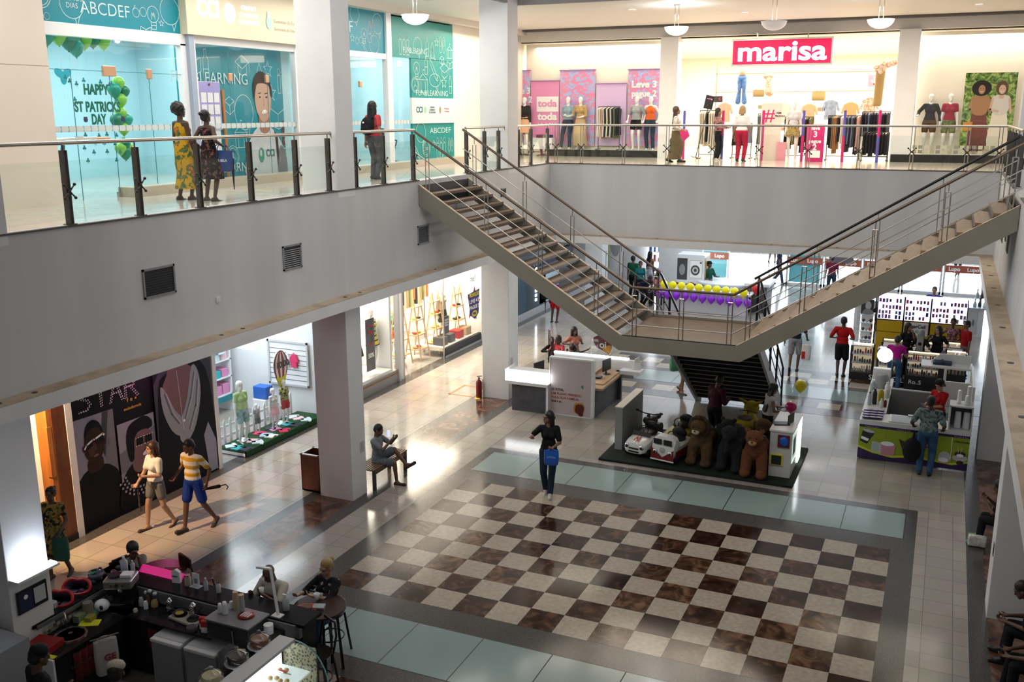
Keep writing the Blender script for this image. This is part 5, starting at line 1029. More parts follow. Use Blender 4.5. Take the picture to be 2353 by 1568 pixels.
# right edge, seated in the shade of the column
SEAT2 = dict(pel=(0, .05, .50), lf=(-.14, -.42, .08), rf=(.14, -.40, .08), kpole=(0, -1, .6))
person('person sitting behind the right column with striped sneakers, only legs and arms showing', (10.05, .9, 0), -100, 1.65, 'b', False, 'short', top=CK, sl=.4, bot=CK, shoe=(mat('sneaker_green', (.12, .3, .15), .5), 'shoe'), lh=(-.1, -.36, .85), rh=(.1, -.36, .85), lean=18, hp=20, **SEAT2)
tag(MB().cb((0, 0, 0), (.30, .12, .2)).build('shopping_bag', mat('bag_patch', (.55, .55, .52), .5, var=.4, vs=12), loc=(9.62, .72, .12), bevel=.03), 'small white and dark patterned bag on the floor by the right column', 'bag')
person('man in a black shirt seated low at the right edge, hands together', (10.3, -3.1, 0), -95, 1.72, 'b', False, 'short', top=CK, sl=.45, bot=CK, shoe=SB, lh=(-.1, -.4, .62), rh=(.08, -.42, .6), lean=30, hp=20, **SEAT2)
person('second dark clothed man seated at the right edge in front of the first', (10.3, -4.0, 0), -85, 1.75, 'b', False, 'short', top=CK, sl=.45, bot=CK, shoe=SB, lh=(-.1, -.4, .62), rh=(.08, -.42, .6), lean=20, **SEAT2)
def bench(label, loc, rz, L=1.5, m=None, back=False, H_=.45):
    m = m or mat('bench_wood', (.14, .08, .04), .5); t = thing('bench', label, 'bench', loc, rz)
    b = MB()
    for i in range(8): b.box(-L/2, -.22+i*.058, H_-.03, L/2, -.22+i*.058+.036, H_)
    b.build('slatted_seat', m, t)
    for x in (-L/2+.06, L/2-.06):
        for y in (-.2, .2): MB().box(x-.03, y-.03, 0, x+.03, y+.03, H_-.03 if not (back and y > 0) else 1.0).build('leg', DARK if not back else m, t)
    b = MB(); b.box(-L/2+.06, -.215, H_-.12, L/2-.06, -.19, H_-.03); b.box(-L/2+.06, .19, H_-.12, L/2-.06, .215, H_-.03); b.build('apron', m, t)
    if back:
        b = MB(); b.box(-L/2+.03, .19, .93, L/2-.03, .23, 1.02); b.box(-L/2+.03, .19, .56, L/2-.03, .23, .62)
        for i in range(4): b.box(-L/2+.05, .195, .66+i*.07, L/2-.05, .22, .69+i*.07)
        b.build('backrest', m, t)
    return t
bench('slatted wooden bench behind the near column', (-1.66, -.65, 0), 90, 1.35)
DW = mat('bench_dark', (.05, .022, .014), .5)
bench('dark wooden bench with slatted back holding the family group', (-1.55, 9.1, 0), 115, 1.6, DW, True)
bench('low dark bench at the right edge', (10.45, -3.5, 0), -90, 2.4, DW); bench('low dark bench behind the right column', (10.15, .9, 0), -90, 1.2, DW)
bench('seat of the salmon dressed woman near the coffee kiosk', (-1.55, 19.98, 0), 0, .6, DW); bench('stool bench at the left of the white counter', (6.9, 17.8, 0), 0, .6, DW)
for x, y, l in ((8.0, 17.9, 'tall stool in front of the white counter'), (8.5, 19.55, 'tall stool behind the white counter')):
    t = thing('stool', l, 'stool', (x, y, 0)); MB().cyl((0, 0, .54), (0, 0, .58), .18, n=16).build('seat', BLACK, t); MB().cyl((0, 0, 0), (0, 0, .55), .025, n=8).build('pole', CHROME, t); MB().cyl((0, 0, 0), (0, 0, .02), .2, n=16).build('base', CHROME, t)
# ================= language school on the gallery =================
TEAL = mat('teal_vinyl', (.0, .26, .34), .35); TEALG = mat('teal_green_vinyl', (.01, .27, .25), .35); DOO = mat('doodle_white', (.62, .78, .80), .5)
def doodles(g, items, m=DOO, w=.012):
    for k, x, y, s in items:
        L_ = lambda p, c=False: g.line([(x+a*s, y+b*s) for a, b in p], w, m, c)
        C_ = lambda a, b, r, **k_: g.circ(x+a*s, y+b*s, r*s, w, m, **k_)
        if k == 'clock': C_(0, 0, .5); C_(0, 0, .4); L_([(0, 0), (0, .3)]); L_([(0, 0), (.22, -.12)]); L_([(0, 0), (-.2, -.2)])
        elif k == 'bubble': C_(0, 0, .5, ry=.5*s); L_([(.1, -.48), (.15, -.75), (.3, -.4)])
        elif k == 'oval': C_(0, 0, .6, ry=.33*s); L_([(.1, -.32), (.25, -.55), (.35, -.27)])
        elif k == 'bulb': C_(0, .1, .33); L_([(-.15, -.2), (-.13, -.5), (.13, -.5), (.15, -.2)]); L_([(-.12, -.35), (.12, -.35)]); L_([(-.1, -.1), (-.05, .2), (0, .0), (.05, .2), (.1, -.1)])
        elif k == 'glasses': C_(-.28, 0, .25); C_(.28, .08, .25); L_([(-.05, .08), (.05, .12)]); L_([(-.5, .1), (-.3, .4)])
        elif k == 'star': L_([(.5*(1 if i % 2 == 0 else .42)*math.sin(i*PI/5), .5*(1 if i % 2 == 0 else .42)*math.cos(i*PI/5)) for i in range(10)], True)
        elif k == 'book': L_([(-.5, .2), (0, .0), (.5, .2), (.5, -.3), (0, -.45), (-.5, -.3)], True); L_([(0, 0), (0, -.45)])
        elif k == 'cap': L_([(-.5, .1), (0, .35), (.5, .1), (0, -.15)], True); L_([(-.3, 0), (-.3, -.3), (0, -.42), (.3, -.3), (.3, 0)]); L_([(.5, .1), (.5, -.25)])
        elif k == 'pencil': L_([(-.4, .4), (-.28, .5), (.35, -.25), (.4, -.45), (.2, -.4)], True); L_([(.2, -.4), (.35, -.25)])
        elif k == 'rocket': L_([(0, .55), (.16, .25), (.16, -.25), (-.16, -.25), (-.16, .25)], True); L_([(.16, -.05), (.32, -.35), (.1, -.25)]); L_([(-.16, -.05), (-.32, -.35), (-.1, -.25)]); C_(0, .15, .07)
        elif k == 'sun': C_(0, 0, .22); [L_([(.3*math.cos(a), .3*math.sin(a)), (.5*math.cos(a), .5*math.sin(a))]) for a in [i*PI/4 for i in range(8)]]
        elif k == 'building': L_([(-.4, -.5), (-.4, .1), (0, .35), (.4, .1), (.4, -.5)], True); L_([(-.45, .08), (.45, .08)]); L_([(-.2, -.5), (-.2, 0)]); L_([(.2, -.5), (.2, 0)]); L_([(0, .35), (0, .55), (.15, .5)])
        elif k == 'bottle': L_([(-.15, -.5), (-.15, .2), (-.06, .32), (-.06, .5), (.06, .5), (.06, .32), (.15, .2), (.15, -.5)], True); L_([(-.15, -.1), (.15, -.1)])
        elif k == 'people':
            for q in (-.35, 0, .35): C_(q, .35, .11); L_([(q-.12, .2), (q-.1, -.5), (q+.1, -.5), (q+.12, .2)], True)
        elif k == 'box': L_([(-.4, .1), (0, .3), (.4, .1), (.4, -.3), (0, -.5), (-.4, -.3)], True); L_([(-.4, .1), (0, -.1), (.4, .1)]); L_([(0, -.1), (0, -.5)])
        elif k == 'shoe': C_(-.2, 0, .16, ry=.45*s); C_(.2, 0, .16, ry=.45*s); C_(-.2, .1, .08, ry=.2*s); C_(.2, .1, .08, ry=.2*s)
RY = (90, 0, 90)
def wallM(x, y, z): return plane_M((x, y, z), (0, 1, 0), (0, 0, 1))
# header over the first bay
h = thing('school_header', 'teal header panel with white doodles and ABCDEF over the shamrock window', 'sign panel', (XS, -5.05, 8.93))
MB().box(-.1, 0, 0, .02, 3.4, 1.1).build('panel', TEAL, h); g = G(wallM(.021, 0, 0))
doodles(g, [('clock', .18, .40, .40), ('bubble', .80, .33, .50), ('glasses', 2.33, .30, .32), ('bulb', 2.66, .26, .44), ('star', 2.86, .16, .13), ('bubble', 3.1, .40, .5), ('box', 1.55, .62, .22), ('cap', 2.3, .66, .3), ('book', 2.45, .02, .26), ('glasses', .2, .06, .22)], w=.012); g.build('doodle_print', h)
text('ABCDEF', .30, DOO, h, (.024, 1.53, .28), RY, width=1.12, bold=-.006, ext=.001); text('BUENOS\nDIAS', .12, DOO, h, (.024, .80, .35), RY, bold=.0, ext=.001)
b = MB().use(SWHITE); b.box(XS-.1, -5.05, 8.72, XS+.05, -1.62, 8.93); b.box(XS-.08, -1.76, ZU, XS+.05, -1.62, 8.75); b.box(XS-.08, -1.45, ZU+.15, XS+.06, -1.36, 8.93); b.box(XS-.08, 1.86, ZU+.15, XS+.06, 2.06, 8.93); b.box(XS-.1, -1.4, 8.78, XS+.05, 2.1, 8.93)
b.box(XS-.08, 5.84, ZU+.15, XS+.08, 6.09, 10); b.box(XS-.1, 2.1, 8.80, XS+.05, 5.84, 8.94)
struct('trim_9', b, SWHITE)
b = MB(); b.box(XS-.05, -1.62, ZU, XS+.14, -1.48, 10.05); struct('trim_10', b, mat('alu_post_blue', (.35, .42, .52), .4))
# glass panes
GD = thing('glass_shopfront', 'glass doors and panes of the school with shamrock decorations', 'shopfront', (XS, 0, ZU))
for y0, y1, z0, z1 in ((-5.05, -1.76, 2.21, 2.76), (-5.05, -4.41, 0, 2.2), (-4.40, -3.56, .03, 2.2), (-3.55, -2.61, .17, 2.2), (-2.60, -1.76, .17, 2.2)):
    MB().use(GLASS).add([(0, y0, z0), (0, y1, z0), (0, y1, z1), (0, y0, z1)], [(0, 1, 2, 3)]).build('glass_pane', GLASS, GD)
b = MB(); [b.box(-.004, y-.006, 0, .004, y+.006, 2.2) for y in (-4.405, -3.555, -2.605)]; b.box(-.004, -5.05, 2.2, .004, -1.76, 2.21); b.build('pane_edges', mat('glass_green_edge', (.05, .22, .25), .3), GD)
CU = mat('copper_hinge', (.62, .36, .22), .35, .6)
for y, w_, z in ((-3.56, .30, 2.21), (-2.6, .12, 2.19)): MB().box(-.02, y-w_/2, z-.09, .03, y+w_/2, z+.09).build('hinge', CU, GD, bevel=.01)
MB().box(-.02, -3.62, 0, .03, -3.52, .09).build('floor_lock', CHROME, GD)
b = MB().use(CHROME); b.cyl((.06, -5.0, 1.06), (.06, -4.05, 1.06), .022, n=8); b.use(CU).cyl((.06, -4.05, 1.06), (.06, -3.75, 1.05), .022, n=8); b.use(CHROME).box(-.0, -4.46, 1.02, .08, -4.34, 1.10); b.build('door_handle', None, GD)
def vinyl_strip(parent, y0, y1, z):
    g = G(wallM(.004, 0, 0)); w_ = .16; n_ = int((y1-y0)/w_)
    a_, c_ = mat('strip_pale', (.62, .66, .64), .5), mat('strip_blue', (.20, .38, .42), .5)
    for i in range(n_):
        y = y0+i*w_; g.poly([(y, z), (y+w_*.78, z), (y+w_*.9, z+.05), (y+w_*.78, z+.10), (y, z+.10)], a_, .1); g.poly([(y+w_*.8, z), (y+w_, z), (y+w_, z+.10), (y+w_*.8, z+.10), (y+w_*.93, z+.05)], c_, .1)
    return g.build('vinyl_strip', parent)
vinyl_strip(GD, -5.03, -1.8, 1.17)
# letters, shamrocks and balloons on and behind the doors
LG = mat('letter_green', (.0, .15, .09), .6); SH = mat('shamrock_teal', (.0, .22, .25), .6)
for tx, y, z, wd in (('HAPPY', -3.86, 1.88, .56), ('ST PATRICKS', -3.85, 1.585, 1.03), ('DAY', -3.86, 1.37, .33)): 
    t = thing('letter_banner', {'HAPPY': 'dark green letters HAPPY taped inside the school door', 'ST PATRICKS': 'dark green letters ST PATRICKS taped inside the school door', 'DAY': 'dark green letters DAY taped inside the school door'}[tx], 'letters', (XS-.03, y, ZU+z)); text(tx, .25, LG, t, (0, 0, 0), RY, width=wd, height=.185, bold=.04, ext=.003)
def shamrock(y, z, s, x=XS-.02, m=SH, first=[0]):
    g = G(plane_M((x, y, z), (0, 1, 0), (0, 0, 1)), .0006)
    for a in (90, 210, 330): g.ell(.5*s*math.cos(R(a)), .5*s*math.sin(R(a)), .5*s, .42*s, m, a, 12)
    g.line([(0, 0), (.15*s, -1.2*s)], .2*s, m); o = g.build('shamrock'); tag(o, 'small teal paper shamrock among the others round the door letters', 'shamrock', 'paper shamrocks on the school door')
for y, z in ((-4.12, 2.04), (-3.75, 2.02), (-3.55, 1.98), (-4.42, 2.02), (-4.28, 1.98), (-4.35, 1.72), (-3.42, 1.72), (-3.5, 2.0), (-4.2, 1.12), (-3.9, 1.1), (-3.72, 1.12), (-3.5, 1.1), (-3.55, .95), (-3.8, .97), (-4.0, .98), (-4.25, .90), (-4.05, .82), (-3.75, .82), (-3.45, .80), (-4.2, .68), (-3.55, .66), (-4.5, 2.08)): shamrock(y, ZU+z, .045)
t = thing('paper_shamrock', 'large turquoise paper clover hanging at the left of the school door', 'shamrock', (XS-.35, -4.72, ZU+2.02)); g = G(plane_M((0, 0, 0), (0, 1, 0), (0, 0, 1)))
TQ = mat('turquoise_paper', (.0, .45, .60), .6)
for a, r_ in ((30, .11), (150, .11), (270, .1)): g.ell(.09*math.cos(R(a)), .06*math.sin(R(a)), r_, .07, TQ, a)
g.build('paper', t)
t2 = copy_tree(t, (XS-.2, -4.38, ZU+2.12), 0, 'large dark turquoise paper clover beside the top of the door')
for y, z in ((-4.15, 1.38), (-3.3, 1.38)):
    b = MB(); b.lathe([(.001, -.05), (.04, -.04), (.05, 0), (.04, .03), (.045, .045), (.001, .045)], n=12, sx=.3); tag(b.build('paper_pot', mat('pot_indigo', (.03, .04, .10), .6), loc=(XS-.03, y, ZU+z)), 'small dark paper pot beside the DAY letters, '+('left' if y < -4 else 'right')+' one', 'decoration')
BG = [mat('balloon_dark_green', (.0, .22, .13), .25), mat('balloon_lime', (.22, .60, .08), .25), mat('balloon_emerald', (.0, .35, .26), .25)]
for i, (y, z, c, r_) in enumerate(((2.02, .0, 1, .12), (1.9, -.11, 2, .13), (1.88, .12, 0, .11), (1.72, .02, 1, .12), (1.48, .0, 1, .11), (1.35, -.11, 0, .13), (1.36, .12, 2, .12), (1.20, .03, 1, .11), (.92, .0, 0, .12), (.84, -.09, 1, .11), (.84, .11, 1, .10), (.76, .02, 0, .12))):
    balloon('green or lime balloon in the column inside the school, '+['top', 'middle', 'bottom'][i//4]+' cluster', (XS-.35, -3.0+z-.02, ZU+y), BG[c], r_, None, 'balloon column cluster '+['top', 'middle', 'bottom'][i//4])
for i, (y, z, c) in enumerate(((-4.62, 2.78, 2), (-4.36, 2.82, 1), (-4.12, 2.78, 2), (-4.5, 2.66, 0), (-3.86, 2.80, 1), (-3.66, 2.72, 0), (-3.55, 2.80, 2), (-3.5, 2.62, 2), (-3.30, 2.76, 1), (-3.1, 2.80, 0), (-2.85, 2.78, 1))):
    balloon('green balloon with curled ribbon against the school ceiling', (-6.0, y, ZU+z+.02), BG[c], .15, (.9 if i % 2 == 0 else .5), 'balloons against the school ceiling')
# cream board with the school logo
h = thing('school_signboard', 'cream illuminated signboard with CCI letters over the second school bay', 'sign', (-5.0, -1.7, 8.93)); MB().box(-.2, 0, 0, 0, 3.9, 1.15).build('panel', mat('signboard_cream', (.80, .70, .50), .5), h)
LC = mat('letter_cyan_lit', (.7, 1, .98), .4, emit=1.6); text('CCI', .62, LC, h, (.004, .62, .50), RY, width=.62, height=.34, bold=.03, ext=.01); g = G(wallM(.01, 0, 0)); g.ell(1.25, .48, .17, .19, mat('globe_lit', (1, 1, .95), .4, emit=2)); g.ell(2.5, .40, .09, .14, mat('crest_mint', (.45, .85, .65), .4)); g.ell(2.5, .56, .05, .07, SWHITE); g.build('logo', h)
for i, s_ in enumerate(('CENTRO', 'CURSINHO', 'DE IDIOMAS')): text(s_, .12, LC, h, (.006, 1.85, .62-i*.14), RY, ext=.002)
text('Governo do Estado', .12, mat('text_pale_gold', (.62, .55, .42), .5), h, (.006, 3.15, .44), RY, ext=.002); text('Secretaria de Educação', .10, MATS['text_pale_gold'], h, (.006, 3.15, .28), RY, ext=.002)
# second bay: glass, poster wall
GD2 = thing('glass_shopfront', 'glass panes of the second school bay in front of the smiling student poster', 'shopfront', (XS, 0, ZU))
for y0, y1 in ((-1.36, -.35), (-.34, .88), (.89, 1.86)): MB().use(GLASS).add([(0, y0, .17), (0, y1, .17), (0, y1, 2.82), (0, y0, 2.82)], [(0, 1, 2, 3)]).build('glass_pane', GLASS, GD2)
b = MB(); [b.box(-.004, y-.005, .17, .004, y+.005, 2.8) for y in (-.345, .885)]; b.build('pane_edges', MATS['glass_green_edge'], GD2)
for y in (-.33, .87): MB().box(-.02, y-.06, 2.12, .03, y+.06, 2.28).build('hinge', CU, GD2, bevel=.01)
vinyl_strip(GD2, -1.34, 1.86, 1.17)
po = thing('student_poster', 'teal wall poster of a smiling student in a white shirt with school logo', 'poster', (-5.52, -1.5, ZU+.05)); po.scale = (1, .76, .93); MB().box(-.04, 0, 0, 0, 4.4, 3.0).build('panel', TEAL, po)
g = G(wallM(.002, 0, 0)); doodles(g, [('book', .6, 2.6, .6), ('bottle', 1.1, 2.55, .7), ('cap', 2.6, 2.62, .6), ('rocket', 3.35, 2.25, .8), ('star', 3.75, 2.55, .4), ('star', 3.85, 2.0, .42), ('bubble', 2.55, 1.55, .8), ('box', 1.95, 1.75, .5), ('building', 2.35, 1.05, .6), ('book', 4.1, 1.5, .8), ('people', 4.45, 2.3, .6), ('bulb', 4.4, .8, .6), ('clock', 1.95, .55, .5), ('glasses', 2.8, .4, .5)], w=.014)
SKP = mat('print_skin', (.55, .36, .27), .5); SKPD = mat('print_skin_dark', (.36, .20, .14), .5); HRP = mat('print_hair', (.03, .025, .025), .5); SHP = mat('print_shirt', (.62, .66, .68), .5)
g.rect(.0, 0, .9, 2.05, SHOPW); g.rect(.9, 0, 1.5, 1.95, SHOPW)
g.blob([(2.55, 0), (2.6, .7), (2.95, 1.12), (3.4, 1.25), (3.85, 1.12), (4.25, .7), (4.35, 0)], SHP); g.blob([(3.2, 1.15), (3.22, 1.5), (3.65, 1.5), (3.66, 1.15), (3.43, 1.05)], SKPD)
g.blob([(3.05, 1.9), (3.1, 1.6), (3.25, 1.4), (3.42, 1.32), (3.62, 1.42), (3.76, 1.65), (3.8, 1.95), (3.7, 2.2), (3.42, 2.28), (3.15, 2.2)], SKP); g.blob([(3.02, 1.85), (3.0, 2.2), (3.2, 2.45), (3.5, 2.48), (3.8, 2.25), (3.84, 1.9), (3.76, 1.95), (3.72, 2.15), (3.5, 2.22), (3.2, 2.2), (3.1, 2.05)], HRP)
for x in (3.28, 3.58): g.ell(x, 1.90, .045, .02, HRP); g.line([(x-.07, 1.98), (x+.07, 2.0)], .02, HRP)
g.ell(3.45, 1.56, .12, .05, TXW, 8); g.line([(3.33, 1.59), (3.45, 1.50), (3.58, 1.62)], .012, SKPD); g.line([(3.44, 1.88), (3.47, 1.72), (3.40, 1.71)], .012, SKPD)
g.poly([(3.85, 1.12), (4.0, 1.0), (4.05, .2), (3.95, .2), (3.9, .9)], HRP); g.blob([(3.95, .15), (4.1, .75), (4.35, .55), (4.4, .1), (4.15, 0)], mat('print_grey', (.22, .22, .24), .5)); g.rect(4.25, .75, 4.33, 1.35, DRED)
g.ell(3.2, .55, .12, .17, mat('globe_green', (.05, .32, .22), .5)); g.ell(3.17, .60, .05, .08, SHP); g.build('portrait_print', po); text('CCI', .24, mat('logo_petrol', (.03, .16, .2), .5), po, (.02, 3.62, .58), RY, bold=.03)
text('FUN&LEARNING', .36, DOO, po, (.018, 1.25, 2.28), RY, width=2.3, bold=-.008); text('&LEARNING', .3, DOO, po, (.018, 2.2, .3), RY, width=1.4, bold=-.006)
cal = thing('wall_calendar', 'purple printed wall calendar with heart marks inside the second bay', 'calendar', (-5.49, -.95, ZU+1.15)); g = G(wallM(.002, 0, 0)); g.rect(0, 0, .62, .95, mat('calendar_purple', (.42, .36, .75), .5))
for i in range(3):
    for j in range(3): g.rect(.04+i*.19, .06+j*.24, .20+i*.19, .26+j*.24, TXW, )
g.ell(.3, .9, .03, .025, DRED); g.build('print', cal); MB().box(-.02, -.01, -.01, 0, .63, .96).build('backing', SWHITE, cal)
tag(MB().box(-5.5, -.28, ZU+.05, -5.46, -.22, ZU+1.95).build('door_edge', mat('orange_wood', (.5, .2, .06), .5)), 'narrow orange wooden door edge beside the calendar', 'door edge')
# far bay
h = thing('school_header', 'bright teal header panel with doodles between the near column and the white post', 'sign panel', (XS, 2.1, 8.94)); MB().box(-.1, 0, 0, .02, 3.74, 1.02).build('panel', TEAL, h); g = G(wallM(.021, 0, 0)); doodles(g, [('bubble', 2.35, .88, .4), ('bulb', 2.75, .4, .4), ('glasses', 2.5, .25, .3), ('bottle', 3.0, .5, .5), ('shoe', 3.1, .62, .4), ('bubble', 3.4, .72, .5), ('bubble', 3.2, .2, .45), ('star', 2.2, .3, .2), ('pencil', 2.75, .08, .3)], w=.012); g.build('doodle_print', h); text('F', .4, DOO, h, (.024, 2.15, .55), RY, bold=-.006)
GD3 = thing('glass_shopfront', 'glass panes of the far school bay behind the backpack girl', 'shopfront', (XS, 0, ZU))
for y0, y1, z1 in ((2.1, 4.6, 2.85), (4.62, 5.84, 2.85), (6.09, 7.2, 2.9)): MB().use(GLASS).add([(0, y0, .17), (0, y1, .17), (0, y1, z1), (0, y0, z1)], [(0, 1, 2, 3)]).build('glass_pane', GLASS, GD3)
MB().box(-.02, 4.55, 2.1, .03, 4.67, 2.25).build('hinge', CU, GD3, bevel=.01); vinyl_strip(GD3, 2.2, 5.8, 1.17); vinyl_strip(GD3, 6.1, 7.2, 1.17)
h = thing('school_wall_panel', 'large green teal wall panel with doodles and a white logo band beyond the white post', 'sign panel', (XS, 6.09, ZU+.17)); b = MB().use(TEALG); b.box(-.06, 0, 2.75, .01, 3.65, 3.78); b.box(-.06, 1.12, 0, .01, 3.65, 2.76); b.build('panel', TEALG, h)
MB().box(-.02, 1.05, 1.0, .05, 3.62, 1.70).build('logo_band', mat('band_white', (.78, .76, .72), .5), h)
g = G(wallM(.012, 0, 0)); doodles(g, [('people', .75, 3.1, .55), ('bubble', 1.5, 3.1, .45), ('bottle', 2.05, 3.1, .5), ('rocket', 2.35, 2.95, .55), ('shoe', 2.95, 3.2, .5), ('star', 2.6, 3.25, .25), ('building', 3.4, 3.05, .4), ('sun', .95, 2.9, .3), ('bulb', 1.4, 2.45, .5), ('bottle', 1.95, 2.6, .5), ('pencil', 2.4, 2.45, .6), ('cap', 3.05, 2.5, .55), ('book', 3.4, 2.7, .35), ('box', 2.9, 2.8, .3), ('building', 1.75, 2.15, .6), ('oval', 2.45, 2.2, .55), ('star', 3.0, 2.15, .35), ('bottle', 3.4, 2.1, .5), ('clock', 1.28, 2.05, .4), ('bubble', 1.55, .75, .55), ('clock', 1.85, .3, .45), ('people', 2.75, .3, .6), ('shoe', 3.35, .35, .45), ('pencil', 1.3, .2, .4), ('star', 2.3, .4, .25)], mat('doodle_mint', (.58, .76, .70), .5), .013); g.build('doodle_print', h)
for tx, y, z, wd in (('FUN&LEARNING', 1.35, 2.95, 1.3), ('FUN&LEARNING', 2.3, 1.83, 1.9), ('ABCDEF', 2.75, .78, 1.3)): text(tx, .22, MATS['doodle_mint'], h, (.015, y, z), RY, width=wd, bold=-.005, ext=.001)
text('CCI', .22, MATS['logo_petrol'], h, (.055, 1.45, 1.37), RY, bold=.03); g = G(wallM(.052, 0, 0)); g.ell(1.78, 1.37, .09, .1, mat('globe_pale', (.35, .6, .4), .5)); g.ell(2.68, 1.37, .06, .1, mat('crest_gold', (.35, .28, .12), .5)); g.build('logo', h); text('CENTRO\nCURSINHO\nDE IDIOMAS', .07, MATS['logo_petrol'], h, (.055, 2.2, 1.37), RY); text('Prefeitura\nMunicipal', .08, mat('text_rose', (.55, .3, .28), .5), h, (.055, 3.1, 1.37), RY)
def office_chair(label, loc, rz):
    t = thing('office_chair', label, 'chair', loc, rz)
    MB().ell((0, 0, .48), (.23, .22, .05)).build('seat', BLACK, t, smooth=True); MB().ell((0, .24, .80), (.21, .04, .24), rot=(-8, 0, 0)).build('backrest', BLACK, t, smooth=True)
    b = MB(); b.cyl((0, 0, .1), (0, 0, .45), .03, n=8)
    for i in range(5): a = i*2*PI/5; b.bar((0, 0, .12), (.3*math.cos(a), .3*math.sin(a), .08), .04); b.ell((.3*math.cos(a), .3*math.sin(a), .035), .035, 8, 5)
    b.build('base', BLACK, t, smooth=True, angle=40)
    for x in (-.25, .25): MB().tube([(x, .05, .47), (x*1.15, 0, .55), (x*1.15, -.05, .68), (x*1.1, .14, .70)], .02).build('armrest', BLACK, t, smooth=True)
office_chair('black office chair inside the school door, nearer the wall', (-6.35, -4.55, ZU), 30); office_chair('black office chair inside the school beside the door joint', (-6.45, -3.95, ZU), -40); office_chair('black office chair seen through the far school bay', (-6.3, 7.7, ZU), 70)
tb = thing('reception_desk', 'white reception desk inside the school door', 'desk', (-6.6, -4.9, ZU)); MB().box(-.5, -.1, .7, .5, .9, .74).build('top', SWHITE, tb); MB().box(-.5, -.1, 0, -.46, .9, .7).build('panel', SWHITE, tb); monitor('computer_monitor', 'monitor with a bright page on the school reception desk', (-6.5, -4.55, ZU+.742), 60)
# ================= gallery lamps =================
BOWL = mat('frosted_bowl', (.95, .95, .95), .4, emit=2.2, ec=(1, .98, .95)); BOWLO = mat('frosted_bowl_dim', (.72, .66, .62), .35, emit=.25, ec=(1, .9, .82))
def lamp(label, x, y, z, lit=True, zc=CE+.1):
    t = thing('pendant_lamp', label, 'lamp', (x, y, z), 0, None); n_ = 24
    pr = [(.30*math.sin(a), .20*(1-math.cos(a))) for a in [PI/2*i/7 for i in range(8)]]
    MB().lathe([(r_, z_-.20) for r_, z_ in pr]+[(.31, 0), (.31, .012), (.29, .012)], n=n_).build('bowl', BOWL if lit else BOWLO, t, smooth=True)
    b = MB()
    for q in (-.05, .05): b.cyl((q, 0, .0), (q, 0, zc-z-.03), .009, n=6)
    b.cyl((0, 0, zc-z-.04), (0, 0, zc-z), .09, n=16); b.cyl((-.30, 0, .008), (.30, 0, .008), .012, n=6); b.build('mount', STEEL, t)
    if lit: point('lamp_glow', (x, y, z+.25), 60, (.93, .95, 1), .08)
lamp('lit bowl pendant lamp in front of the teal wall panel', -2.6, 2.9, 9.55); lamp('lit bowl pendant lamp, leftmost before the fashion store', 1.85, 8.6, 9.55); lamp('unlit bowl pendant lamp between two lit ones over the store sign', 4.4, 8.0, 9.55, False); lamp('lit bowl pendant lamp, rightmost before the fashion store', 6.78, 8.6, 9.55)
for x, y in ((-2.9, 7.4), (.4, 9.4), (9.3, 10.0), (-3.4, 5.0), (3.0, 11.5), (8.9, 12.0)):
    t = thing('downlight', 'small round recessed downlight in the gallery ceiling', 'lamp', (x, y, CE+.095), 0, 'recessed downlights of the gallery'); MB().cyl((0, 0, -.01), (0, 0, .0), .09, n=18).build('lens', mat('downlight_lens', (1, .95, .85), .4, emit=8), t); MB().lathe([(.09, -.012), (.115, -.01), (.115, 0), (.09, 0)], n=18).build('rim', SWHITE, t)
# ================= fashion store =================
PINKB = mat('banner_pink', (.80, .28, .52), .5); HOT = mat('hot_pink', (.62, .015, .16), .4); VIO = mat('banner_violet', (.35, .10, .45), .5)
PATB = ramp_mat('banner_pattern', [(.44, (.80, .26, .42)), (.5, (.72, .30, .62)), (.56, (.36, .52, .85))], 3.2, 3, .5, dist=2.5, vec=(1, 1, 1.6))
s = thing('store_sign', 'large crimson lightbox sign with white letters marisa over the store entrance', 'sign', (2.12, YM-.35, 8.80))
MB().box(0, 0, 0, 3.0, .25, .80).build('box', STEEL, s, bevel=.01); MB().box(.05, -.012, .05, 2.95, .0, .75).build('face', mat('sign_crimson', (.50, .0, .06), .4, emit=.55, ec=(.9, .0, .10)), s)
text('marisa', .82, mat('sign_letters', (1, 1, 1), .5, emit=4), s, (1.5, -.02, .40), Rx90, width=2.62, height=.56, bold=.022, ext=.01)
for x in (.75, 2.25): MB().box(x-.02, .1, .80, x+.02, .14, .98).build('bracket', STEEL, s)
def banner(label, x0, x1, z0, z1, m, y=15.2): t = thing('shop_banner', label, 'banner', (x0, y, z0)); MB().box(0, 0, 0, x1-x0, .03, z1-z0).build('cloth', m, t); MB().box(-.02, -.02, z1-z0-.03, x1-x0+.02, .04, z1-z0).build('rail', VIO, t); return t
t = banner('patterned pink and blue banner at the left end of the display window', -6.3, -5.02, 6.3, 8.86, PATB); text('Leve 3\npague 2', .3, TXW, t, (.9, -.006, 1.7), Rx90, bold=.02)
t = banner('pink banner with a white toda toda jeans panel in the display window', -4.98, -3.93, 6.3, 8.5, PINKB); MB().box(.22, -.012, 1.15, 1.03, -.004, 1.66).build('white_panel', TXW, t); text('toda', .32, PINKB, t, (.62, -.018, 1.42), Rx90, width=.72, bold=.03); text('toda', .34, TXW, t, (.62, -.018, .98), Rx90, width=.74, bold=.04); text('J E A N S', .14, TXW, t, (.62, -.014, .72), Rx90, width=.7)
banner('tall plain patterned banner behind the two window mannequins', -3.9, -2.63, 6.3, 8.84, PATB); banner('pale lilac banner behind the rail of trousers', -2.58, -1.52, 6.3, 8.38, mat('banner_lilac', (.72, .50, .80), .5))
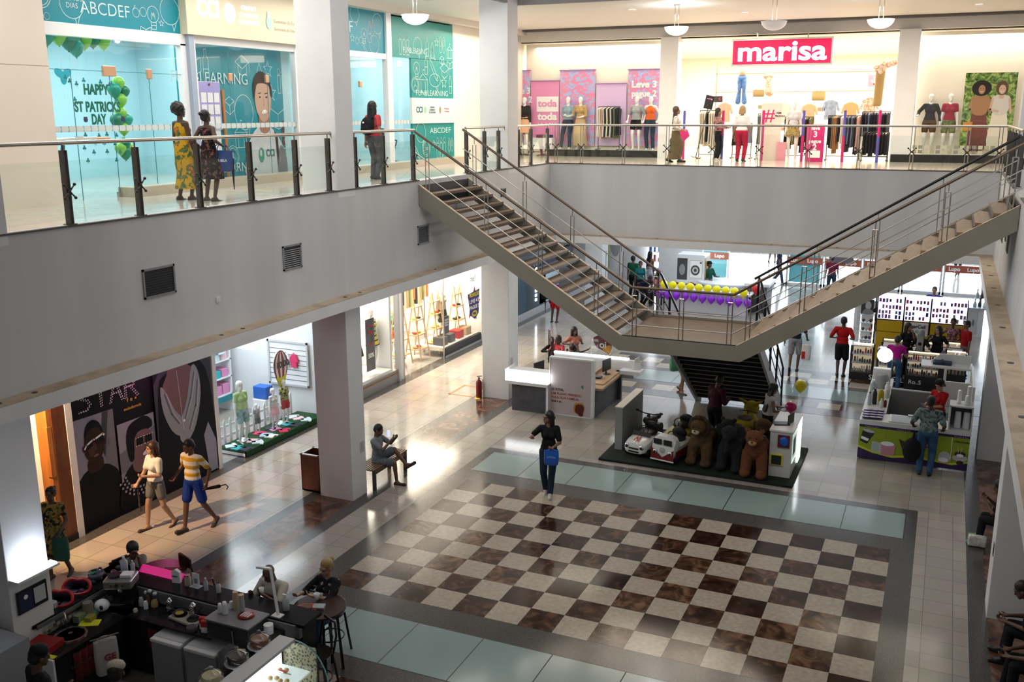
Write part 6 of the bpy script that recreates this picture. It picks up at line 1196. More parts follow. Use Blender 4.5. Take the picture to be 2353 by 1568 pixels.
t = banner('patterned banner reading leve 3 pague 2 at the right of the window', -1.46, -.30, 6.3, 8.82, PATB); text('Leve 3', .30, TXW, t, (.55, -.006, 2.02), Rx90, width=.85, bold=.04); text('pague 2', .28, TXW, t, (.55, -.006, 1.72), Rx90, width=.85, bold=.04)
fl2 = MB(); fl2.box(XS, YM+.05, ZU+.1, -.2, 15.4, ZU+.22); fl2.box(7.5, YM+.05, ZU+.1, 13.9, 15.4, ZU+.22); struct('floor_display', fl2, WARMW)
b = MB(); b.box(XS, 15.3, ZU, -.2, 15.35, 9.7); b.box(7.5, 15.3, ZU, 13.9, 15.35, 9.7); struct('wall_display_back', b, WARMW)
for nm, x0, x1 in (('large glass pane of the left display window', XS, -.2), ('large glass pane of the right display window', 7.48, 13.9)):
    t = thing('display_window', nm, 'window', (x0, YM, ZU+.22)); MB().use(GLASS).add([(0, 0, 0), (x1-x0, 0, 0), (x1-x0, 0, 3.56), (0, 0, 3.56)], [(0, 1, 2, 3)]).build('glass_pane', GLASS, t)
    if x0 > 0:
        g = G(plane_M((0, -.004, 0), (1, 0, 0), (0, 0, 1)), .0004); c1 = [mat('fret_%d' % i, c, .5) for i, c in enumerate(((.45, .42, .30), (.30, .28, .24), (.62, .58, .45)))]
        for r_ in range(2):
            for i in range(26): g.rect(.05+i*.16, .03+r_*.14, .17+i*.16, .13+r_*.14, c1[(i*7+r_*3) % 3])
        g.build('patterned_vinyl', t)
def mannequin(label, x, y, rz, **k): return person(label, (x, y, ZU+.222), rz, k.pop('H', 1.74), 'w', k.pop('fem', True), None, name='mannequin', cat='mannequin', face=False, vox=.014, **k)
OCH = cl('ochre', (.45, .30, .12)); SAND = cl('sand', (.58, .42, .24)); SEQ = ramp_mat('cloth_sequin_gold', [(.3, (.08, .06, .01)), (.6, (.45, .35, .12))], 30, 3, .5)
mannequin('mannequin in black blouse and peach skirt at the left window edge', -5.12, 14.95, 0, top=CK, sl=.9, bot=cl('peach', (.75, .42, .25)), botkind='skirt', bl=.5)
mannequin('mannequin in denim jacket and slim blue jeans, stepping', -3.5, 14.95, 0, top=cl('light_denim', (.25, .35, .42)), sl=.7, bot=CJD, lh=(-.05, -.2, 1.1), rh=(.1, -.22, 1.08), lf=(-.24, 0, .08), rf=(.08, -.05, .08))
mannequin('mannequin in a long sand coloured dress with jacket', -3.05, 14.95, 0, top=OCH, sl=.7, bot=SAND, botkind='dress', bl=.95, lh=(-.2, -.25, 1.1), rh=(.1, -.25, 1.05))
mannequin('mannequin in grey shirt and black shorts with a belt bag', -1.07, 14.95, 0, top=cl('ash', (.36, .38, .38)), sl=.5, bot=CK, bl=.26, rh=(.27, -.08, .95), lh=(-.27, -.08, .95))
mannequin('mannequin in orange top and dark jeans', -.60, 14.98, 0, top=cl('orange', (.75, .14, .02)), sl=0, straps=1, bot=CJD, rh=(.27, -.08, .95), lh=(-.27, -.04, .95))
mannequin('mannequin in black jacket and leather shorts in the right window', 7.92, 14.95, 0, top=CK, sl=.9, bot=cl('bronze_skirt', (.10, .06, .03)), bl=.3, rh=(.28, -.05, .9), lh=(-.32, -.05, 1.1))
mannequin('mannequin in wine red top and olive shorts in the right window', 8.45, 14.95, 0, top=cl('wine_top', (.28, .01, .03)), sl=.3, bot=ramp_mat('cloth_olive', [(.4, (.07, .09, .03)), (.6, (.2, .24, .1))], 8, 3, .8), bl=.32)
t = mannequin('mannequin in white top and gold sequin skirt at the entrance', 4.12, 14.25, 0, top=CW_, sl=.3, bot=SEQ, botkind='skirt', bl=.32, H=1.76); t[0].location.z = ZU
def clip_person_half(label, loc, rz, top, bot, H): return person(label, loc, rz, H, 'w', True, None, top=top, sl=.3, bot=bot, name='mannequin', cat='mannequin', face=False, vox=.014)
t = thing('jeans_dummy', 'half mannequin legs in blue flared jeans hung high under the sign', 'mannequin', (2.15, 16, 7.70)); b = MB(); 
for x in (-.07, .07): b.cap((x, 0, .72), (x*1.1, 0, .38), .085, .06); b.cap((x*1.1, 0, .38), (x*1.5, 0, .05), .058, .09)
b.ell((0, 0, .80), (.15, .10, .12)); rem(b.build('jeans', cl('blue_jeans', (.10, .20, .42), var=.5, vs=4), t, smooth=True), .014); MB().lathe([(.12, .88), (.12, 1.0), (.15, 1.12), (.001, 1.12)], n=16, sy=.75).build('waist', mat('dummy_skin', (.75, .5, .38), .5), t, smooth=True)
t = thing('dress_display', 'floral orange wrap top and straw bag hung high beside the jeans', 'garment', (2.95, 16, 7.95)); b = MB(); b.cap((-.05, 0, .60), (.1, 0, .60), .09); b.cap((0.05, 0, .55), (.1, 0, .1), .1, .15); rem(b.build('top', ramp_mat('cloth_orange_floral', [(.45, (.80, .70, .58)), (.55, (.62, .25, .08)), (.65, (.8, .72, .6))], 12, 3, .8), t, smooth=True), .014)
t2 = bag('straw_bag', 'straw clutch bag hung beside the floral top', (2.72, 15.9, 8.12), (.36, .1, .22), mat('straw', (.42, .30, .12), .8), 0, .05)
t = thing('dress_display', 'ochre trousers and floral blouse hung high by the right store column', 'garment', (6.45, 15, 7.6)); b = MB(); b.cap((-.05, 0, 1.0), (-.08, 0, .05), .09, .07); b.cap((.05, 0, 1.0), (.03, 0, .05), .09, .07); rem(b.build('trousers', OCH, t, smooth=True), .014); b = MB(); b.cap((-.1, 0, 1.1), (.35, 0, 1.25), .11, .1); b.cap((.0, 0, 1.0), (.1, 0, 1.2), .12); rem(b.build('blouse', MATS['cloth_orange_floral'], t, smooth=True), .014)
# hanging garments
def garment(label, loc, m, wd=.42, h=.55, sleeves=True, group=None, rz=0, hook=True):
    t = thing('hanging_garment', label, 'garment', loc, rz, group); b = MB(); w2 = wd/2
    pts = [(-.06, 0), (.06, 0), (w2*.9, -.07)]+([(w2*1.25, -h*.55), (w2*.95, -h*.6), (w2*.72, -.2)] if sleeves else [(w2*.8, -.2)])+[(w2*.85, -h), (-w2*.85, -h)]+([(-w2*.72, -.2), (-w2*.95, -h*.6), (-w2*1.25, -h*.55)] if sleeves else [(-w2*.8, -.2)])+[(-w2*.9, -.07)]
    b.prism(pts, .05, plane_M((0, .025, 0), (1, 0, 0), (0, 0, 1))); b.build('cloth', m, t, bevel=.015)
    if hook: MB().tube([(-w2*.7, 0, -.07), (0, 0, .03), (w2*.7, 0, -.07)], .008).build('hanger', DARK, t)
    return t
for x, y, z, m, l in ((1.62, 16, 7.72, cl('coral_vest', (.85, .40, .28)), 'coral ruffled vest on a black hanger at the left of the store'), (5.0, 15.8, 7.80, cl('pale_denim', (.42, .50, .64), var=.3, vs=9), 'pale denim jacket with letter patches hanging in the store'), (5.6, 15.8, 7.72, cl('apricot', (.80, .50, .22)), 'apricot blouse hanging right of the denim jacket'), (6.15, 15.8, 7.85, MATS['cloth_orange_floral'], 'cream blouse with orange flowers hanging near the right store column'), (4.3, 16.2, 7.68, SAND, 'sand coloured top on a red hanger behind the white mannequin'), (3.55, 16.0, 7.7, cl('ivory', (.75, .70, .6)), 'ivory top hanging over the hashtag panel')): garment(l, (x, y, z), m, .46, .62)
random.seed(11)
GC = [cl('g%d' % i, c) for i, c in enumerate(((.02, .02, .03), (.02, .02, .02), (.30, .27, .12), (.75, .68, .5), (.12, .16, .26), (.55, .32, .26), (.14, .14, .08), (.62, .58, .5), (.05, .05, .06), (.35, .16, .06)))]
def rail(label, x0, x1, y, z, n_, cols, h=(.7, 1.1), base=ZU, gl='clothes on the store rails', along='x'):
    t = thing('clothes_rail', label, 'clothes rail', (x0, y, base)); L_ = x1-x0; b = MB()
    if along == 'x':
        b.cyl((0, 0, z), (L_, 0, z), .015, n=6)
        for x in (0, L_): b.cyl((x, 0, 0), (x, 0, z), .014, n=6); b.box(x-.02, -.25, 0, x+.02, .25, .03)
        b.cyl((0, 0, .12), (L_, 0, .12), .012, n=6)
    b.build('frame', DSTEEL, t)
    for i in range(n_):
        hh = random.uniform(*h); x = x0+.06+(L_-.12)*i/max(1, n_-1); b = MB(); w2 = .2
        b.prism([(-.03, 0), (.03, 0), (w2, -.06), (w2*.8, -hh*.5), (w2*1.05, -hh), (-w2*1.05, -hh), (-w2*.8, -hh*.5), (-w2, -.06)], .045, plane_M((-.02, 0, 0), (.18, .98, 0), (0, 0, 1)))
        tag(b.build('hanging_garment', cols[i % len(cols)] if cols else random.choice(GC), loc=(x, y, base+z-.02), bevel=.012), 'garment on the '+label.replace('white framed rail', 'rail'), 'garment', gl+': '+label)
rail('white framed rail of dark and striped trousers in the left display window', -2.4, -1.65, 14.95, 1.42, 11, [GC[3], GC[7], GC[5], GC[7], GC[0], GC[3], GC[1], GC[7], GC[1], GC[6], GC[1]], (.9, 1.05), ZU+.22)
rail('long store rail right of the pink price sign', 5.05, 6.0, 15.0, 1.35, 17, None, (.75, 1.15)); rail('store rail of jackets beside the right store column', 6.0, 6.8, 15.3, 1.45, 9, [GC[0], GC[8], GC[4], GC[0]], (.6, .75)); rail('low store rail of dark skirts by the right store column', 6.1, 6.85, 14.9, .85, 8, [GC[1], GC[0]], (.6, .7)); rail('store rail of dark tops behind the gold skirt mannequin', 3.75, 4.6, 15.0, 1.3, 10, [GC[1], GC[6], GC[0], GC[2]], (.7, 1.1))
rail('store rail of pale dresses at the left of the entrance', 1.1, 1.75, 14.8, 1.5, 8, [GC[3], GC[7], GC[3], GC[1], GC[7]], (.9, 1.2)); rail('store rail of jeans behind the blonde customer', 2.95, 3.35, 14.8, 1.4, 6, [GC[6], GC[4], GC[0]], (.8, 1.1)); rail('lower store rail of tops between assistant and customer', 2.1, 2.7, 15.2, 1.1, 8, None, (.5, .8))
def panel_sign(label, loc, w_, h_, m, txts, rz=0, rx=0, name='sale_sign', leg=0):
    t = thing(name, label, 'sign', loc, rz); MB().box(-w_/2, -.01, 0, w_/2, .01, h_).build('board', m, t)
    for s_, sz, x, z, c in txts: text(s_, sz, c, t, (x, -.014, z), Rx90, bold=.03)
    if leg: MB().cyl((0, .02, -leg), (0, .02, .05), .015, n=8).build('pole', DSTEEL, t); MB().cyl((0, .02, -leg), (0, .02, -leg+.02), .16, n=16).build('foot', DSTEEL, t)
    t.rotation_euler.y = R(rx); return t
panel_sign('tall pink to violet sign reading leve 3 pague 2 standing at the entrance', (4.85, 13.7, ZU), .52, 1.10, HOT, (('leve', .15, 0, .98, TXW), ('3', .24, 0, .80, TXW), ('pague', .15, 0, .60, TXW), ('2', .24, 0, .42, TXW)))
MB().box(4.68, 13.68, ZU+.12, 5.02, 13.689, ZU+.33).build('white_note', TXW)['label'] = 'white note panel on the tall pink entrance sign'; bpy.data.objects['white_note']['category'] = 'note'
panel_sign('black and pink card holder tilted on a pole at the left of the entrance', (1.42, 14.4, ZU+1.55), .28, .42, BLACK, (('marisa', .07, 0, .32, PINKB),), rx=12, leg=1.55); panel_sign('small pink panel beside the foot of the white mannequin', (3.82, 14.1, ZU), .28, .56, mat('panel_rose', (.85, .35, .42), .5), ())
t = panel_sign('pale panel with a pink hash mark and VEM PROVAR lettering', (3.45, 14.2, ZU), .62, 1.72, mat('panel_cream', (.85, .74, .64), .5), (('VEM', .08, .22, 1.42, TXK), ('PROVAR', .08, .26, 1.33, TXK))); text('#', .55, HOT, t, (-.05, -.014, 1.35), Rx90)
panel_sign('red square sign with a white down arrow on the store wall', (6.15, 16.9, 8.2), .36, .36, mat('sign_rose', (.8, .25, .32), .5), (('↓', .3, 0, .18, TXW),)); panel_sign('small black exit sign with red marks at the left store wall', (1.2, 16.9, 7.75), .3, .2, BLACK, (('C', .12, .06, .1, RED),))
for i, (x, m) in enumerate(((.84, (0, 1)), (2.06, (1, 0)), (3.28, (1, 1)), (4.47, (0, 1)), (5.64, (0, 1)), (6.61, (1, 0)))):
    a, c = (HOT if m[0] else mat('pole_blue', (.10, .09, .42), .5)), (HOT if m[1] else MATS.get('pole_blue') or mat('pole_blue', (.10, .09, .42), .5)); b = MB().use(c).cyl((0, 0, 0), (0, 0, .75), .04, n=12); b.use(a).cyl((0, 0, .75), (0, 0, 1.5), .04, n=12)
    tag(b.build('security_post', None, loc=(x, 13.8, ZU), smooth=True, angle=40), ['security post with blue top, nearest the left store column', 'violet blue security post beside the assistant', 'crimson security post left of the hash panel', 'pale blue security post left of the pink price sign', 'security post with blue top and red foot before the long rail', 'security post nearest the right store column'][i], 'post')
b = MB(); b.prism([(-.18, 0), (0, -.2), (.2, -.02), (.12, .18), (-.12, .2)], .05, plane_M((0, .02, 0), (1, 0, 0), (0, 0, 1))); tag(b.build('hanging_bag', HOT, loc=(.86, 13.68, ZU+.75), bevel=.02), 'crimson folded tote hanging on the leftmost security post', 'bag')
b = MB().use(mat('bar_gold', (.30, .24, .12), .5)); b.box(1.1, 16.9, ZU+1.5, 1.13, 16.95, 9.1); [b.box(1.1, 16.9, z, 6.4, 16.93, z+.025) for z in (8.66, 8.06)]; b.box(3, 16.9, 7.5, 6.4, 16.93, 7.52); struct('trim_11', b, MATS['bar_gold'])
for x0, x1, z, l in ((2.6, 3.2, 7.5, 'left'), (4.3, 4.9, 7.42, 'middle'), (3.1, 3.9, 6.8, 'low')):
    t = thing('store_shelf', 'white shelf with folded clothes on the rear store wall, '+l+' one', 'shelf', (x0, 16.4, z)); MB().box(0, 0, 0, x1-x0, .4, .03).build('board', WARMW, t)
    for i in range(int((x1-x0)/.2)): tag(MB().box(0, 0, 0, .16, .3, .12).build('folded_stack', GC[(i*3+2) % 10], loc=(x0+.02+i*.2, 16.45, z+.03), bevel=.02), 'folded clothes on the '+l+' white shelf', 'clothes', 'folded clothes on the '+l+' shelf')
bag('straw_bag', 'tan handbag on the rear wall shelf over the middle rail', (4.55, 16.3, 8.05), (.42, .15, .28), MATS['straw'], 0, .05)
t = thing('table', 'white table with folded jeans in the left window', 'table', (-4.5, 14.9, ZU+.22)); MB().box(-.3, -.2, 0, .5, .2, .38).build('cabinet', SWHITE, t); tag(MB().box(-.1, -.15, 0, .42, .15, .1).build('folded_jeans', CJD, loc=(-4.5, 14.9, ZU+.60), bevel=.02), 'folded dark jeans on the white window table', 'clothes')
# poster of two women in the right window
po = thing('photo_poster', 'tall photo poster of two women before green foliage in the right window', 'poster', (8.78, 14.9, 6.38)); MB().box(0, 0, 0, 1.35, .03, 2.13).build('panel', mat('poster_cream', (.75, .68, .55), .5), po)
LEAF = ramp_mat('print_foliage', [(.35, (.03, .07, .02)), (.5, (.16, .28, .06)), (.62, (.5, .6, .2)), (.7, (.08, .14, .04))], 7, 5, .5, dist=1); g = G(plane_M((0, -.002, 0), (1, 0, 0), (0, 0, 1)), .0015); g.rect(0, 0, 1.35, 2.13, LEAF)
def wom(x, sk_, hr, topm, botm, big):
    g.blob([(x-.25, 0), (x-.2, .9), (x-.16, 1.0), (x+.16, 1.0), (x+.2, .9), (x+.27, 0)], botm); g.blob([(x-.17, .98), (x-.24, 1.4), (x-.12, 1.5), (x+.12, 1.5), (x+.24, 1.4), (x+.17, .98)], topm); g.blob([(x-.06, 1.42), (x-.05, 1.6), (x+.05, 1.6), (x+.06, 1.42)], sk_); g.ell(x, 1.70, .26 if big else .16, .22 if big else .2, hr); g.ell(x+.01, 1.66, .09, .13, sk_); g.line([(x-.03, 1.61), (x+.01, 1.59), (x+.05, 1.61)], .012, TXW)
    for q in (-.03, .05): g.ell(x+q, 1.69, .012, .007, HRP)
    g.line([(x-.22, 1.4), (x-.26, 1.1), (x-.05, 1.05)], .06, sk_); g.line([(x+.22, 1.4), (x+.28, 1.0)], .06, sk_)
wom(.45, mat('print_skin2', (.42, .22, .12), .5), HRP, MATS['print_skin2'], mat('print_wine', (.20, .07, .06), .5), True); wom(.98, mat('print_skin3', (.65, .42, .32), .5), mat('print_brown', (.12, .06, .03), .5), mat('print_blouse', (.68, .62, .58), .5), mat('print_cream', (.8, .72, .6), .5), False); g.rect(.05, .5, .3, .75, mat('print_orange', (.62, .26, .06), .5)); g.build('photo_print', po)
# ================= lower shops =================
# --- sunglasses poster wall ---
PK = mat('print_black', (.008, .008, .012), .5); PG = mat('print_lilac_grey', (.34, .33, .42), .5); PD = mat('print_dark_grey', (.06, .06, .08), .5); PM = mat('print_mid_grey', (.20, .20, .24), .5)
SD1 = mat('print_skin_deep', (.045, .022, .018), .5); SD2 = mat('print_skin_deep_light', (.10, .05, .04), .5); SM = mat('print_skin_mauve', (.24, .13, .13), .5); SMD = mat('print_skin_mauve_dark', (.10, .05, .055), .5); SAT = mat('print_satin', (.36, .35, .38), .5); SATD = mat('print_satin_shade', (.16, .15, .17), .5); SATL = mat('print_satin_light', (.55, .54, .57), .5)
po = thing('poster_wall', 'large dark sunglasses poster wall with two faces, a neckline and jewelled STAR lettering', 'poster', (XS, -5.22, 0)); MB().box(-.08, 0, .04, 0, 3.64, 3.95).build('panel', PK, po)
g = G(wallM(.002, 0, 0)); g.poly([(.0, 1.15), (0, 2.14), (.98, 2.12), (.98, .55), (.35, .6)], PG); g.poly([(.72, 2.12), (.98, 2.12), (.98, .9), (.70, 1.1)], PM); g.poly([(.72, 2.12), (.86, 2.12), (.70, 1.25), (.62, 1.5)], PD)
# man's head and shoulders
g.blob([(.02, .06), (.0, .75), (.12, 1.05), (.34, 1.16), (.62, 1.16), (.85, 1.05), (1.0, .8), (1.0, .06)], PK); g.blob([(.30, 1.1), (.31, 1.32), (.62, 1.32), (.64, 1.12), (.47, 1.06)], SD1)
g.blob([(.27, 1.75), (.25, 1.45), (.36, 1.28), (.47, 1.22), (.58, 1.27), (.68, 1.42), (.70, 1.7), (.64, 1.93), (.47, 2.02), (.32, 1.94)], SD1); g.blob([(.27, 1.76), (.32, 1.96), (.47, 2.05), (.63, 1.96), (.70, 1.74), (.6, 1.86), (.47, 1.9), (.36, 1.86)], PK)
g.ell(.235, 1.56, .03, .06, SD1); g.ell(.72, 1.58, .03, .06, SD1); g.blob([(.33, 1.55), (.35, 1.4), (.45, 1.38), (.46, 1.55)], SD2); g.poly([(.44, 1.62), (.5, 1.62), (.53, 1.47), (.43, 1.46)], SD2)
g.poly([(.28, 1.60), (.45, 1.66), (.44, 1.57), (.30, 1.52)], PK); g.poly([(.50, 1.66), (.69, 1.70), (.68, 1.60), (.52, 1.58)], PK); g.line([(.25, 1.56), (.30, 1.62), (.45, 1.68), (.50, 1.68), (.68, 1.73), (.71, 1.70)], .035, TXW); g.ell(.49, 1.37, .06, .022, SM, 5)
# laughing woman
g.rect(1.02, .05, 1.95, 1.78, PG); g.poly([(1.02, 1.2), (1.95, 1.5), (1.95, .9), (1.02, .8)], PM); g.blob([(1.0, .06), (1.0, .55), (1.2, .86), (1.5, .95), (1.85, .82), (2.05, .55), (2.05, .06)], PK)
g.blob([(1.33, .80), (1.36, 1.05), (1.65, 1.05), (1.7, .82), (1.5, .70)], SM); g.blob([(1.25, 1.0), (1.2, 1.4), (1.3, 1.68), (1.6, 1.76), (1.84, 1.66), (1.84, 1.5), (1.6, 1.45), (1.4, 1.2), (1.36, 1.0)], PK); g.blob([(1.40, 1.35), (1.40, 1.08), (1.52, .93), (1.65, .92), (1.78, 1.02), (1.83, 1.25), (1.82, 1.45), (1.65, 1.52), (1.46, 1.48)], SM)
g.blob([(1.26, 1.55), (1.4, 1.72), (1.7, 1.78), (1.88, 1.64), (1.86, 1.5), (1.7, 1.56), (1.5, 1.5), (1.36, 1.36)], PK)
for x in (1.54, 1.76): g.rect(x-.09, 1.24, x+.08, 1.38, PK); [g.ell(x-.1+.19*(i % 4)/3, 1.23+.16*(i//4), .012, .012, TXW) for i in range(8)]
g.ell(1.66, 1.05, .10, .042, TXW, 10); g.line([(1.64, 1.22), (1.69, 1.14), (1.63, 1.12)], .012, SMD)
random.seed(5)
for i in range(44):
    a = R(190+i*3.9); r_ = .36+.07*(i % 3); x, y = 1.5+r_*math.cos(a)*1.15, .78+r_*math.sin(a)*1.0
    g.poly([(x-.022, y-.018), (x+.02, y-.024), (x+.024, y+.018), (x-.016, y+.024)], mat('print_crystal', (.45, .45, .5), .5), .05)
# neckline of the large figure
g.rect(1.98, .05, 3.6, 3.9, PD); g.poly([(1.98, 2.3), (1.98, 3.9), (2.4, 3.9), (2.2, 2.6)], PK); g.blob([(1.9, .05), (2.0, 1.0), (2.1, 2.2), (2.35, 2.45), (3.0, 2.6), (3.45, 2.3), (3.62, 1.2), (3.62, .05)], PK)
g.blob([(2.32, 1.75), (2.2, 2.15), (2.35, 2.42), (2.44, 2.75), (2.42, 3.3), (2.9, 3.35), (2.88, 2.8), (2.95, 2.5), (3.1, 2.35), (2.95, 1.7), (2.6, 1.3)], SM); g.blob([(2.62, 2.75), (2.60, 3.3), (2.9, 3.35), (2.88, 2.8)], SMD)
g.blob([(2.15, 2.2), (2.28, 2.1), (2.5, 1.65), (2.66, 1.45), (2.62, 1.1), (2.38, 1.25), (2.18, 1.7)], SAT); g.blob([(3.05, 2.45), (3.22, 2.3), (3.25, 1.8), (3.05, 1.2), (2.78, .92), (2.58, 1.0), (2.62, 1.35), (2.85, 1.8)], SAT)
for p in ([(3.1, 2.3), (2.95, 1.8), (2.75, 1.4)], [(3.18, 2.1), (3.08, 1.6), (2.85, 1.15)], [(2.25, 2.05), (2.4, 1.6), (2.58, 1.35)]): g.line(p, .035, SATD); g.line([(a+.05, c) for a, c in p], .02, SATL)
g.line([(2.62, 2.45), (2.66, 1.9), (2.68, 1.35), (2.70, 1.2)], .008, TXW); g.ell(2.72, 1.38, .03, .03, TXW); g.poly([(3.35, .05), (3.25, .9), (3.40, 1.15), (3.6, .7), (3.6, .05)], PG); g.build('portrait_print', po)
g = G(wallM(.012, 0, 0), .0004)
DOT = mat('print_jewel', (.62, .60, .70), .4)
GL = {'S': [(.8, 1), (.3, 1), (0, .8), (.1, .58), (.7, .42), (.9, .2), (.6, 0), (0, 0)], 'T': [(0, 1), (1, 1), (.5, 1), (.5, 0)], 'A': [(0, 0), (.5, 1), (1, 0), (.8, .38), (.2, .38)], 'R': [(0, 0), (0, 1), (.7, 1), (.9, .75), (.7, .5), (0, .5), (.4, .5), (1, 0)]}
for k, c in enumerate('STAR'):
    pts = GL[c]; x0, w_, h_, y0 = .22+k*.345, .27, .42, 2.26
    for (a, b_), (c_, d_) in zip(pts, pts[1:]):
        L_ = math.hypot((c_-a)*w_, (d_-b_)*h_); n_ = max(1, int(L_/.045))
        for i in range(n_+1):
            for o_ in (-.02, .02): t_ = i/n_; g.ell(x0+(a+(c_-a)*t_)*w_+o_, y0+(b_+(d_-b_)*t_)*h_+o_*.3, .0145, .0145, DOT, 0, 6)
g.build('jewelled_letters', po); text('oculosferrovia', .075, mat('print_gold', (.5, .32, .04), .5), po, (.014, 1.45, 2.02), RY, bold=.02); text('f  o  ▪', .10, MATS['print_gold'], po, (.014, 1.45, 2.18), RY, bold=.03); text('Lovely', .14, MATS['print_gold'], po, (.014, .75, 2.72), RY, shear=.3)
b = MB().use(PK).box(-.09, 0, 0, .01, 3.64, .05); b.build('base_trim', PK, po)
WOODP = ramp_mat('varnished_wood', [(.3, (.10, .028, .010)), (.7, (.18, .055, .018))], 2, 6, .35, vec=(8, 8, 1)); WOODL = ramp_mat('varnished_wood_lit', [(.3, (.36, .12, .03)), (.7, (.50, .19, .045))], 2, 6, .35, vec=(8, 8, 1))  # second, brighter wood copy carries the doorway light in its colour
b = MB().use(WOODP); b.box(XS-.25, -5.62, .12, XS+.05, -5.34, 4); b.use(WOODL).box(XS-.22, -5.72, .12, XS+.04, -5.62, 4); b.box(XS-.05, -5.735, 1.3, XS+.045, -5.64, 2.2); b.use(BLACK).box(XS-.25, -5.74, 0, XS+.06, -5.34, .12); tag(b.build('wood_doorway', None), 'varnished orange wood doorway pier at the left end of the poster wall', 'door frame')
b = MB().use(SWHITE); b.box(XS-.1, -5.34, 0, XS+.06, -5.2, 4); b.box(XS-.1, -1.58, 0, XS+.06, -1.47, 4); struct('trim_12', b, mat('pilaster_lilac', (.62, .58, .64), .5))
t = thing('hanging_lightbox', 'pink lit lightbox sign hanging in front of the poster wall', 'sign', (-4.95, -3.75, 2.74)); MB().use(mat('lightbox_pink', (1, .25, .5), .4, emit=3, ec=(1, .10, .38))).box(-.1, 0, 0, .1, .62, .3).build('box', None, t, bevel=.01); MB().box(-.11, .62, 0, .11, .68, .3).build('end_cap', LGREY, t); MB().cyl((0, .3, .3), (0, .3, 1.2), .015, n=6).build('cable', DARK, t); point('lightbox_glow', (-4.9, -3.45, 2.65), 5, (1, .3, .55))
t = thing('clothed_dummy', 'dummy in dark printed clothes and straw hat behind the lit column', 'mannequin', (-6.3, -6.6, .4)); b = MB(); b.ell((0, 0, 1.1), (.16, .11, .28)); b.cap((0, 0, .9), (0, 0, .1), .13, .1); rem(b.build('dress', MATS['cloth_jungle'], t, smooth=True), .015); MB().lathe([(.001, 1.72), (.07, 1.7), (.09, 1.62), (.22, 1.6), (.23, 1.59), (.001, 1.58)], n=16).build('straw_hat', MATS['straw'], t, smooth=True); MB().ell((0, 0, 1.52), (.08, .09, .11)).build('head', SK['t'], t, smooth=True)
spot('shop_doorway_spot', (-5.0, -6.9, 3.75), 1000, (1, .62, .32), 78, .6, (36, 10, 0))
# --- children's shop ---
fr = thing('shopfront', 'glass shopfront of the children shop with black top rail', 'shopfront', (XS, -1.45, 0))
for y0, y1 in ((.03, .78), (.80, 2.55), (2.57, 3.68)): MB().use(GLASS).add([(0, y0, .02), (0, y1, .02), (0, y1, 2.62), (0, y0, 2.62)], [(0, 1, 2, 3)]).build('glass_pane', GLASS, fr)
b = MB(); b.box(-.03, 0, 2.62, .03, 3.7, 2.68); b.bar((0, 3.65, 2.65), (-.3, 3.65, 3.3), .03); b.bar((0, .2, 2.65), (-.3, .2, 3.3), .03); b.build('top_rail', NAVY, fr)
ls = thing('shop_lettering', 'neon outlined shop name letters above the children shop window', 'sign', (XS-.12, 0, 2.86)); 
for s_, y, c in (('r', -.38, (.35, .3, 1)), ('o', -.05, (.25, .45, 1)), ('s', .32, (1, .55, .1)), ('e', .62, (1, .45, .05)), ('i', .95, (1, .6, .1))): text(s_, .55, mat('neon_%s' % s_, c, .4, emit=1.5), ls, (.02, y, .05), RY, bold=.02, ext=.03); 
pl = thing('display_platform', 'low white display platform with artificial grass in the children window', 'platform', (-5.85, -.78, .02)); MB().box(0, 0, 0, .78, 2.95, .07).build('base', SWHITE, pl); MB().box(0, 0, .07, .78, 2.95, .12).build('grass', mat('fake_grass', (.008, .075, .02), .95, bump=1, bs=250, var=.5, vs=30), pl); MB().box(.74, 0, .0, .79, 2.95, .13).build('grass_edge', MATS['fake_grass'], pl)
fe = thing('picket_fence', 'white toy picket fence behind the child mannequins', 'fence', (-5.92, -.75, .02)); b = MB()
for z in (.22, .46): b.box(-.02, 0, z, .0, 2.8, z+.06)
b.build('rails', SWHITE, fe)
for i in range(14): MB().prism([(-.035, 0), (.035, 0), (.035, .56), (0, .63), (-.035, .56)], .02, plane_M((.02, .05+i*.205, .05), (0, 1, 0), (0, 0, 1))).build('picket', SWHITE, fe)
KT = cl('kid_lime', (.45, .62, .25)); KD = ramp_mat('cloth_aqua_dye', [(.35, (.08, .25, .28)), (.55, (.4, .6, .6)), (.7, (.1, .3, .35))], 6, 3, .8); KTR = ramp_mat('cloth_tropical', [(.4, (.02, .02, .02)), (.5, (.55, .45, .1)), (.6, (.1, .3, .2))], 10, 3, .8)
def kid(label, x, y, rz, H, **k): return person(label, (x, y, .14), rz, H, 'w', True, 'pony', hc='w', name='child_mannequin', cat='mannequin', face=False, vox=.016, **k)
HAIRM['w'] = SK['w']
kid('tallest child mannequin in lime T-shirt and aqua shorts', -5.55, -.28, 80, 1.42, top=KT, sl=.35, bot=KD, bl=.35); kid('smallest white child mannequin behind the fence, striped tee', -5.62, .32, 80, .72, top=cl('kid_stripe', (.3, .3, .32), var=.6, vs=30), sl=.3, bot=CG, bl=.3); kid('child mannequin in a pink tutu skirt', -5.50, .80, 80, .98, top=CW_, sl=0, bot=cl('tutu_pink', (.75, .4, .45)), botkind='skirt', bl=.4); kid('child mannequin in tropical shirt and red shorts', -5.50, 1.22, 80, 1.08, top=KTR, sl=.35, bot=cl('kid_red', (.45, .02, .03)), bl=.3)
random.seed(9); KC = [cl('k%d' % i, c) for i, c in enumerate(((.70, .85, .9), (.75, .3, .55), (.8, .8, .8), (.05, .45, .48), (.7, .05, .15), (.85, .6, .65), (.06, .06, .09), (.5, .7, .85)))]
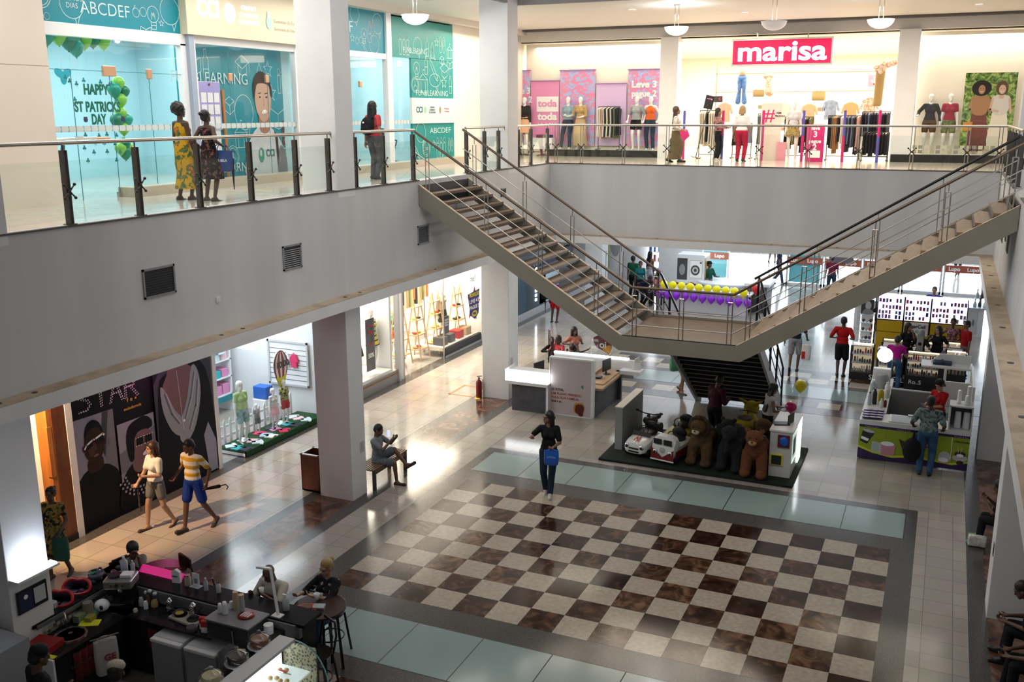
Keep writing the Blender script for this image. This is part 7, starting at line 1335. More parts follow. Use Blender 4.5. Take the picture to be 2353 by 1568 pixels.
for i in range(18):
    x, y = -5.62+.2*(i % 3)+random.uniform(-.03, .03), -.62+.46*(i//3)+random.uniform(-.05, .05); b = MB(); b.prism([(-.1, -.12), (.1, -.12), (.1, .06), (.17, .04), (.17, .11), (.05, .14), (-.05, .14), (-.17, .11), (-.17, .04), (-.1, .06)], .02); o = b.build('folded_tshirt', KC[(i*3+i//3) % 8], loc=(x, y, .142), rz=random.uniform(-1, 1)); tag(o, 'small bright T-shirt laid flat on the artificial grass', 'T-shirt', 'T-shirts laid on the artificial grass')
t = thing('price_balloon_sign', 'hot air balloon shaped sign striped red and white with price 10,00', 'sign', (-5.55, 1.22, 1.02)); g = G(plane_M((0, 0, 0), (0, 1, 0), (0, 0, 1)), .002)
MB().prism([(.26*math.cos(R(a)), .60+.34*math.sin(R(a))) for a in range(0, 360, 20)], .02, plane_M((-.025, 0, 0), (0, 1, 0), (0, 0, 1))).build('backing', SWHITE, t); BRK = mat('balloon_brick', (.38, .05, .03), .5)
g.blob([(-.07, .05), (-.26, .45), (-.24, .75), (0, .94), (.24, .75), (.26, .45), (.07, .05)], BRK)
for q in (-1, 0, 1): g.blob([(q*.06, .07), (q*.16-.035, .45), (q*.15-.03, .72), (q*.05, .92), (q*.15+.035, .72), (q*.16+.04, .45)], TXW)
g.blob([(-.07, .04), (-.19, .33), (0, .26), (.19, .33), (.07, .04)], YEL); g.poly([(-.05, -.1), (-.06, .0), (.06, .0), (.05, -.1)], OIO); g.build('print', t); text('10,00', .2, TXK, t, (.06, .0, .60), RY, bold=.04, width=.46)
sl = thing('slatwall', 'grey framed slat wall with small clothes on the side wall of the children shop', 'display', (-6.62, 2.19, .78)); MB().use(SWHITE).box(0, 0, 0, 1.12, .04, 1.15).build('board', SWHITE, sl); b = MB().use(LGREY); [b.box(x0, -.03, z0, x1, .0, z1) for x0, z0, x1, z1 in ((-.05, 0, 0, 1.15), (1.12, 0, 1.17, 1.15), (-.05, 1.1, 1.17, 1.15), (-.05, 0, 1.17, .05))]; b.build('frame', GREY, sl); b = MB(); [b.box(0, -.006, .15+i*.13, 1.12, 0, .16+i*.13) for i in range(7)]; b.build('slats', DARK, sl)
for i, (x, c) in enumerate(((-6.3, 1), (-6.1, 0), (-5.85, 4))): garment('small garment hanging on the slat wall, '+('left', 'middle', 'right')[i]+' one', (x, 2.14, 1.62), KC[c], .22, .34)
su = thing('shelving_unit', 'white shelving unit full of folded clothes in the children shop', 'shelving', (-8.2, -1.35, 0)); b = MB().use(SWHITE)
for y in (0, 1.1, 2.2, 3.3): b.box(0, y, 0, .5, y+.04, 2.6)
for z in (.45, .9, 1.35, 2.0, 2.58): b.box(0, 0, z, .5, 3.34, z+.03)
b.use(mat('teal_band', (.01, .25, .3), .5)).box(.48, 0, .40, .51, 1.1, .9); b.box(.48, 2.2, .3, .51, 3.3, .45); b.build('cabinet', None, su)
for r_, z in enumerate((.48, .93, 1.38)):
    for i in range(12): tag(MB().box(0, 0, 0, .36, .22, random.uniform(.08, .3)).build('folded_stack', KC[random.randrange(8)], loc=(-8.1, -1.28+i*.27, z), bevel=.015), 'folded clothes in the white shelving unit, '+('bottom', 'middle', 'upper')[r_]+' row', 'clothes', 'folded clothes in the shelving unit, '+('bottom', 'middle', 'upper')[r_]+' row')
for i in range(9): garment('small garment on the top rail of the shelving unit', (-7.66, -1.1+i*.34, 1.98), KC[(i*5) % 8], .26, .42, group='garments on the top rail of the shelving unit')['label']; COL.objects[-1].name
for o in bpy.data.objects:
    if o.get('group') == 'garments on the top rail of the shelving unit': o.rotation_euler.z = R(90)
tag(MB().box(-.2, -.14, 0, .2, .14, .32).build('blue_bin', BLUE, loc=(-6.55, 1.75, .52), bevel=.02), 'blue fabric bin on a white stool under the slat wall', 'bin'); tag(MB().box(-6.75, 1.57, 0, -6.35, 1.93, .52).build('stool', SWHITE, bevel=.02), 'white cube stool under the blue bin', 'stool')
# --- boutique ---
fr = thing('shopfront', 'grey metal and glass shopfront of the yellow lit boutique', 'shopfront', (XS, 3.1, 0))
for y0, y1, z0 in ((.0, .95, .45), (.95, 2.88, .45), (3.25, 5.70, .02), (5.74, 8.3, .3)): MB().use(GLASS).add([(0, y0, z0), (0, y1, z0), (0, y1, 3.6), (0, y0, 3.6)], [(0, 1, 2, 3)]).build('glass_pane', GLASS, fr)
b = MB().use(LGREY); b.box(-.06, 2.88, 0, .08, 2.98, 3.9); b.box(-.06, 3.12, 0, .06, 3.2, 3.9); b.use(DARK).box(-.05, 3.2, 0, .05, 3.24, 3.9); b.use(STEEL).box(-.02, 5.70, 0, .02, 5.73, 3.9); b.build('mullion', None, fr)
b = MB().use(GREY); b.box(-.04, 0, 0, .03, 2.9, .36); b.use(WOODE).box(-.035, 0, .24, .035, 2.9, .30); b.use(BLACK).box(-.05, 5.74, .02, .03, 8.3, .30); b.use(LGREY).box(-.05, 5.74, 0, .04, 8.3, .07); b.build('base_panel', None, fr)
text('PYNK', .26, TXK, fr, (.012, 7.75, 2.55), RY); text('mel', .3, TXK, fr, (.012, 7.75, 2.2), RY)
b = MB(); b.box(-8.5, 3.05, .3, XS-.03, 5.75, .42); struct('floor_window_1', b, SWHITE); b = MB(); b.box(-6.4, 8.9, .2, XS-.05, 11.4, .32); struct('floor_window_2', b, WARMW)
def amann(label, x, y, z, **k): return person(label, (x, y, z), 80, 1.74, 'w', True, None, name='mannequin', cat='mannequin', face=False, vox=.014, **k)
amann('mannequin in a yellow dress with black bands in the left boutique window', -5.75, 5.55, .42, top=ramp_mat('cloth_yellow_band', [(0, (.65, .52, .05)), (.75, (.65, .52, .05)), (.8, (.03, .02, .02))], 2.5, 1, .8, kind='wave', rot=(0, 90, 0), interp='CONSTANT'), sl=0, straps=1, bot=MATS['cloth_yellow_band'], botkind='skirt', bl=.35)
amann('mannequin in black top and skirt at the left edge of the boutique window', -5.8, 4.75, .42, top=CK, sl=.4, bot=CK, botkind='skirt', bl=.5); amann('boutique mannequin in coral shorts and green top inside the door', -6.5, 7.9, .02, top=cl('leaf_green', (.1, .3, .15)), sl=0, straps=1, bot=cl('coral_shorts', (.75, .25, .10)), bl=.35); amann('boutique mannequin in olive shorts behind the right pane', -5.85, 9.9, .32, top=cl('oat', (.7, .6, .42)), sl=0, straps=1, bot=cl('olive_shorts', (.05, .08, .04)), bl=.35)
t = panel_sign('tall dark sale sign with 50% in the left boutique window', (XS-.22, 4.98, .55), .42, 1.45, DARK, (('LIQUIDA', .09, 0, 1.25, mat('sign_red_text', (.5, .05, .06), .5)), ('5%', .16, 0, 1.05, RED), ('50%', .17, 0, .42, TXW), ('TUDO COM\nATÉ', .06, 0, .72, MATS['sign_red_text'])), rz=90)
t = thing('promo_sign', 'purple star shaped promotion sign with yellow lettering on the boutique glass', 'sign', (XS+.012, 10.9, 1.35)); g = G(plane_M((0, 0, 0), (0, 1, 0), (0, 0, 1)), .002); g.poly([(.62*(1 if i % 2 == 0 else .5)*math.sin(i*PI/5+.2)*.8, .62*(1 if i % 2 == 0 else .5)*math.cos(i*PI/5+.2)) for i in range(10)], mat('promo_red', (.45, .03, .05), .5)); g.poly([(-.42, .38), (.44, .45), (.36, -.36), (.08, -.52), (-.28, -.32)], mat('promo_indigo', (.05, .03, .20), .5)); g.rect(-.40, .22, .42, .38, MATS['promo_indigo']); g.ell(.05, -.32, .2, .1, YEL); g.build('print', t)
for s_, sz, z, c in (('PROMOÇÃO', .16, .31, YEL), ('LEVE 4 E', .17, .1, TXW), ('PAGUE 3', .17, -.1, TXW), ('PYNK', .12, -.32, MATS['promo_indigo'])): text(s_, sz, c, t, (.014, .03, z), RY, width=.7 if z > -.2 else .25, bold=.03)
panel_sign('small dark sign at the door edge of the boutique', (XS-.03, 9.05, .75), .34, .55, DARK, (('TEMOS\nMODA\nPRAIA', .08, 0, .35, TXW),), rz=90)
def ladder(label, x, y, sgn=1):
    t = thing('ladder_shelf', label, 'shelf', (x, y, .05), 0, 'wooden ladder shelves of the boutique'); WL = mat('pale_pine', (.66, .44, .22), .5); b = MB()
    for q in (-.28, .28): b.bar((.28, q, 0), (.0, q*.7, 1.9), .035); b.bar((-.28, q, 0), (.0, q*.7, 1.9), .035)
    b.build('frame', WL, t)
    for z in (.3, .75, 1.2, 1.6): MB().box(-.26*(1.05-z/2), -.27, z, .26*(1.05-z/2), .27, z+.025).build('board', WL, t)
    for z in (.325, .775, 1.225):
        for q in (-.15, .08): tag(MB().ell((0, 0, .04), (.10, .045, .04), 10, 6).build('shoe', [RED, BLACK, SAND, YEL][random.randrange(4)], loc=(x, y+q, .05+z), smooth=True), 'shoe displayed on a pine ladder shelf of the boutique', 'shoe', 'shoes on the pine ladder shelves')
for x, y, l in ((-6.0, 7.5, 'pine ladder shelf with shoes just inside the boutique door'), (-5.9, 8.4, 'pine ladder shelf with shoes beside the door edge'), (-5.8, 9.4, 'pine ladder shelf behind the right boutique pane'), (-5.75, 10.8, 'pine ladder shelf at the far end of the boutique window')): ladder(l, x, y)
def yrailc(label, x, y0, y1, z, n_, cols, h):
    t = thing('clothes_rail', label, 'clothes rail', (x, y0, 0)); b = MB(); b.cyl((0, 0, z), (0, y1-y0, z), .014, n=6); [b.cyl((0, q, 0), (0, q, z), .014, n=6) for q in (0, y1-y0)]; b.build('frame', DSTEEL, t)
    for i in range(n_):
        w2, hh = .2, random.uniform(*h); b = MB(); b.prism([(-.03, 0), (.03, 0), (w2, -.06), (w2, -hh), (-w2, -hh), (-w2, -.06)], .05, plane_M((0, -.02, 0), (1, .15, 0), (0, 0, 1))); tag(b.build('hanging_garment', cols[i % len(cols)], loc=(x, y0+.05+(y1-y0-.1)*i/(n_-1), z-.02), bevel=.012), 'garment hanging on '+label, 'garment', 'clothes: '+label)
BC = [cl('b%d' % i, c) for i, c in enumerate(((.75, .55, .3), (.6, .2, .1), (.05, .05, .05), (.8, .7, .5), (.75, .35, .2), (.2, .25, .1)))]
yrailc('upper boutique rail behind the door', -7.6, 6.2, 8.2, 2.4, 16, BC, (.6, .8)); yrailc('lower boutique rail behind the door', -7.7, 6.2, 8.2, 1.35, 16, BC[::-1], (.6, .8)); yrailc('boutique rail deep behind the right pane', -7.2, 9.2, 11.2, 2.3, 14, BC, (.8, 1.1))
b = MB().use(SWHITE).box(-8.4, 6.1, 0, -7.9, 8.3, .5); b.use(DARK); [b.box(-7.9, 6.2+i*.5, .1, -7.89, 6.6+i*.5, .42) for i in range(4)]; tag(b.build('low_cabinet', None), 'white low cabinet with dark drawers under the boutique rails', 'cabinet')
for i in range(7): tag(MB().box(-.3, -.25, 0, .3, .25, .10).build('wood_crate', mat('crate_wood', (.42, .26, .12), .6, var=.4, vs=5), loc=(-6.9, 4.5, 1.0+i*.13)), 'wooden board of the slatted crate stack in the left boutique window', 'crate', 'slatted crate stack in the boutique window')
for i, (y, c) in enumerate(((9.25, DARK), (9.75, DARK), (10.35, RED), (10.9, SAND))): tag(MB().box(-.18, -.18, 0, .18, .18, .26).build('display_box', c, loc=(-5.55, y, .32), bevel=.02), ['black cube stool nearest the door edge in the right pane', 'second black cube stool in the right pane', 'red box in the right boutique pane', 'sand coloured box at the far end of the boutique pane'][i], 'stool')
# optician, pharmacy and far walls
OPT = mat('optic_dark', (.01, .035, .06), .3); o = thing('optician_front', 'dark blue optician shopfront seen under the stair, with lit display column', 'shopfront', (XS, 12.6, 0)); b = MB().use(OPT).box(-.2, 0, .25, 0, 4.6, 4.0); b.use(NAVY).box(-.21, 1.2, 1.75, .02, 7.5, 2.15); b.use(LGREY).box(-.1, 0, 0, .05, 9, .25); b.build('panel', None, o); text('• Optiprime', .22, TXW, o, (.03, 3.6, 1.95), RY, ext=.004)
b = MB().use(LITW); [b.box(.0, 3.55, .5+i*.17, .02, 3.7, .6+i*.17) for i in range(8)]; b.use(mat('optic_pale', (.45, .6, .68), .3)).box(-.02, 4.0, .3, .0, 6.0, 1.7); b.build('display_light', None, o); g = G(wallM(.003, 0, .3)); g.blob([(1.4, 0), (1.6, 1.2), (2.0, 1.4), (2.5, 1.1), (2.6, 0)], mat('optic_mid', (.03, .08, .12), .4)); g.ell(2.0, 1.9, .35, .45, MATS['optic_mid']); g.build('portrait_print', o)
b = MB(); b.box(-10, 18, 0, -5.6, 18.2, 4); b.box(-10, 27, 0, -2.2, 27.2, 4); b.box(-2.25, 22.6, 0, -.4, 22.8, 4); b.box(-5.4, 23.9, 0, -2.9, 24.1, 4); struct('wall_far_left', b, WHITE)
b = MB(); b.box(-4.1, 18.6, 0, -3.4, 19.3, 4); struct('column_far', b, WHITE)
ph = thing('pharmacy_shelves', 'brightly lit pharmacy wall shelves with small blue and white boxes', 'shelving', (-2.9, 23.6, 0)); b = MB().use(LITW).box(-.0, .0, .3, 2.3, .05, 3.6); b.use(SWHITE); [b.box(0, -.3, .3+i*.42, 2.3, 0, .33+i*.42) for i in range(8)]; b.build('shelves', None, ph)
PHB = [mat('box_%d' % i, c, .5) for i, c in enumerate(((.05, .12, .5), (.7, .75, .85), (.1, .3, .5), (.5, .1, .1), (.3, .5, .7), (.02, .03, .15)))]
for r_ in range(8):
    for i in range(12): tag(MB().box(0, 0, 0, random.uniform(.06, .15), .14, random.uniform(.12, .28)).build('medicine_box', random.choice(PHB), loc=(-2.88+i*.19, 23.35, .335+r_*.42)), 'small packet on the lit pharmacy shelves', 'box', 'packets on the pharmacy shelves')
t = thing('wall_banner', 'yellow edged banner with a grey woman portrait left of the pharmacy', 'banner', (-3.75, 19.9, 1.2)); g = G(plane_M((0, 0, 0), (1, 0, 0), (0, 0, 1)), .003); g.rect(0, 0, .72, 2.3, mat('banner_lime', (.55, .60, .1), .5)); g.rect(.2, 0, .72, 2.3, LGREY); g.ell(.46, 1.3, .24, .7, GREY); g.ell(.46, 1.35, .15, .3, mat('portrait_pale', (.5, .48, .45), .5)); g.build('print', t); MB().box(-.02, .01, -.02, .74, .03, 2.32).build('backing', SWHITE, t)
t = thing('wall_sign', 'blue and white sign with red lines high on the far left wall', 'sign', (-4.9, 17.8, 3.1)); g = G(plane_M((0, 0, 0), (1, 0, 0), (0, 0, 1)), .004); g.blob([(0, .1), (.1, .6), (.6, .72), (1.1, .6), (1.3, .3), (.6, .1)], mat('sign_royal', (.01, .015, .35), .4)); g.rect(.6, -.5, 1.5, .1, SWHITE); g.rect(.6, -.25, 1.5, -.2, RED); g.ell(1.25, .35, .2, .15, LGREY); g.build('print', t); MB().box(0, .01, -.5, 1.5, .05, .7).build('backing', WHITE, t)
# entrance glazing
for i, x in enumerate((-1.6, .4, 2.45, 4.03, 5.61, 7.19, 8.77)):
    if i == 1: continue
    t = thing('glass_door', ['glass entrance door panel left of the open doorway', '', 'glass entrance door panel right of the open doorway', 'glass entrance panel with a hanging grey poster', 'middle glass entrance panel behind the right flight', 'second glass entrance panel from the right', 'rightmost glass entrance panel by the white wall'][i], 'door', (x, 26.5, 0)); w_ = 1.55
    b = MB().use(LGREY); [b.box(a, -.03, 0, c, .03, 3.9) for a, c in ((0, .08), (w_-.08, w_))]; b.box(0, -.03, 0, w_, .03, .1); b.build('frame', None, t); MB().use(GLASS).add([(.08, 0, .1), (w_-.08, 0, .1), (w_-.08, 0, 3.9), (.08, 0, 3.9)], [(0, 1, 2, 3)]).build('glass_pane', GLASS, t)
    o = MB().box(.05, -.05, .95, w_-.05, -.035, 1.25).build('brown_band', mat('band_rust', (.30, .07, .035), .5), t)
    for q in (.4, 1.1): text('Lupo', .22, TXW, o, (q, -.056, 1.10), Rx90, bold=.02)
    if i == 0 or i == 2: MB().box(.12, .05, .12, w_-.12, .07, 3.8).build('aqua_film', mat('film_aqua', (.12, .42, .48), .4), t)
    if i == 3: MB().box(.2, -.12, 1.1, 1.2, -.08, 3.0).build('grey_poster', mat('film_grey', (.10, .09, .10), .4), t)
SKYE = mat('daylight_beyond', (1, 1, 1), .5, emit=3.2, ec=(.86, .93, 1)); 
# ---- things by the columns ----
t = thing('trash_bin', 'dark wooden litter bin with open top beside the near column', 'bin', (-2.80, -1.86, 0)); b = MB().use(WOODP); [b.box(*q) for q in ((0, 0, .02, .02, .42, .78), (.43, 0, .02, .45, .42, .78), (0, 0, .02, .45, .02, .78), (0, .40, .02, .45, .42, .78), (0, 0, .02, .45, .42, .05))]; b.build('case', mat('bin_wood', (.035, .016, .01), .4), t); b = MB().use(STEEL); [b.box(*q) for q in ((-.02, -.02, .78, .04, .44, .80), (.41, -.02, .78, .47, .44, .80), (0, -.02, .78, .45, .04, .80), (0, .38, .78, .45, .44, .80))]; b.build('rim', STEEL, t)
t = thing('fire_extinguisher', 'dark red fire extinguisher standing at the left face of the far column', 'fire extinguisher', (-2.38, 5.48, .0046)); MB().lathe([(.001, 0), (.075, 0), (.08, .05), (.08, .42), (.03, .50), (.001, .5)], n=16).build('cylinder', mat('extinguisher_red', (.20, .008, .008), .35), t, smooth=True, angle=50); b = MB(); b.cyl((0, 0, .5), (0, 0, .56), .02, n=8); b.bar((-.06, 0, .57), (.08, 0, .60), .02); b.tube([(.02, 0, .54), (.10, .0, .5), (.10, 0, .2)], .008); b.build('valve', BLACK, t)
OR = mat('floor_orange', (.62, .16, .03), .5); b = MB().use(OR); [b.box(x0, y0, 0, x1, y1, .0062) for x0, y0, x1, y1 in ((-3.28, 5.42, -2.4, 5.47), (-3.28, 5.42, -3.23, 6.38), (-3.28, 6.33, -2.5, 6.38))]; b.use(YEL).box(-2.45, 5.30, 0, -2.3, 5.40, .0063); tag(b.build('floor_marking', None), 'orange taped rectangle on the floor around the fire extinguisher', 'floor marking')
for i, (y, z, w_, h_, br) in enumerate(((-6.87, 4.92, .62, .42, 0), (-3.72, 4.85, .52, .42, 1), (.88, 4.72, .48, .40, 0), (5.1, 5.4, .3, .2, 0))):
    t = thing('air_grille', ['dark air grille on the left wall, nearest the lit column', 'pale slatted air grille on the left wall, second from the front', 'dark air grille on the left wall under the stair head', 'small dark grille by the gallery corner'][i], 'air grille', (XL, y, z)); b = MB().use(GREY); [b.box(-.01, *q) for q in ((0, 0, .02, w_, .03), (0, h_-.03, .02, w_, h_), (0, 0, .02, .03, h_), (w_-.03, 0, .02, w_, h_))] if False else [b.box(0, a, c, .02, d, e) for a, c, d, e in ((0, 0, w_, .03), (0, h_-.03, w_, h_), (0, 0, .03, h_), (w_-.03, 0, w_, h_))]; b.build('frame', GREY, t); b = MB().use(BLACK).box(0, .02, .02, .006, w_-.02, h_-.02); b.build('opening', BLACK, t)
    b = MB(); [b.box(.006, .03, .05+q*.035, .016, w_-.03, .058+q*.035) for q in range(int((h_-.08)/.035))]; b.build('slats', LGREY if br else DARK, t)
tag(MB().box(XL, -5.42, 4.62, XL+.02, -5.34, 4.70).build('wall_socket', SWHITE), 'tiny white socket plate between the first two air grilles', 'socket')
for i, (y, z) in enumerate(((2.9, 4.9), (4.9, 4.85), (3.9, 5.0))):
    t = thing('air_grille', ['air grille on the right wall, nearer one', 'air grille on the right wall, farther one', 'tiny plate between the right wall grilles'][i], 'air grille', (XR-.02, y, z)); MB().box(0, 0, 0, .02, .42 if i < 2 else .08, .36 if i < 2 else .12).build('frame', GREY, t); MB().box(-.006, .03, .03, .0, .39 if i < 2 else .05, .33 if i < 2 else .09).build('slats', BLACK, t)
b = MB().cyl((XL+.03, 2.65, 4.95), (XL+.03, 2.65, 5.5), .008, n=6); b.ell((XL+.03, 2.65, 4.93), .025, 8, 5); tag(b.build('pull_cord', STEEL), 'thin pull cord hanging under the stair head on the left wall', 'cord')
for x, y, z in ((XL+.001, -1.55, .9), (XL+.001, 5.75, .9)):
    tag(MB().box(x, y-.07, z, x+.004, y+.07, z+.22).build('access_hatch', mat('hatch_grey', (.5, .5, .5), .6)), 'small flush hatch low on the '+('near' if y < 0 else 'far')+' column', 'hatch')
tag(MB().box(9.69, -2.6+.7, 1.0, 9.7, -2.6+.8, 1.2).build('access_hatch', DARK), 'small dark opening on the right column edge', 'hatch')
# ================= café in the foreground =================
CTOP = mat('counter_black', (.012, .012, .014), .18); CDK = mat('counter_dark', (.02, .018, .018), .4); LEDG = mat('ledge_grey', (.16, .16, .17), .4)
cf = thing('cafe_bar', 'black café bar with raised ledge and worktop around the baristas', 'counter', (0, 0, 0))
b = MB().use(CTOP); b.box(-1.95, -9.25, 1.07, -1.52, -7.45, 1.12); b.box(-1.95, -7.85, 1.07, 1.62, -7.45, 1.12); b.build('raised_ledge', CTOP, cf, bevel=.008)
b = MB().use(CDK); b.box(-1.9, -9.2, 0, -1.6, -7.5, 1.07); b.box(-1.9, -7.8, 0, 1.55, -7.5, 1.07); b.build('front_wall', CDK, cf); b = MB().use(LEDG); b.box(-1.6, -9.2, .9, -1.54, -7.86, 1.065); b.box(-1.6, -7.86, .92, 1.55, -7.80, 1.065); b.box(-1.53, -9.2, 1.05, -1.5, -7.86, 1.10); b.box(-1.5, -7.88, 1.05, 1.5, -7.855, 1.10); b.build('splash_back', LEDG, cf)
b = MB().use(CTOP); b.box(-1.54, -9.45, .87, -.95, -7.86, .90); b.box(-1.54, -8.28, .87, .45, -7.86, .90); b.build('worktop', CTOP, cf); b = MB().use(CDK); b.box(-1.54, -9.45, .05, -1.0, -8.28, .87); b.box(-1.5, -8.2, .05, -.42, -7.86, .87); b.build('cupboards', CDK, cf)
MB().box(-1.54, -9.48, .45, -.95, -9.45, .90).build('end_panel', SWHITE, cf); g = G(plane_M((-1.535, -9.1, .91), (0, 1, 0), (0, 0, 1)), .002)
for i in range(34): g.rect((i % 17)*.06, (i//17)*.06, (i % 17)*.06+.05, (i//17)*.06+.05, [mat('mosaic_a', (.28, .26, .18), .4), mat('mosaic_b', (.1, .09, .06), .4), mat('mosaic_c', (.4, .38, .3), .4)][(i*7) % 3])
g.build('mosaic', cf); MB().box(-1.05, -9.2, .62, -.97, -8.9, .64).build('handle', STEEL, cf)
ps = MB().use(mat('pink_band', (.85, .01, .25), .4, emit=.35)).add([(-1.42, -7.56, 1.125), (-.66, -7.56, 1.125), (-.66, -7.47, 1.20), (-1.42, -7.47, 1.20), (-1.42, -7.54, 1.12), (-.66, -7.54, 1.12), (-.66, -7.45, 1.19), (-1.42, -7.45, 1.19)], [(0, 1, 2, 3), (7, 6, 5, 4), (0, 4, 5, 1), (1, 5, 6, 2), (2, 6, 7, 3), (3, 7, 4, 0)]); tag(ps.build('bar_runner', None), 'glowing pink sloping band along the café ledge', 'band')
# sink and tap
t = thing('sink', 'round stainless sink with tap in the left worktop', 'sink', (-1.25, -8.93, .90)); MB().use(CHROME).lathe([(.20, .004), (.18, .006), (.16, -.0), (.001, -.0)], n=28).build('bowl', mat('sink_steel', (.35, .36, .38), .2, 1), t, smooth=True); MB().lathe([(.205, 0), (.205, .012), (.175, .012), (.175, .004)], n=28).build('rim', CHROME, t, smooth=True, angle=40); MB().lathe([(.03, .0), (.03, .03), (.001, .03)], n=12).build('drain', CHROME, t); MB().tube([(-.2, .1, 0), (-.2, .1, .2), (-.17, .07, .26), (-.1, .03, .24), (-.06, .01, .17)], .011).build('tap', CHROME, t, smooth=True)
def bx(name, label, cat, loc, d, m, rz=0, bev=.004, group=None): return tag(MB().box(-d[0]/2, -d[1]/2, 0, d[0]/2, d[1]/2, d[2]).build(name, m, loc=loc, rz=R(rz), bevel=bev), label, cat, group)
bx('dish_rack', 'red plastic dish tray beside the sink', 'tray', (-1.30, -9.28, .90), (.36, .26, .09), mat('tray_red', (.28, .01, .01), .4), 10); bx('cleaning_cloth', 'yellow cloth lying behind the sink', 'cloth', (-1.25, -8.62, .90), (.26, .16, .012), mat('cloth_yellow', (.75, .75, .05), .8), 30); bx('cleaning_cloth', 'folded yellow cloth at the front edge by the red tray', 'cloth', (-1.08, -9.42, .90), (.2, .07, .012), MATS['cloth_yellow'], 5)
bx('sponge_box', 'green box with sponges beside the tap', 'box', (-1.43, -8.62, .90), (.10, .14, .10), mat('box_sage', (.22, .28, .17), .5), 10); bx('sponge_box', 'teal box behind the yellow cloth', 'box', (-1.38, -8.45, .90), (.12, .2, .06), mat('box_teal', (.08, .25, .2), .5), 20); bx('sponge_box', 'olive yellow box between green box and teal box', 'box', (-1.30, -8.56, .90), (.1, .14, .07), mat('box_olive', (.30, .27, .05), .5), 15)
# lip shaped baskets
def lips(label, loc, s=1, rz=0):
    t = thing('lip_shaped_basket', label, 'basket', loc, rz); pts = [(.22*s*math.cos(a)*(1-.05*math.sin(3*a)), .13*s*(abs(math.sin(a))**.8)*math.copysign(1, math.sin(a))*(1-.22*math.exp(-((a-PI/2)/.25)**2))) for a in [2*PI*i/32 for i in range(32)]]
    M = Matrix.Rotation(R(50), 4, 'X'); MB().tube([M @ Vector((x, y, .12)) for x, y in pts], .022, 8, True).build('red_rim', mat('lip_red', (.45, .01, .02), .3), t, smooth=True); b = MB(); n = 32
    vs = [M @ Vector((x*.92, y*.92, .12)) for x, y in pts]+[Vector((x*.7, y*.5+.02, .0)) for x, y in pts]; b.add(vs, [[i, (i+1) % n, n+(i+1) % n, n+i] for i in range(n)]+[list(range(2*n-1, n-1, -1))]); b.build('basket', mat('basket_dim', (.16, .14, .22), .5, var=.6, vs=25), t, smooth=True)
lips('front red lip shaped candy basket on the left ledge', (-1.74, -8.60, 1.12), .85, 25); lips('rear red lip shaped candy basket on the left ledge', (-1.78, -8.25, 1.12), .85, 20)
for i, (x, y, l, m, r_, h_) in enumerate(((-1.72, -8.92, 'white printed tin on the left ledge', SWHITE, .05, .12), (-1.75, -9.0, 'glass jar with red print near the wall panel', BT, .07, .16), (-1.7, -8.78, 'pale rectangular tin beside the lip basket', LGREY, .055, .1))): jar('tin' if i != 1 else 'glass_jar', l, 'jar', (x, y, 1.12), r_, h_, m, DARK if i == 1 else None)
t = thing('candy_bowl', 'clear bowl full of dark sweets with a green lettered wrapper', 'bowl', (-1.78, -7.98, 1.12)); MB().lathe([(.06, 0), (.10, .06), (.11, .12), (.105, .12), (.09, .06), (.05, .01), (.001, .01)], n=20).build('bowl', mat('bowl_smoke', (.15, .16, .18), .1), t, smooth=True)
for i in range(14): MB().ell((.055*math.cos(i*2.4)*(i % 3)/1.6, .055*math.sin(i*2.4)*(i % 3)/1.6, .09+.02*(i % 4)), (.028, .02, .016), 8, 5).build('sweet', [PUR, DARK, GRN, NAVY][i % 4] if i else GRN, t, smooth=True)
random.seed(21)
for i in range(10): tag(MB().ell((0, 0, 0), (.05, .035, .03), 8, 5).build('sweet_packet', [DARK, NAVY, mat('packet_plum', (.08, .02, .08), .3)][i % 3], smooth=True, loc=(-1.74+random.uniform(-.1, .12), -7.98+.12*(i % 5)-.35*(i//5), 1.15)), 'dark sweet packet on the left ledge', 'sweets', 'dark sweet packets on the left ledge')
def pump(label, loc, m, h=.18, cap=SWHITE, r_=.03): return jar('dropper_bottle', label, 'bottle', loc, r_, h, m, cap, neck=.35)
CLR = mat('clear_plastic', (.42, .46, .50), .12)
pump('clear bottle with round shoulders on the ledge corner', (-1.62, -7.62, 1.12), CLR, .22, SWHITE, .05); pump('small clear dropper bottle next to the round bottle', (-1.48, -7.60, 1.12), CLR, .18); pump('clear dropper bottle on the ledge right of the white card stand', (-.17, -7.6, 1.12), CLR, .18); pump('small bottle with black cap on the ledge, rightmost of the droppers', (.03, -7.58, 1.12), LGREY, .15, BLACK)
t = thing('sanitizer_bottle', 'pump bottle of clear sanitizer at the right end of the ledge', 'bottle', (1.16, -7.60, 1.12)); MB().lathe([(.001, 0), (.042, 0), (.045, .02), (.045, .13), (.02, .16), (.001, .16)], n=16).build('bottle', CLR, t, smooth=True, angle=50); b = MB(); b.cyl((0, 0, .16), (0, 0, .2), .012, n=8); b.box(-.05, -.012, .2, .015, .012, .215); b.build('pump', SWHITE, t)
tt = thing('tent_card', 'white tent shaped menu card on the ledge behind the pink band', 'card', (-.70, -7.58, 1.12)); MB().prism([(-.06, 0), (.06, 0), (.06, .16), (0, .20), (-.06, .16)], .05, plane_M((0, .02, 0), (1, .2, 0), (0, 0, 1))).build('card', SWHITE, tt); text('MENU', .03, TXK, tt, (.0, -.035, .1), (90, 0, 11))
jar('sugar_shaker', 'glass sugar shaker with chrome lid on the ledge', 'shaker', (-.50, -7.58, 1.12), .045, .15, mat('sugar_beige', (.45, .38, .3), .4), CHROME, neck=.8)
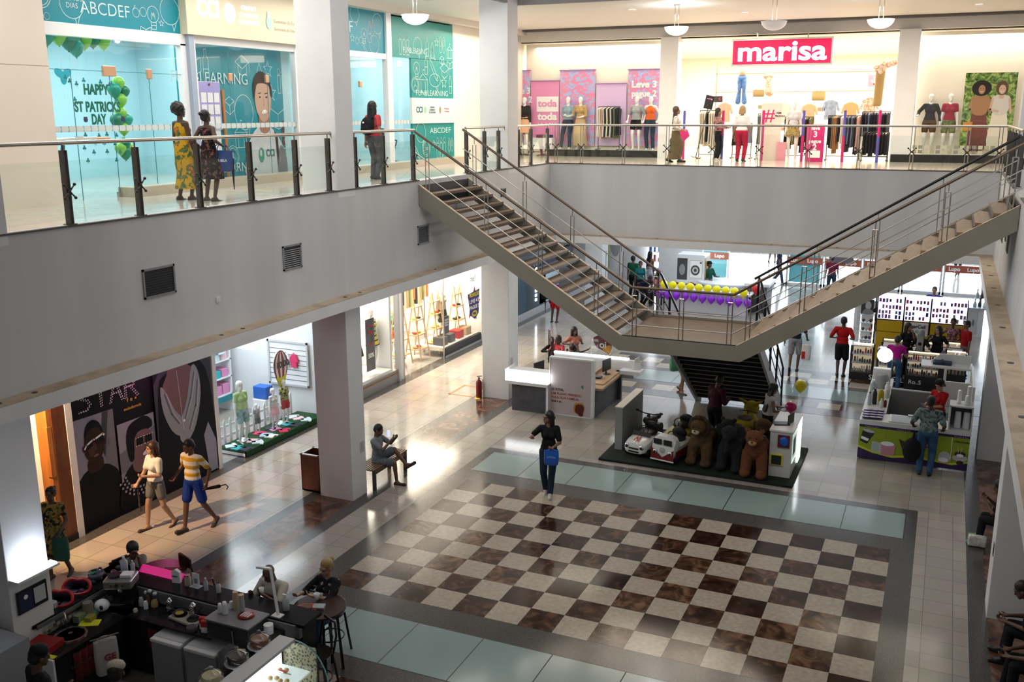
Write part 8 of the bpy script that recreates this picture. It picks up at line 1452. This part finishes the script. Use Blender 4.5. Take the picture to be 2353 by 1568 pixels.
t = thing('card_stand', 'upright acrylic card stand with white leaflet', 'card stand', (-.36, -7.58, 1.12)); MB().box(-.06, 0, .01, .06, .008, .20).build('leaflet', SWHITE, t); MB().box(-.08, -.05, 0, .08, .05, .01).build('base', CLR, t)
MB().box(-.03, -.003, .05, .03, 0, .12).build('photo', GREY, t)
# espresso machine and neighbours
em = thing('espresso_machine', 'stainless espresso machine at the worktop corner', 'coffee machine', (-1.27, -8.02, .90)); em.rotation_euler.z = R(25)
b = MB().use(BLACK); b.box(-.18, -.16, 0, .18, .16, .06); b.box(-.18, .04, .06, .18, .16, .30); o = b.build('base', BLACK, em, bevel=.006); MB().box(-.19, -.16, .27, .19, .17, .40).build('top_housing', mat('machine_steel', (.38, .38, .39), .3, .8), em, bevel=.02); b = MB(); b.use(CHROME).box(-.18, -.18, .05, .18, -.165, .075); b.cyl((0, -.06, .27), (0, -.06, .2), .035, n=12); b.bar((0, -.06, .22), (0, -.2, .2), .02); b.build('group_head', CHROME, em); MB().cyl((-.08, 0, .40), (-.08, 0, .43), .085, .09, 20).build('bean_lid', BLACK, em); g = G(plane_M((0, -.162, .33), (1, 0, 0), (0, 0, 1)), .002); [g.ell(x, 0, .018, .018, DARK) for x in (-.08, .08)]; g.ell(0, 0, .03, .03, CHROME); g.build('dials', em)
bx('napkin_pile', 'white folded cloths on top of the espresso machine', 'cloth', (-1.19, -7.98, 1.302), (.15, .14, .04), SWHITE, 25)
kt = thing('scale', 'white oval kitchen appliance with black dial beside the espresso machine', 'appliance', (-1.36, -8.30, .90)); MB().ell((0, 0, .08), (.10, .10, .085)).build('body', SWHITE, kt, smooth=True); MB().ell((.06, -.07, .09), (.03, .02, .035), 10, 6).build('dial', BLACK, kt, smooth=True)
jar('jug', 'dull plastic jug behind the white oval appliance', 'jug', (-1.42, -8.48, .90), .07, .22, mat('jug_dull', (.22, .21, .16), .3), None, neck=.9)
for i, (x, y, r_, h_, m, l) in enumerate(((-.98, -7.98, .035, .13, CLR, 'small clear glass right of the espresso machine'), (-.90, -7.93, .03, .16, mat('syrup_brown', (.12, .07, .03), .3), 'brown syrup bottle right of the espresso machine'), (-.86, -8.02, .03, .12, SWHITE, 'white sweetener tube by the syrup bottle'), (-.80, -7.92, .05, .10, mat('bowl_straw', (.38, .28, .12), .5), 'straw coloured bowl between syrup bottle and kettle'), (-.93, -8.14, .03, .05, mat('cup_cream', (.6, .52, .4), .4), 'tiny cream espresso cup on the black worktop'), (-1.4, -8.12, .05, .12, DARK, 'black grinder cup left of the espresso machine'))): jar('cup' if h_ < .11 else 'bottle', l, 'vessel', (x, y, .90), r_, h_, m, None, neck=.7)
for i in range(5): tag(MB().ell((0, 0, 0), (.022, .022, .028), 8, 6).build('white_cup', SWHITE, smooth=True, loc=(-.97+.045*i, -7.90+.02*(i % 2), 1.06+.02*(i % 3))), 'tiny white cup upside down in the cluster behind the syrup bottle', 'cup', 'cluster of tiny white cups')
def kettle(label, loc):
    t = thing('coffee_pot', label, 'coffee pot', loc); MB().lathe([(.001, 0), (.055, 0), (.05, .08), (.032, .10), (.05, .13), (.045, .17), (.02, .19), (.012, .21), (.001, .21)], n=18).build('body', CHROME, t, smooth=True); MB().tube([(.05, 0, .14), (.10, 0, .15), (.105, 0, .08), (.09, 0, .05)], .010).build('handle', BLACK, t, smooth=True); MB().ell((0, 0, .215), .014, 8, 6).build('knob', BLACK, t, smooth=True)
kettle('chrome coffee pot standing behind the hot plate', (-.50, -7.95, .90)); kettle('chrome coffee pot on the right ring of the hot plate', (-.05, -8.0, .955))
hp_ = thing('hot_plate', 'cream two ring electric hot plate on the worktop', 'hot plate', (-.13, -8.03, .90), -8); MB().box(-.24, -.12, 0, .24, .12, .045).build('body', mat('plate_cream', (.45, .42, .34), .4), hp_, bevel=.015); [MB().cyl((x, 0, .045), (x, 0, .055), .085, n=20).build('ring', BLACK, hp_) for x in (-.12, .12)]
t = thing('frying_pan', 'small black pan with omelette on the left ring', 'pan', (-.27, -8.02, .956)); MB().lathe([(.001, 0), (.07, 0), (.09, .03), (.085, .03), (.065, .006), (.001, .006)], n=20).build('pan', BLACK, t, smooth=True); MB().cyl((0, 0, .008), (0, 0, .016), .055, n=18).build('omelette', mat('omelette', (.45, .34, .06), .6), t); MB().bar((-.08, .0, .025), (-.2, .05, .04), .02).build('handle', BLACK, t)
for i, (x, y, m, l) in enumerate(((.22, -8.12, RED, 'red and white coffee packet, rear one'), (.30, -8.18, RED, 'red and white coffee packet, front one'))):
    b = MB().use(SWHITE).box(-.045, -.03, 0, .045, .03, .09); b.use(m).box(-.046, -.031, .08, .046, .031, .17); tag(b.build('coffee_packet', None, loc=(x, y, .90), rz=.3, bevel=.01), l, 'packet')
jar('glass_bowl', 'dark glass bowl on the worktop left of the coffee packets', 'bowl', (.10, -8.2, .90), .08, .05, mat('glass_dark', (.06, .06, .07), .1), None, neck=.9)
ov = thing('oven', 'grey topped compact oven at the right of the worktop', 'oven', (.75, -8.06, .90)); MB().box(-.33, -.22, 0, .33, .18, .26).build('case', DARK, ov, bevel=.01); MB().box(-.35, -.24, .26, .35, .2, .28).build('top', mat('oven_top', (.20, .20, .21), .35), ov); MB().box(-.30, -.235, .03, .1, -.221, .22).build('door', mat('oven_glass', (.02, .02, .025), .1), ov); MB().cyl((.12, -.25, .03), (.12, -.25, .22), .012, n=8).build('handle', CHROME, ov)
for i, (x, y, h_, r_) in enumerate(((.50, -8.1, .13, .028), (.58, -8.1, .17, .035), (.56, -7.95, .10, .03))): cupstack(['short stack of white cups on the oven', 'tall stack of white cups on the oven', 'stack of white cups lying behind the others on the oven'][i], (x, y, 1.182), h_, r_, None)
jar('cup_tube', 'clear tube of beige cups on the oven, left one', 'cups', (.62, -7.93, 1.182), .04, .26, mat('cup_beige', (.55, .42, .26), .5), None, neck=.9); jar('cup_tube', 'clear tube of beige cups on the oven, right one', 'cups', (.74, -7.96, 1.182), .038, .24, CLR, MATS['cup_beige'], neck=.9)
t = thing('plate', 'red plate with white sachets lying on it', 'plate', (.86, -8.03, 1.182)); MB().lathe([(.001, 0), (.09, 0), (.11, .012), (.001, .01)], n=24).build('dish', mat('plate_red', (.36, .015, .01), .4), t, smooth=True); [MB().box(-.06+i*.035, -.05, .012, -.045+i*.035, .05, .02).build('sachet', SWHITE, t) for i in range(4)]
pr = thing('paper_roll', 'white paper towel roll lying right of the oven', 'paper roll', (1.18, -8.0, 1.0)); MB().lathe([(.02, 0), (.062, 0), (.062, .12), (.02, .12)], n=20).build('roll', SWHITE, pr, smooth=True, angle=50)
bx('shelf_block', 'dark shelf block carrying the paper roll', 'shelf', (1.20, -8.0, .0), (.26, .26, 1.0), CDK)
sl_ = thing('desk_lamp', 'white jointed lamp arm standing over the ledge before the bald man', 'lamp', (1.15, -7.78, 1.12)); b = MB(); b.bar((.02, 0, 0), (-.10, .05, .62), .035, .02); b.build('post', SWHITE, sl_); b = MB(); b.bar((-.10, .05, .62), (-.32, .05, .60), .05, .03); b.build('lamp_head', SWHITE, sl_, bevel=.01); MB().box(-.06, -.05, 0, .08, .05, .015).build('base', SWHITE, sl_)
# fridges and lower shelf
for i, x in enumerate((-.38, .18)):
    t = thing('small_fridge', ['left white small fridge under the worktop', 'right white small fridge under the worktop'][i], 'fridge', (x, -8.42, .02)); MB().box(0, .02, 0, .50, .52, .80).build('cabinet', LGREY, t, bevel=.01); MB().box(0, -.03, .02, .50, .02, .76).build('door', mat('fridge_door', (.30, .31, .33), .35), t, bevel=.01); MB().box(0, -.05, .74, .50, .03, .79).build('handle', SWHITE, t, bevel=.012)
pb = bag('plastic_bag', 'white plastic bag with red logo hanging from a hook under the worktop', (-.90, -8.72, .80), (.30, .14, .48), mat('bag_white', (.55, .55, .55), .4), 60, .04); text('GE', .12, mat('logo_dark_red', (.4, .02, .03), .5), pb, (.03, -.085, -.22), Rx90, bold=.03); MB().cyl((-.18, 0, .04), (.18, 0, .04), .008, n=6).build('hook_rail', STEEL, pb)
def towel(label, loc, rz, w_, h_):
    t = MB().sheet(lambda u, v: (w_*(u-.5), .015*math.sin(u*18), -h_*v), 16, 4).build('hanging_towel', mat('towel_dark_red', (.12, .008, .008), .9), smooth=True, loc=loc, rz=R(rz)); t.modifiers.new('s', 'SOLIDIFY').thickness = .008; tag(t, label, 'towel')
towel('dark red towel hanging on the left cupboard front', (-.985, -9.0, .80), 90, .3, .4); towel('dark red towel hanging between the bag and the fridges', (-.55, -8.24, .78), 0, .18, .3)
# glass display case with cakes
dc = thing('display_case', 'lit curved glass pastry case at the right of the café', 'display case', (1.5, -9.9, 0))
b = MB().use(CDK).box(0, 0, 0, .66, 1.75, .42); b.use(LGREY).box(-.03, 0, 1.08, .2, 1.75, 1.12); b.use(BLACK).box(-.03, 1.72, .4, .66, 1.75, 1.08) if False else None; b.build('cabinet', None, dc)
MB().use(mat('case_light', (1, 1, 1), .5, emit=2.2, ec=(.9, 1, .98))).box(.0, .02, .45, .02, 1.70, 1.06).build('lit_back', None, dc); MB().box(.02, .02, .74, .44, 1.70, .76).build('shelf', mat('shelf_glow', (.7, .8, .8), .3, emit=.45), dc); MB().box(0, 0, .42, .66, 1.75, .45).build('floor_shelf', LGREY, dc)
cv = MB().use(GLASS).sheet(lambda u, v: (.2+.48*math.sin(u*PI/2), 1.75*v, .45+.65*math.cos(u*PI/2)**.8), 10, 1).build('curved_glass', GLASS, dc, smooth=True)
b = MB(); b.tube([(.2+.48*math.sin(i/10*PI/2), 1.75, .45+.65*math.cos(i/10*PI/2)**.8) for i in range(10)]+[(.68, 1.75, .45)], .008, 6); b.build('edge_profile', mat('edge_aqua', (.2, .4, .42), .2), dc)
MB().box(.0, 1.752, .1, .5, 1.77, 1.05).build('mosaic_end', ramp_mat('mosaic_end', [(.4, (.04, .035, .02)), (.5, (.32, .28, .16))], 28, 1, .4, kind='voronoi'), dc)
PAS = mat('pastry', (.62, .42, .18), .6)
for i in range(22): tag(MB().ell((0, 0, .02), (.035, .03, .025), 8, 6).build('pastry', PAS, smooth=True, loc=(1.6+.075*(i % 4), -9.3+.19*(i//4)+.03*(i % 2), .76)), 'small golden pastry on the lit tray of the pastry case', 'pastry', 'pastries on the lit tray')
for i in range(5): jar('dessert_tub', 'lidded dessert tub on the lower shelf of the pastry case', 'tub', (2.0, -8.95+i*.16, .45), .05, .09, mat('tub_tan', (.5, .4, .25), .4), SWHITE, 'dessert tubs in the pastry case', .95)
tk = thing('tongs', 'red handled tongs lying on the pastry tray', 'tongs', (1.72, -8.42, .80)); MB().box(-.1, -.01, 0, .1, .01, .01).build('blade', CHROME, tk); MB().box(-.1, .02, 0, .02, .04, .015).build('grip', RED, tk)
CT = mat('cake_stand_glass', (.5, .52, .54), .1)
for i, (y, m, l, s_) in enumerate(((-9.25, mat('cake_pale', (.55, .48, .28), .6), 'glass domed stand with a pale yellow cake, nearest the camera', 1), (-8.80, mat('cake_dark', (.03, .015, .012), .5), 'glass domed stand with a dark chocolate cake, middle one', 1), (-8.38, mat('cake_caramel', (.24, .09, .04), .35), 'glass domed stand with a caramel glazed cake, farthest one', 1), (-9.75, mat('cake_brown', (.12, .06, .03), .5), 'glass domed stand at the very bottom edge of the view', 1))):
    t = thing('cake_stand', l, 'cake stand', (1.34, y, 1.0)); MB().lathe([(.001, 0), (.07, 0), (.02, .03), (.02, .06), (.15, .07), (.15, .08), (.001, .08)], n=22).build('stand', CT, t, smooth=True, angle=40); MB().lathe([(.001, .08), (.11, .08), (.115, .15), (.10, .17), (.03, .165), (.001, .15)], n=22).build('cake', m, t, smooth=True, angle=50)
    MB().use(glass('dome_glass', (.93, .94, .95), .35)).lathe([(.14, .08), (.14, .16), (.10, .21), (.04, .235), (.025, .25), (.025, .27)], n=24).build('dome', MATS['dome_glass'], t, smooth=True)
bx('side_counter', 'black counter strip carrying the cake stands', 'counter', (1.33, -9.2, .96), (.34, 1.95, .04), CTOP); bx('side_cabinet', 'dark cabinet under the cake stands', 'cabinet', (1.36, -9.2, 0), (.26, 1.9, .96), CDK)
bx('napkin_holder', 'wooden holder with paper napkins between the cake stands', 'napkin holder', (1.13+.08, -8.58, 1.0), (.10, .08, .08), mat('napkin_tan', (.5, .4, .28), .6), 20)
for x, y, l in ((1.44, -8.52, 'white price card between chocolate and caramel cakes'), (1.40, -9.45, 'white price card in front of the pale cake')): bx('price_card', l, 'card', (x, y, 1.0), (.07, .006, .09), SWHITE, -25, 0)
# round high table and chairs
BW = mat('bentwood_black', (.012, .009, .008), .35); BW2 = mat('table_mahogany', (.035, .012, .008), .25)
ht = thing('round_table', 'round dark high table at the right end of the café bar', 'table', (1.38, -7.18, 0)); MB().cyl((0, 0, .98), (0, 0, 1.01), .36, n=36).build('table_top', BW2, ht, bevel=.006)
for a in (45, 135, 225, 315): MB().bar((.22*math.cos(R(a)), .22*math.sin(R(a)), .98), (.28*math.cos(R(a)), .28*math.sin(R(a)), 0), .035).build('leg', BW, ht)
rt = thing('round_table', 'round low mahogany table with the ponytailed woman', 'table', (-1.72, -6.85, 0)); MB().cyl((0, 0, .73), (0, 0, .76), .38, n=36).build('table_top', BW2, rt, bevel=.006); MB().cyl((0, 0, .03), (0, 0, .73), .035, n=10).build('pole', BW, rt); MB().cyl((0, 0, 0), (0, 0, .03), .22, n=20).build('base', BW, rt)
def cchair(label, loc, rz, H_=.62, back=.40, m=BW, wood=False):
    t = thing('bar_chair' if H_ > .5 else 'wooden_chair', label, 'chair', loc, rz)
    MB().lathe([(.001, H_-.03), (.19, H_-.03), (.205, H_-.01), (.2, H_), (.001, H_-.005)], n=22).build('seat', m, t, smooth=True, angle=50)
    for x, y in ((-.15, -.14), (.15, -.14), (-.16, .15), (.16, .15)): MB().tube([(x, y, H_-.02), (x*1.15, y*1.2, H_*.5), (x*1.3, y*1.45, 0)], .017, 8).build('leg', m, t, smooth=True)
    MB().tube([(.19*math.cos(2*PI*i/20), .19*math.sin(2*PI*i/20), H_*.42) for i in range(20)], .011, 6, True).build('foot_ring', m, t, smooth=True)
    b = MB(); b.tube([(-.17, .15, H_), (-.18, .2, H_+back*.6), (-.12, .22, H_+back), (.12, .22, H_+back), (.18, .2, H_+back*.6), (.17, .15, H_)], .016, 8); b.box(-.18, .20, H_+back*.62, .18, .225, H_+back*.98) if wood else b.tube([(-.09, .16, H_), (-.1, .19, H_+back*.5), (0, .2, H_+back*.72), (.1, .19, H_+back*.5), (.09, .16, H_)], .011, 6); b.build('backrest', m, t, smooth=True, angle=50)
cchair('black bentwood high chair of the woman in black at the round table', (1.18, -6.68, 0), 172); cchair('empty black bentwood high chair in front of the round high table', (1.62, -7.62, 0), -25); cchair('black bentwood high chair of the bald man', (.56, -7.0, 0), 176)
cchair('dark wooden chair beyond the low round table', (-1.45, -6.35, 0), 160, .46, .44, BW2, True); cchair('dark wooden chair of the ponytailed woman', (-2.15, -7.05, 0), 80, .46, .44, BW2, True)
HS = dict(pel=(0, .05, .71), lf=(-.12, -.34, .26), rf=(.12, -.32, .26), kpole=(0, -1, .6))
person('bald elderly man in a cream T-shirt holding a cup at the café ledge', (.56, -7.04, 0), -4, 1.66, 'b', False, 'bald', top=cl('cream_tee', (.55, .52, .45)), sl=.45, bot=CK, shoe=SB, vox=.009, hp=24, lean=12, lh=(-.12, -.36, 1.08), rh=(.12, -.36, 1.14), fat=1.08, **HS)
person('woman with tied fair hair and black cardigan drinking at the high table', (1.17, -6.72, 0), -8, 1.62, 'l', True, 'bun', hc='y', top=ramp_mat('cloth_black_floral', [(.0, (.012, .012, .014)), (.6, (.014, .014, .016)), (.66, (.35, .35, .38))], 14, 3, .8), sl=.7, bot=CJ, shoe=SB, vox=.009, hp=12, lh=(-.2, -.36, 1.06), rh=(.12, -.36, 1.12), fat=1.12, **HS)
person('ponytailed woman in a grey vest resting her face on her hand at the low table', (-2.12, -7.0, 0), 60, 1.60, 'b', True, 'pony', top=cl('vest_grey', (.25, .23, .2)), sl=.2, bot=CJ, shoe=SB, vox=.009, hp=15, lean=12, pel=(0, .05, .54), lf=(-.12, -.42, .08), rf=(.12, -.40, .08), kpole=(0, -1, .6), rh=(.05, -.21, 1.06), lh=(-.16, -.36, .86))
person('barista in black shirt and flat black cap at the bottom left corner', (-.15, -10.3, 0), 160, 1.72, 'b', False, 'short', top=CK, sl=.45, bot=CK, shoe=SB, vox=.009, hat=(CK, 'beanie'), lh=(-.25, -.2, 1.05), rh=(.2, -.25, 1.05), hp=15)
person('barista in black shirt and pale cap with dark badge, at the bottom edge', (.85, -10.15, 0), 210, 1.68, 'b', False, 'short', top=CK, sl=.45, bot=CK, shoe=SB, vox=.009, hat=(mat('cap_pale', (.42, .36, .30), .7), 'cap'), lh=(-.25, -.2, 1.05), rh=(.2, -.25, 1.05), hp=18)
def cup(label, loc, m=SWHITE, s_=1): o = MB().lathe([(.001, 0), (.028*s_, 0), (.038*s_, .09*s_), (.034*s_, .09*s_), (.026*s_, .008), (.001, .008)], n=16).build('plastic_cup', m, smooth=True, loc=loc); tag(o, label, 'cup')
cup('white cup held up by the bald man at the ledge', (.62, -7.42, 1.14)); cup('white cup in the hand of the woman at the high table', (1.30, -7.12, 1.06)); cup('small clear tumbler on the high table', (1.28, -7.0, 1.012), CLR, .8)
t = thing('plate', 'red octagonal tray with a brown pie on the high table', 'tray', (1.27, -7.32, 1.012)); MB().lathe([(.001, 0), (.11, 0), (.15, .012), (.001, .012)], n=8).build('tray', mat('tray_scarlet', (.5, .02, .01), .4), t); MB().lathe([(.001, .012), (.085, .012), (.08, .04), (.001, .045)], n=20).build('pie', mat('pie_brown', (.14, .05, .02), .6), t, smooth=True, angle=50)
bx('plastic_lid_box', 'open clear plastic box on the high table', 'box', (1.40, -7.22, 1.012), (.16, .12, .03), CLR, 20); bx('smartphone', 'smartphone on the low round table', 'phone', (-1.75, -7.0, .762), (.07, .14, .01), mat('phone_lilac', (.25, .3, .6), .3, emit=.4), 40)
bx('red_napkin', 'dark red cloth on the low round table', 'cloth', (-1.55, -6.82, .762), (.26, .2, .015), DRED, 20)
# lit column fittings
t = thing('wall_lamp', 'white fluorescent wall lamp with upward glow on the near lit column', 'lamp', (XL, -9.48, 1.86)); MB().box(.0, 0, -.03, .16, .62, .0).build('housing', SWHITE, t); MB().use(mat('tube_glow', (1, 1, 1), .4, emit=7, ec=(.85, .88, 1))).box(.02, .02, .0, .13, .60, .02).build('tube', None, t); l = area('wall_lamp_light', (XL+.08, -9.17, 1.9), .5, 8, (.75, .84, 1), (180, -25, 0), .08)
t = thing('framed_certificate', 'dark framed certificate hanging under the wall lamp', 'frame', (XL+.004, -9.42, 1.36)); MB().box(0, 0, 0, .02, .44, .30).build('frame', BLACK, t); g = G(wallM(.022, .0, 0), .001); g.rect(.02, .02, .22, .28, NAVY); g.rect(.24, .05, .41, .26, LGREY); g.ell(.12, .2, .03, .03, TXW); g.build('print', t)
bx('pale_green_box', 'open pale green box on the ledge under the certificate', 'box', (-1.66, -9.12, 1.12), (.16, .14, .12), mat('box_pale_green', (.18, .22, .18), .5), 20)
area('column_wash', (-3.0, -9.2, 3.6), .5, 14, (.85, .9, 1))
b = MB(); b.box(-2.3, -12, 0, -1.15, -9.6, 1.25); struct('wall_cafe_side', b, mat('side_wall_grey', (.30, .32, .35), .5))
fit_texts()
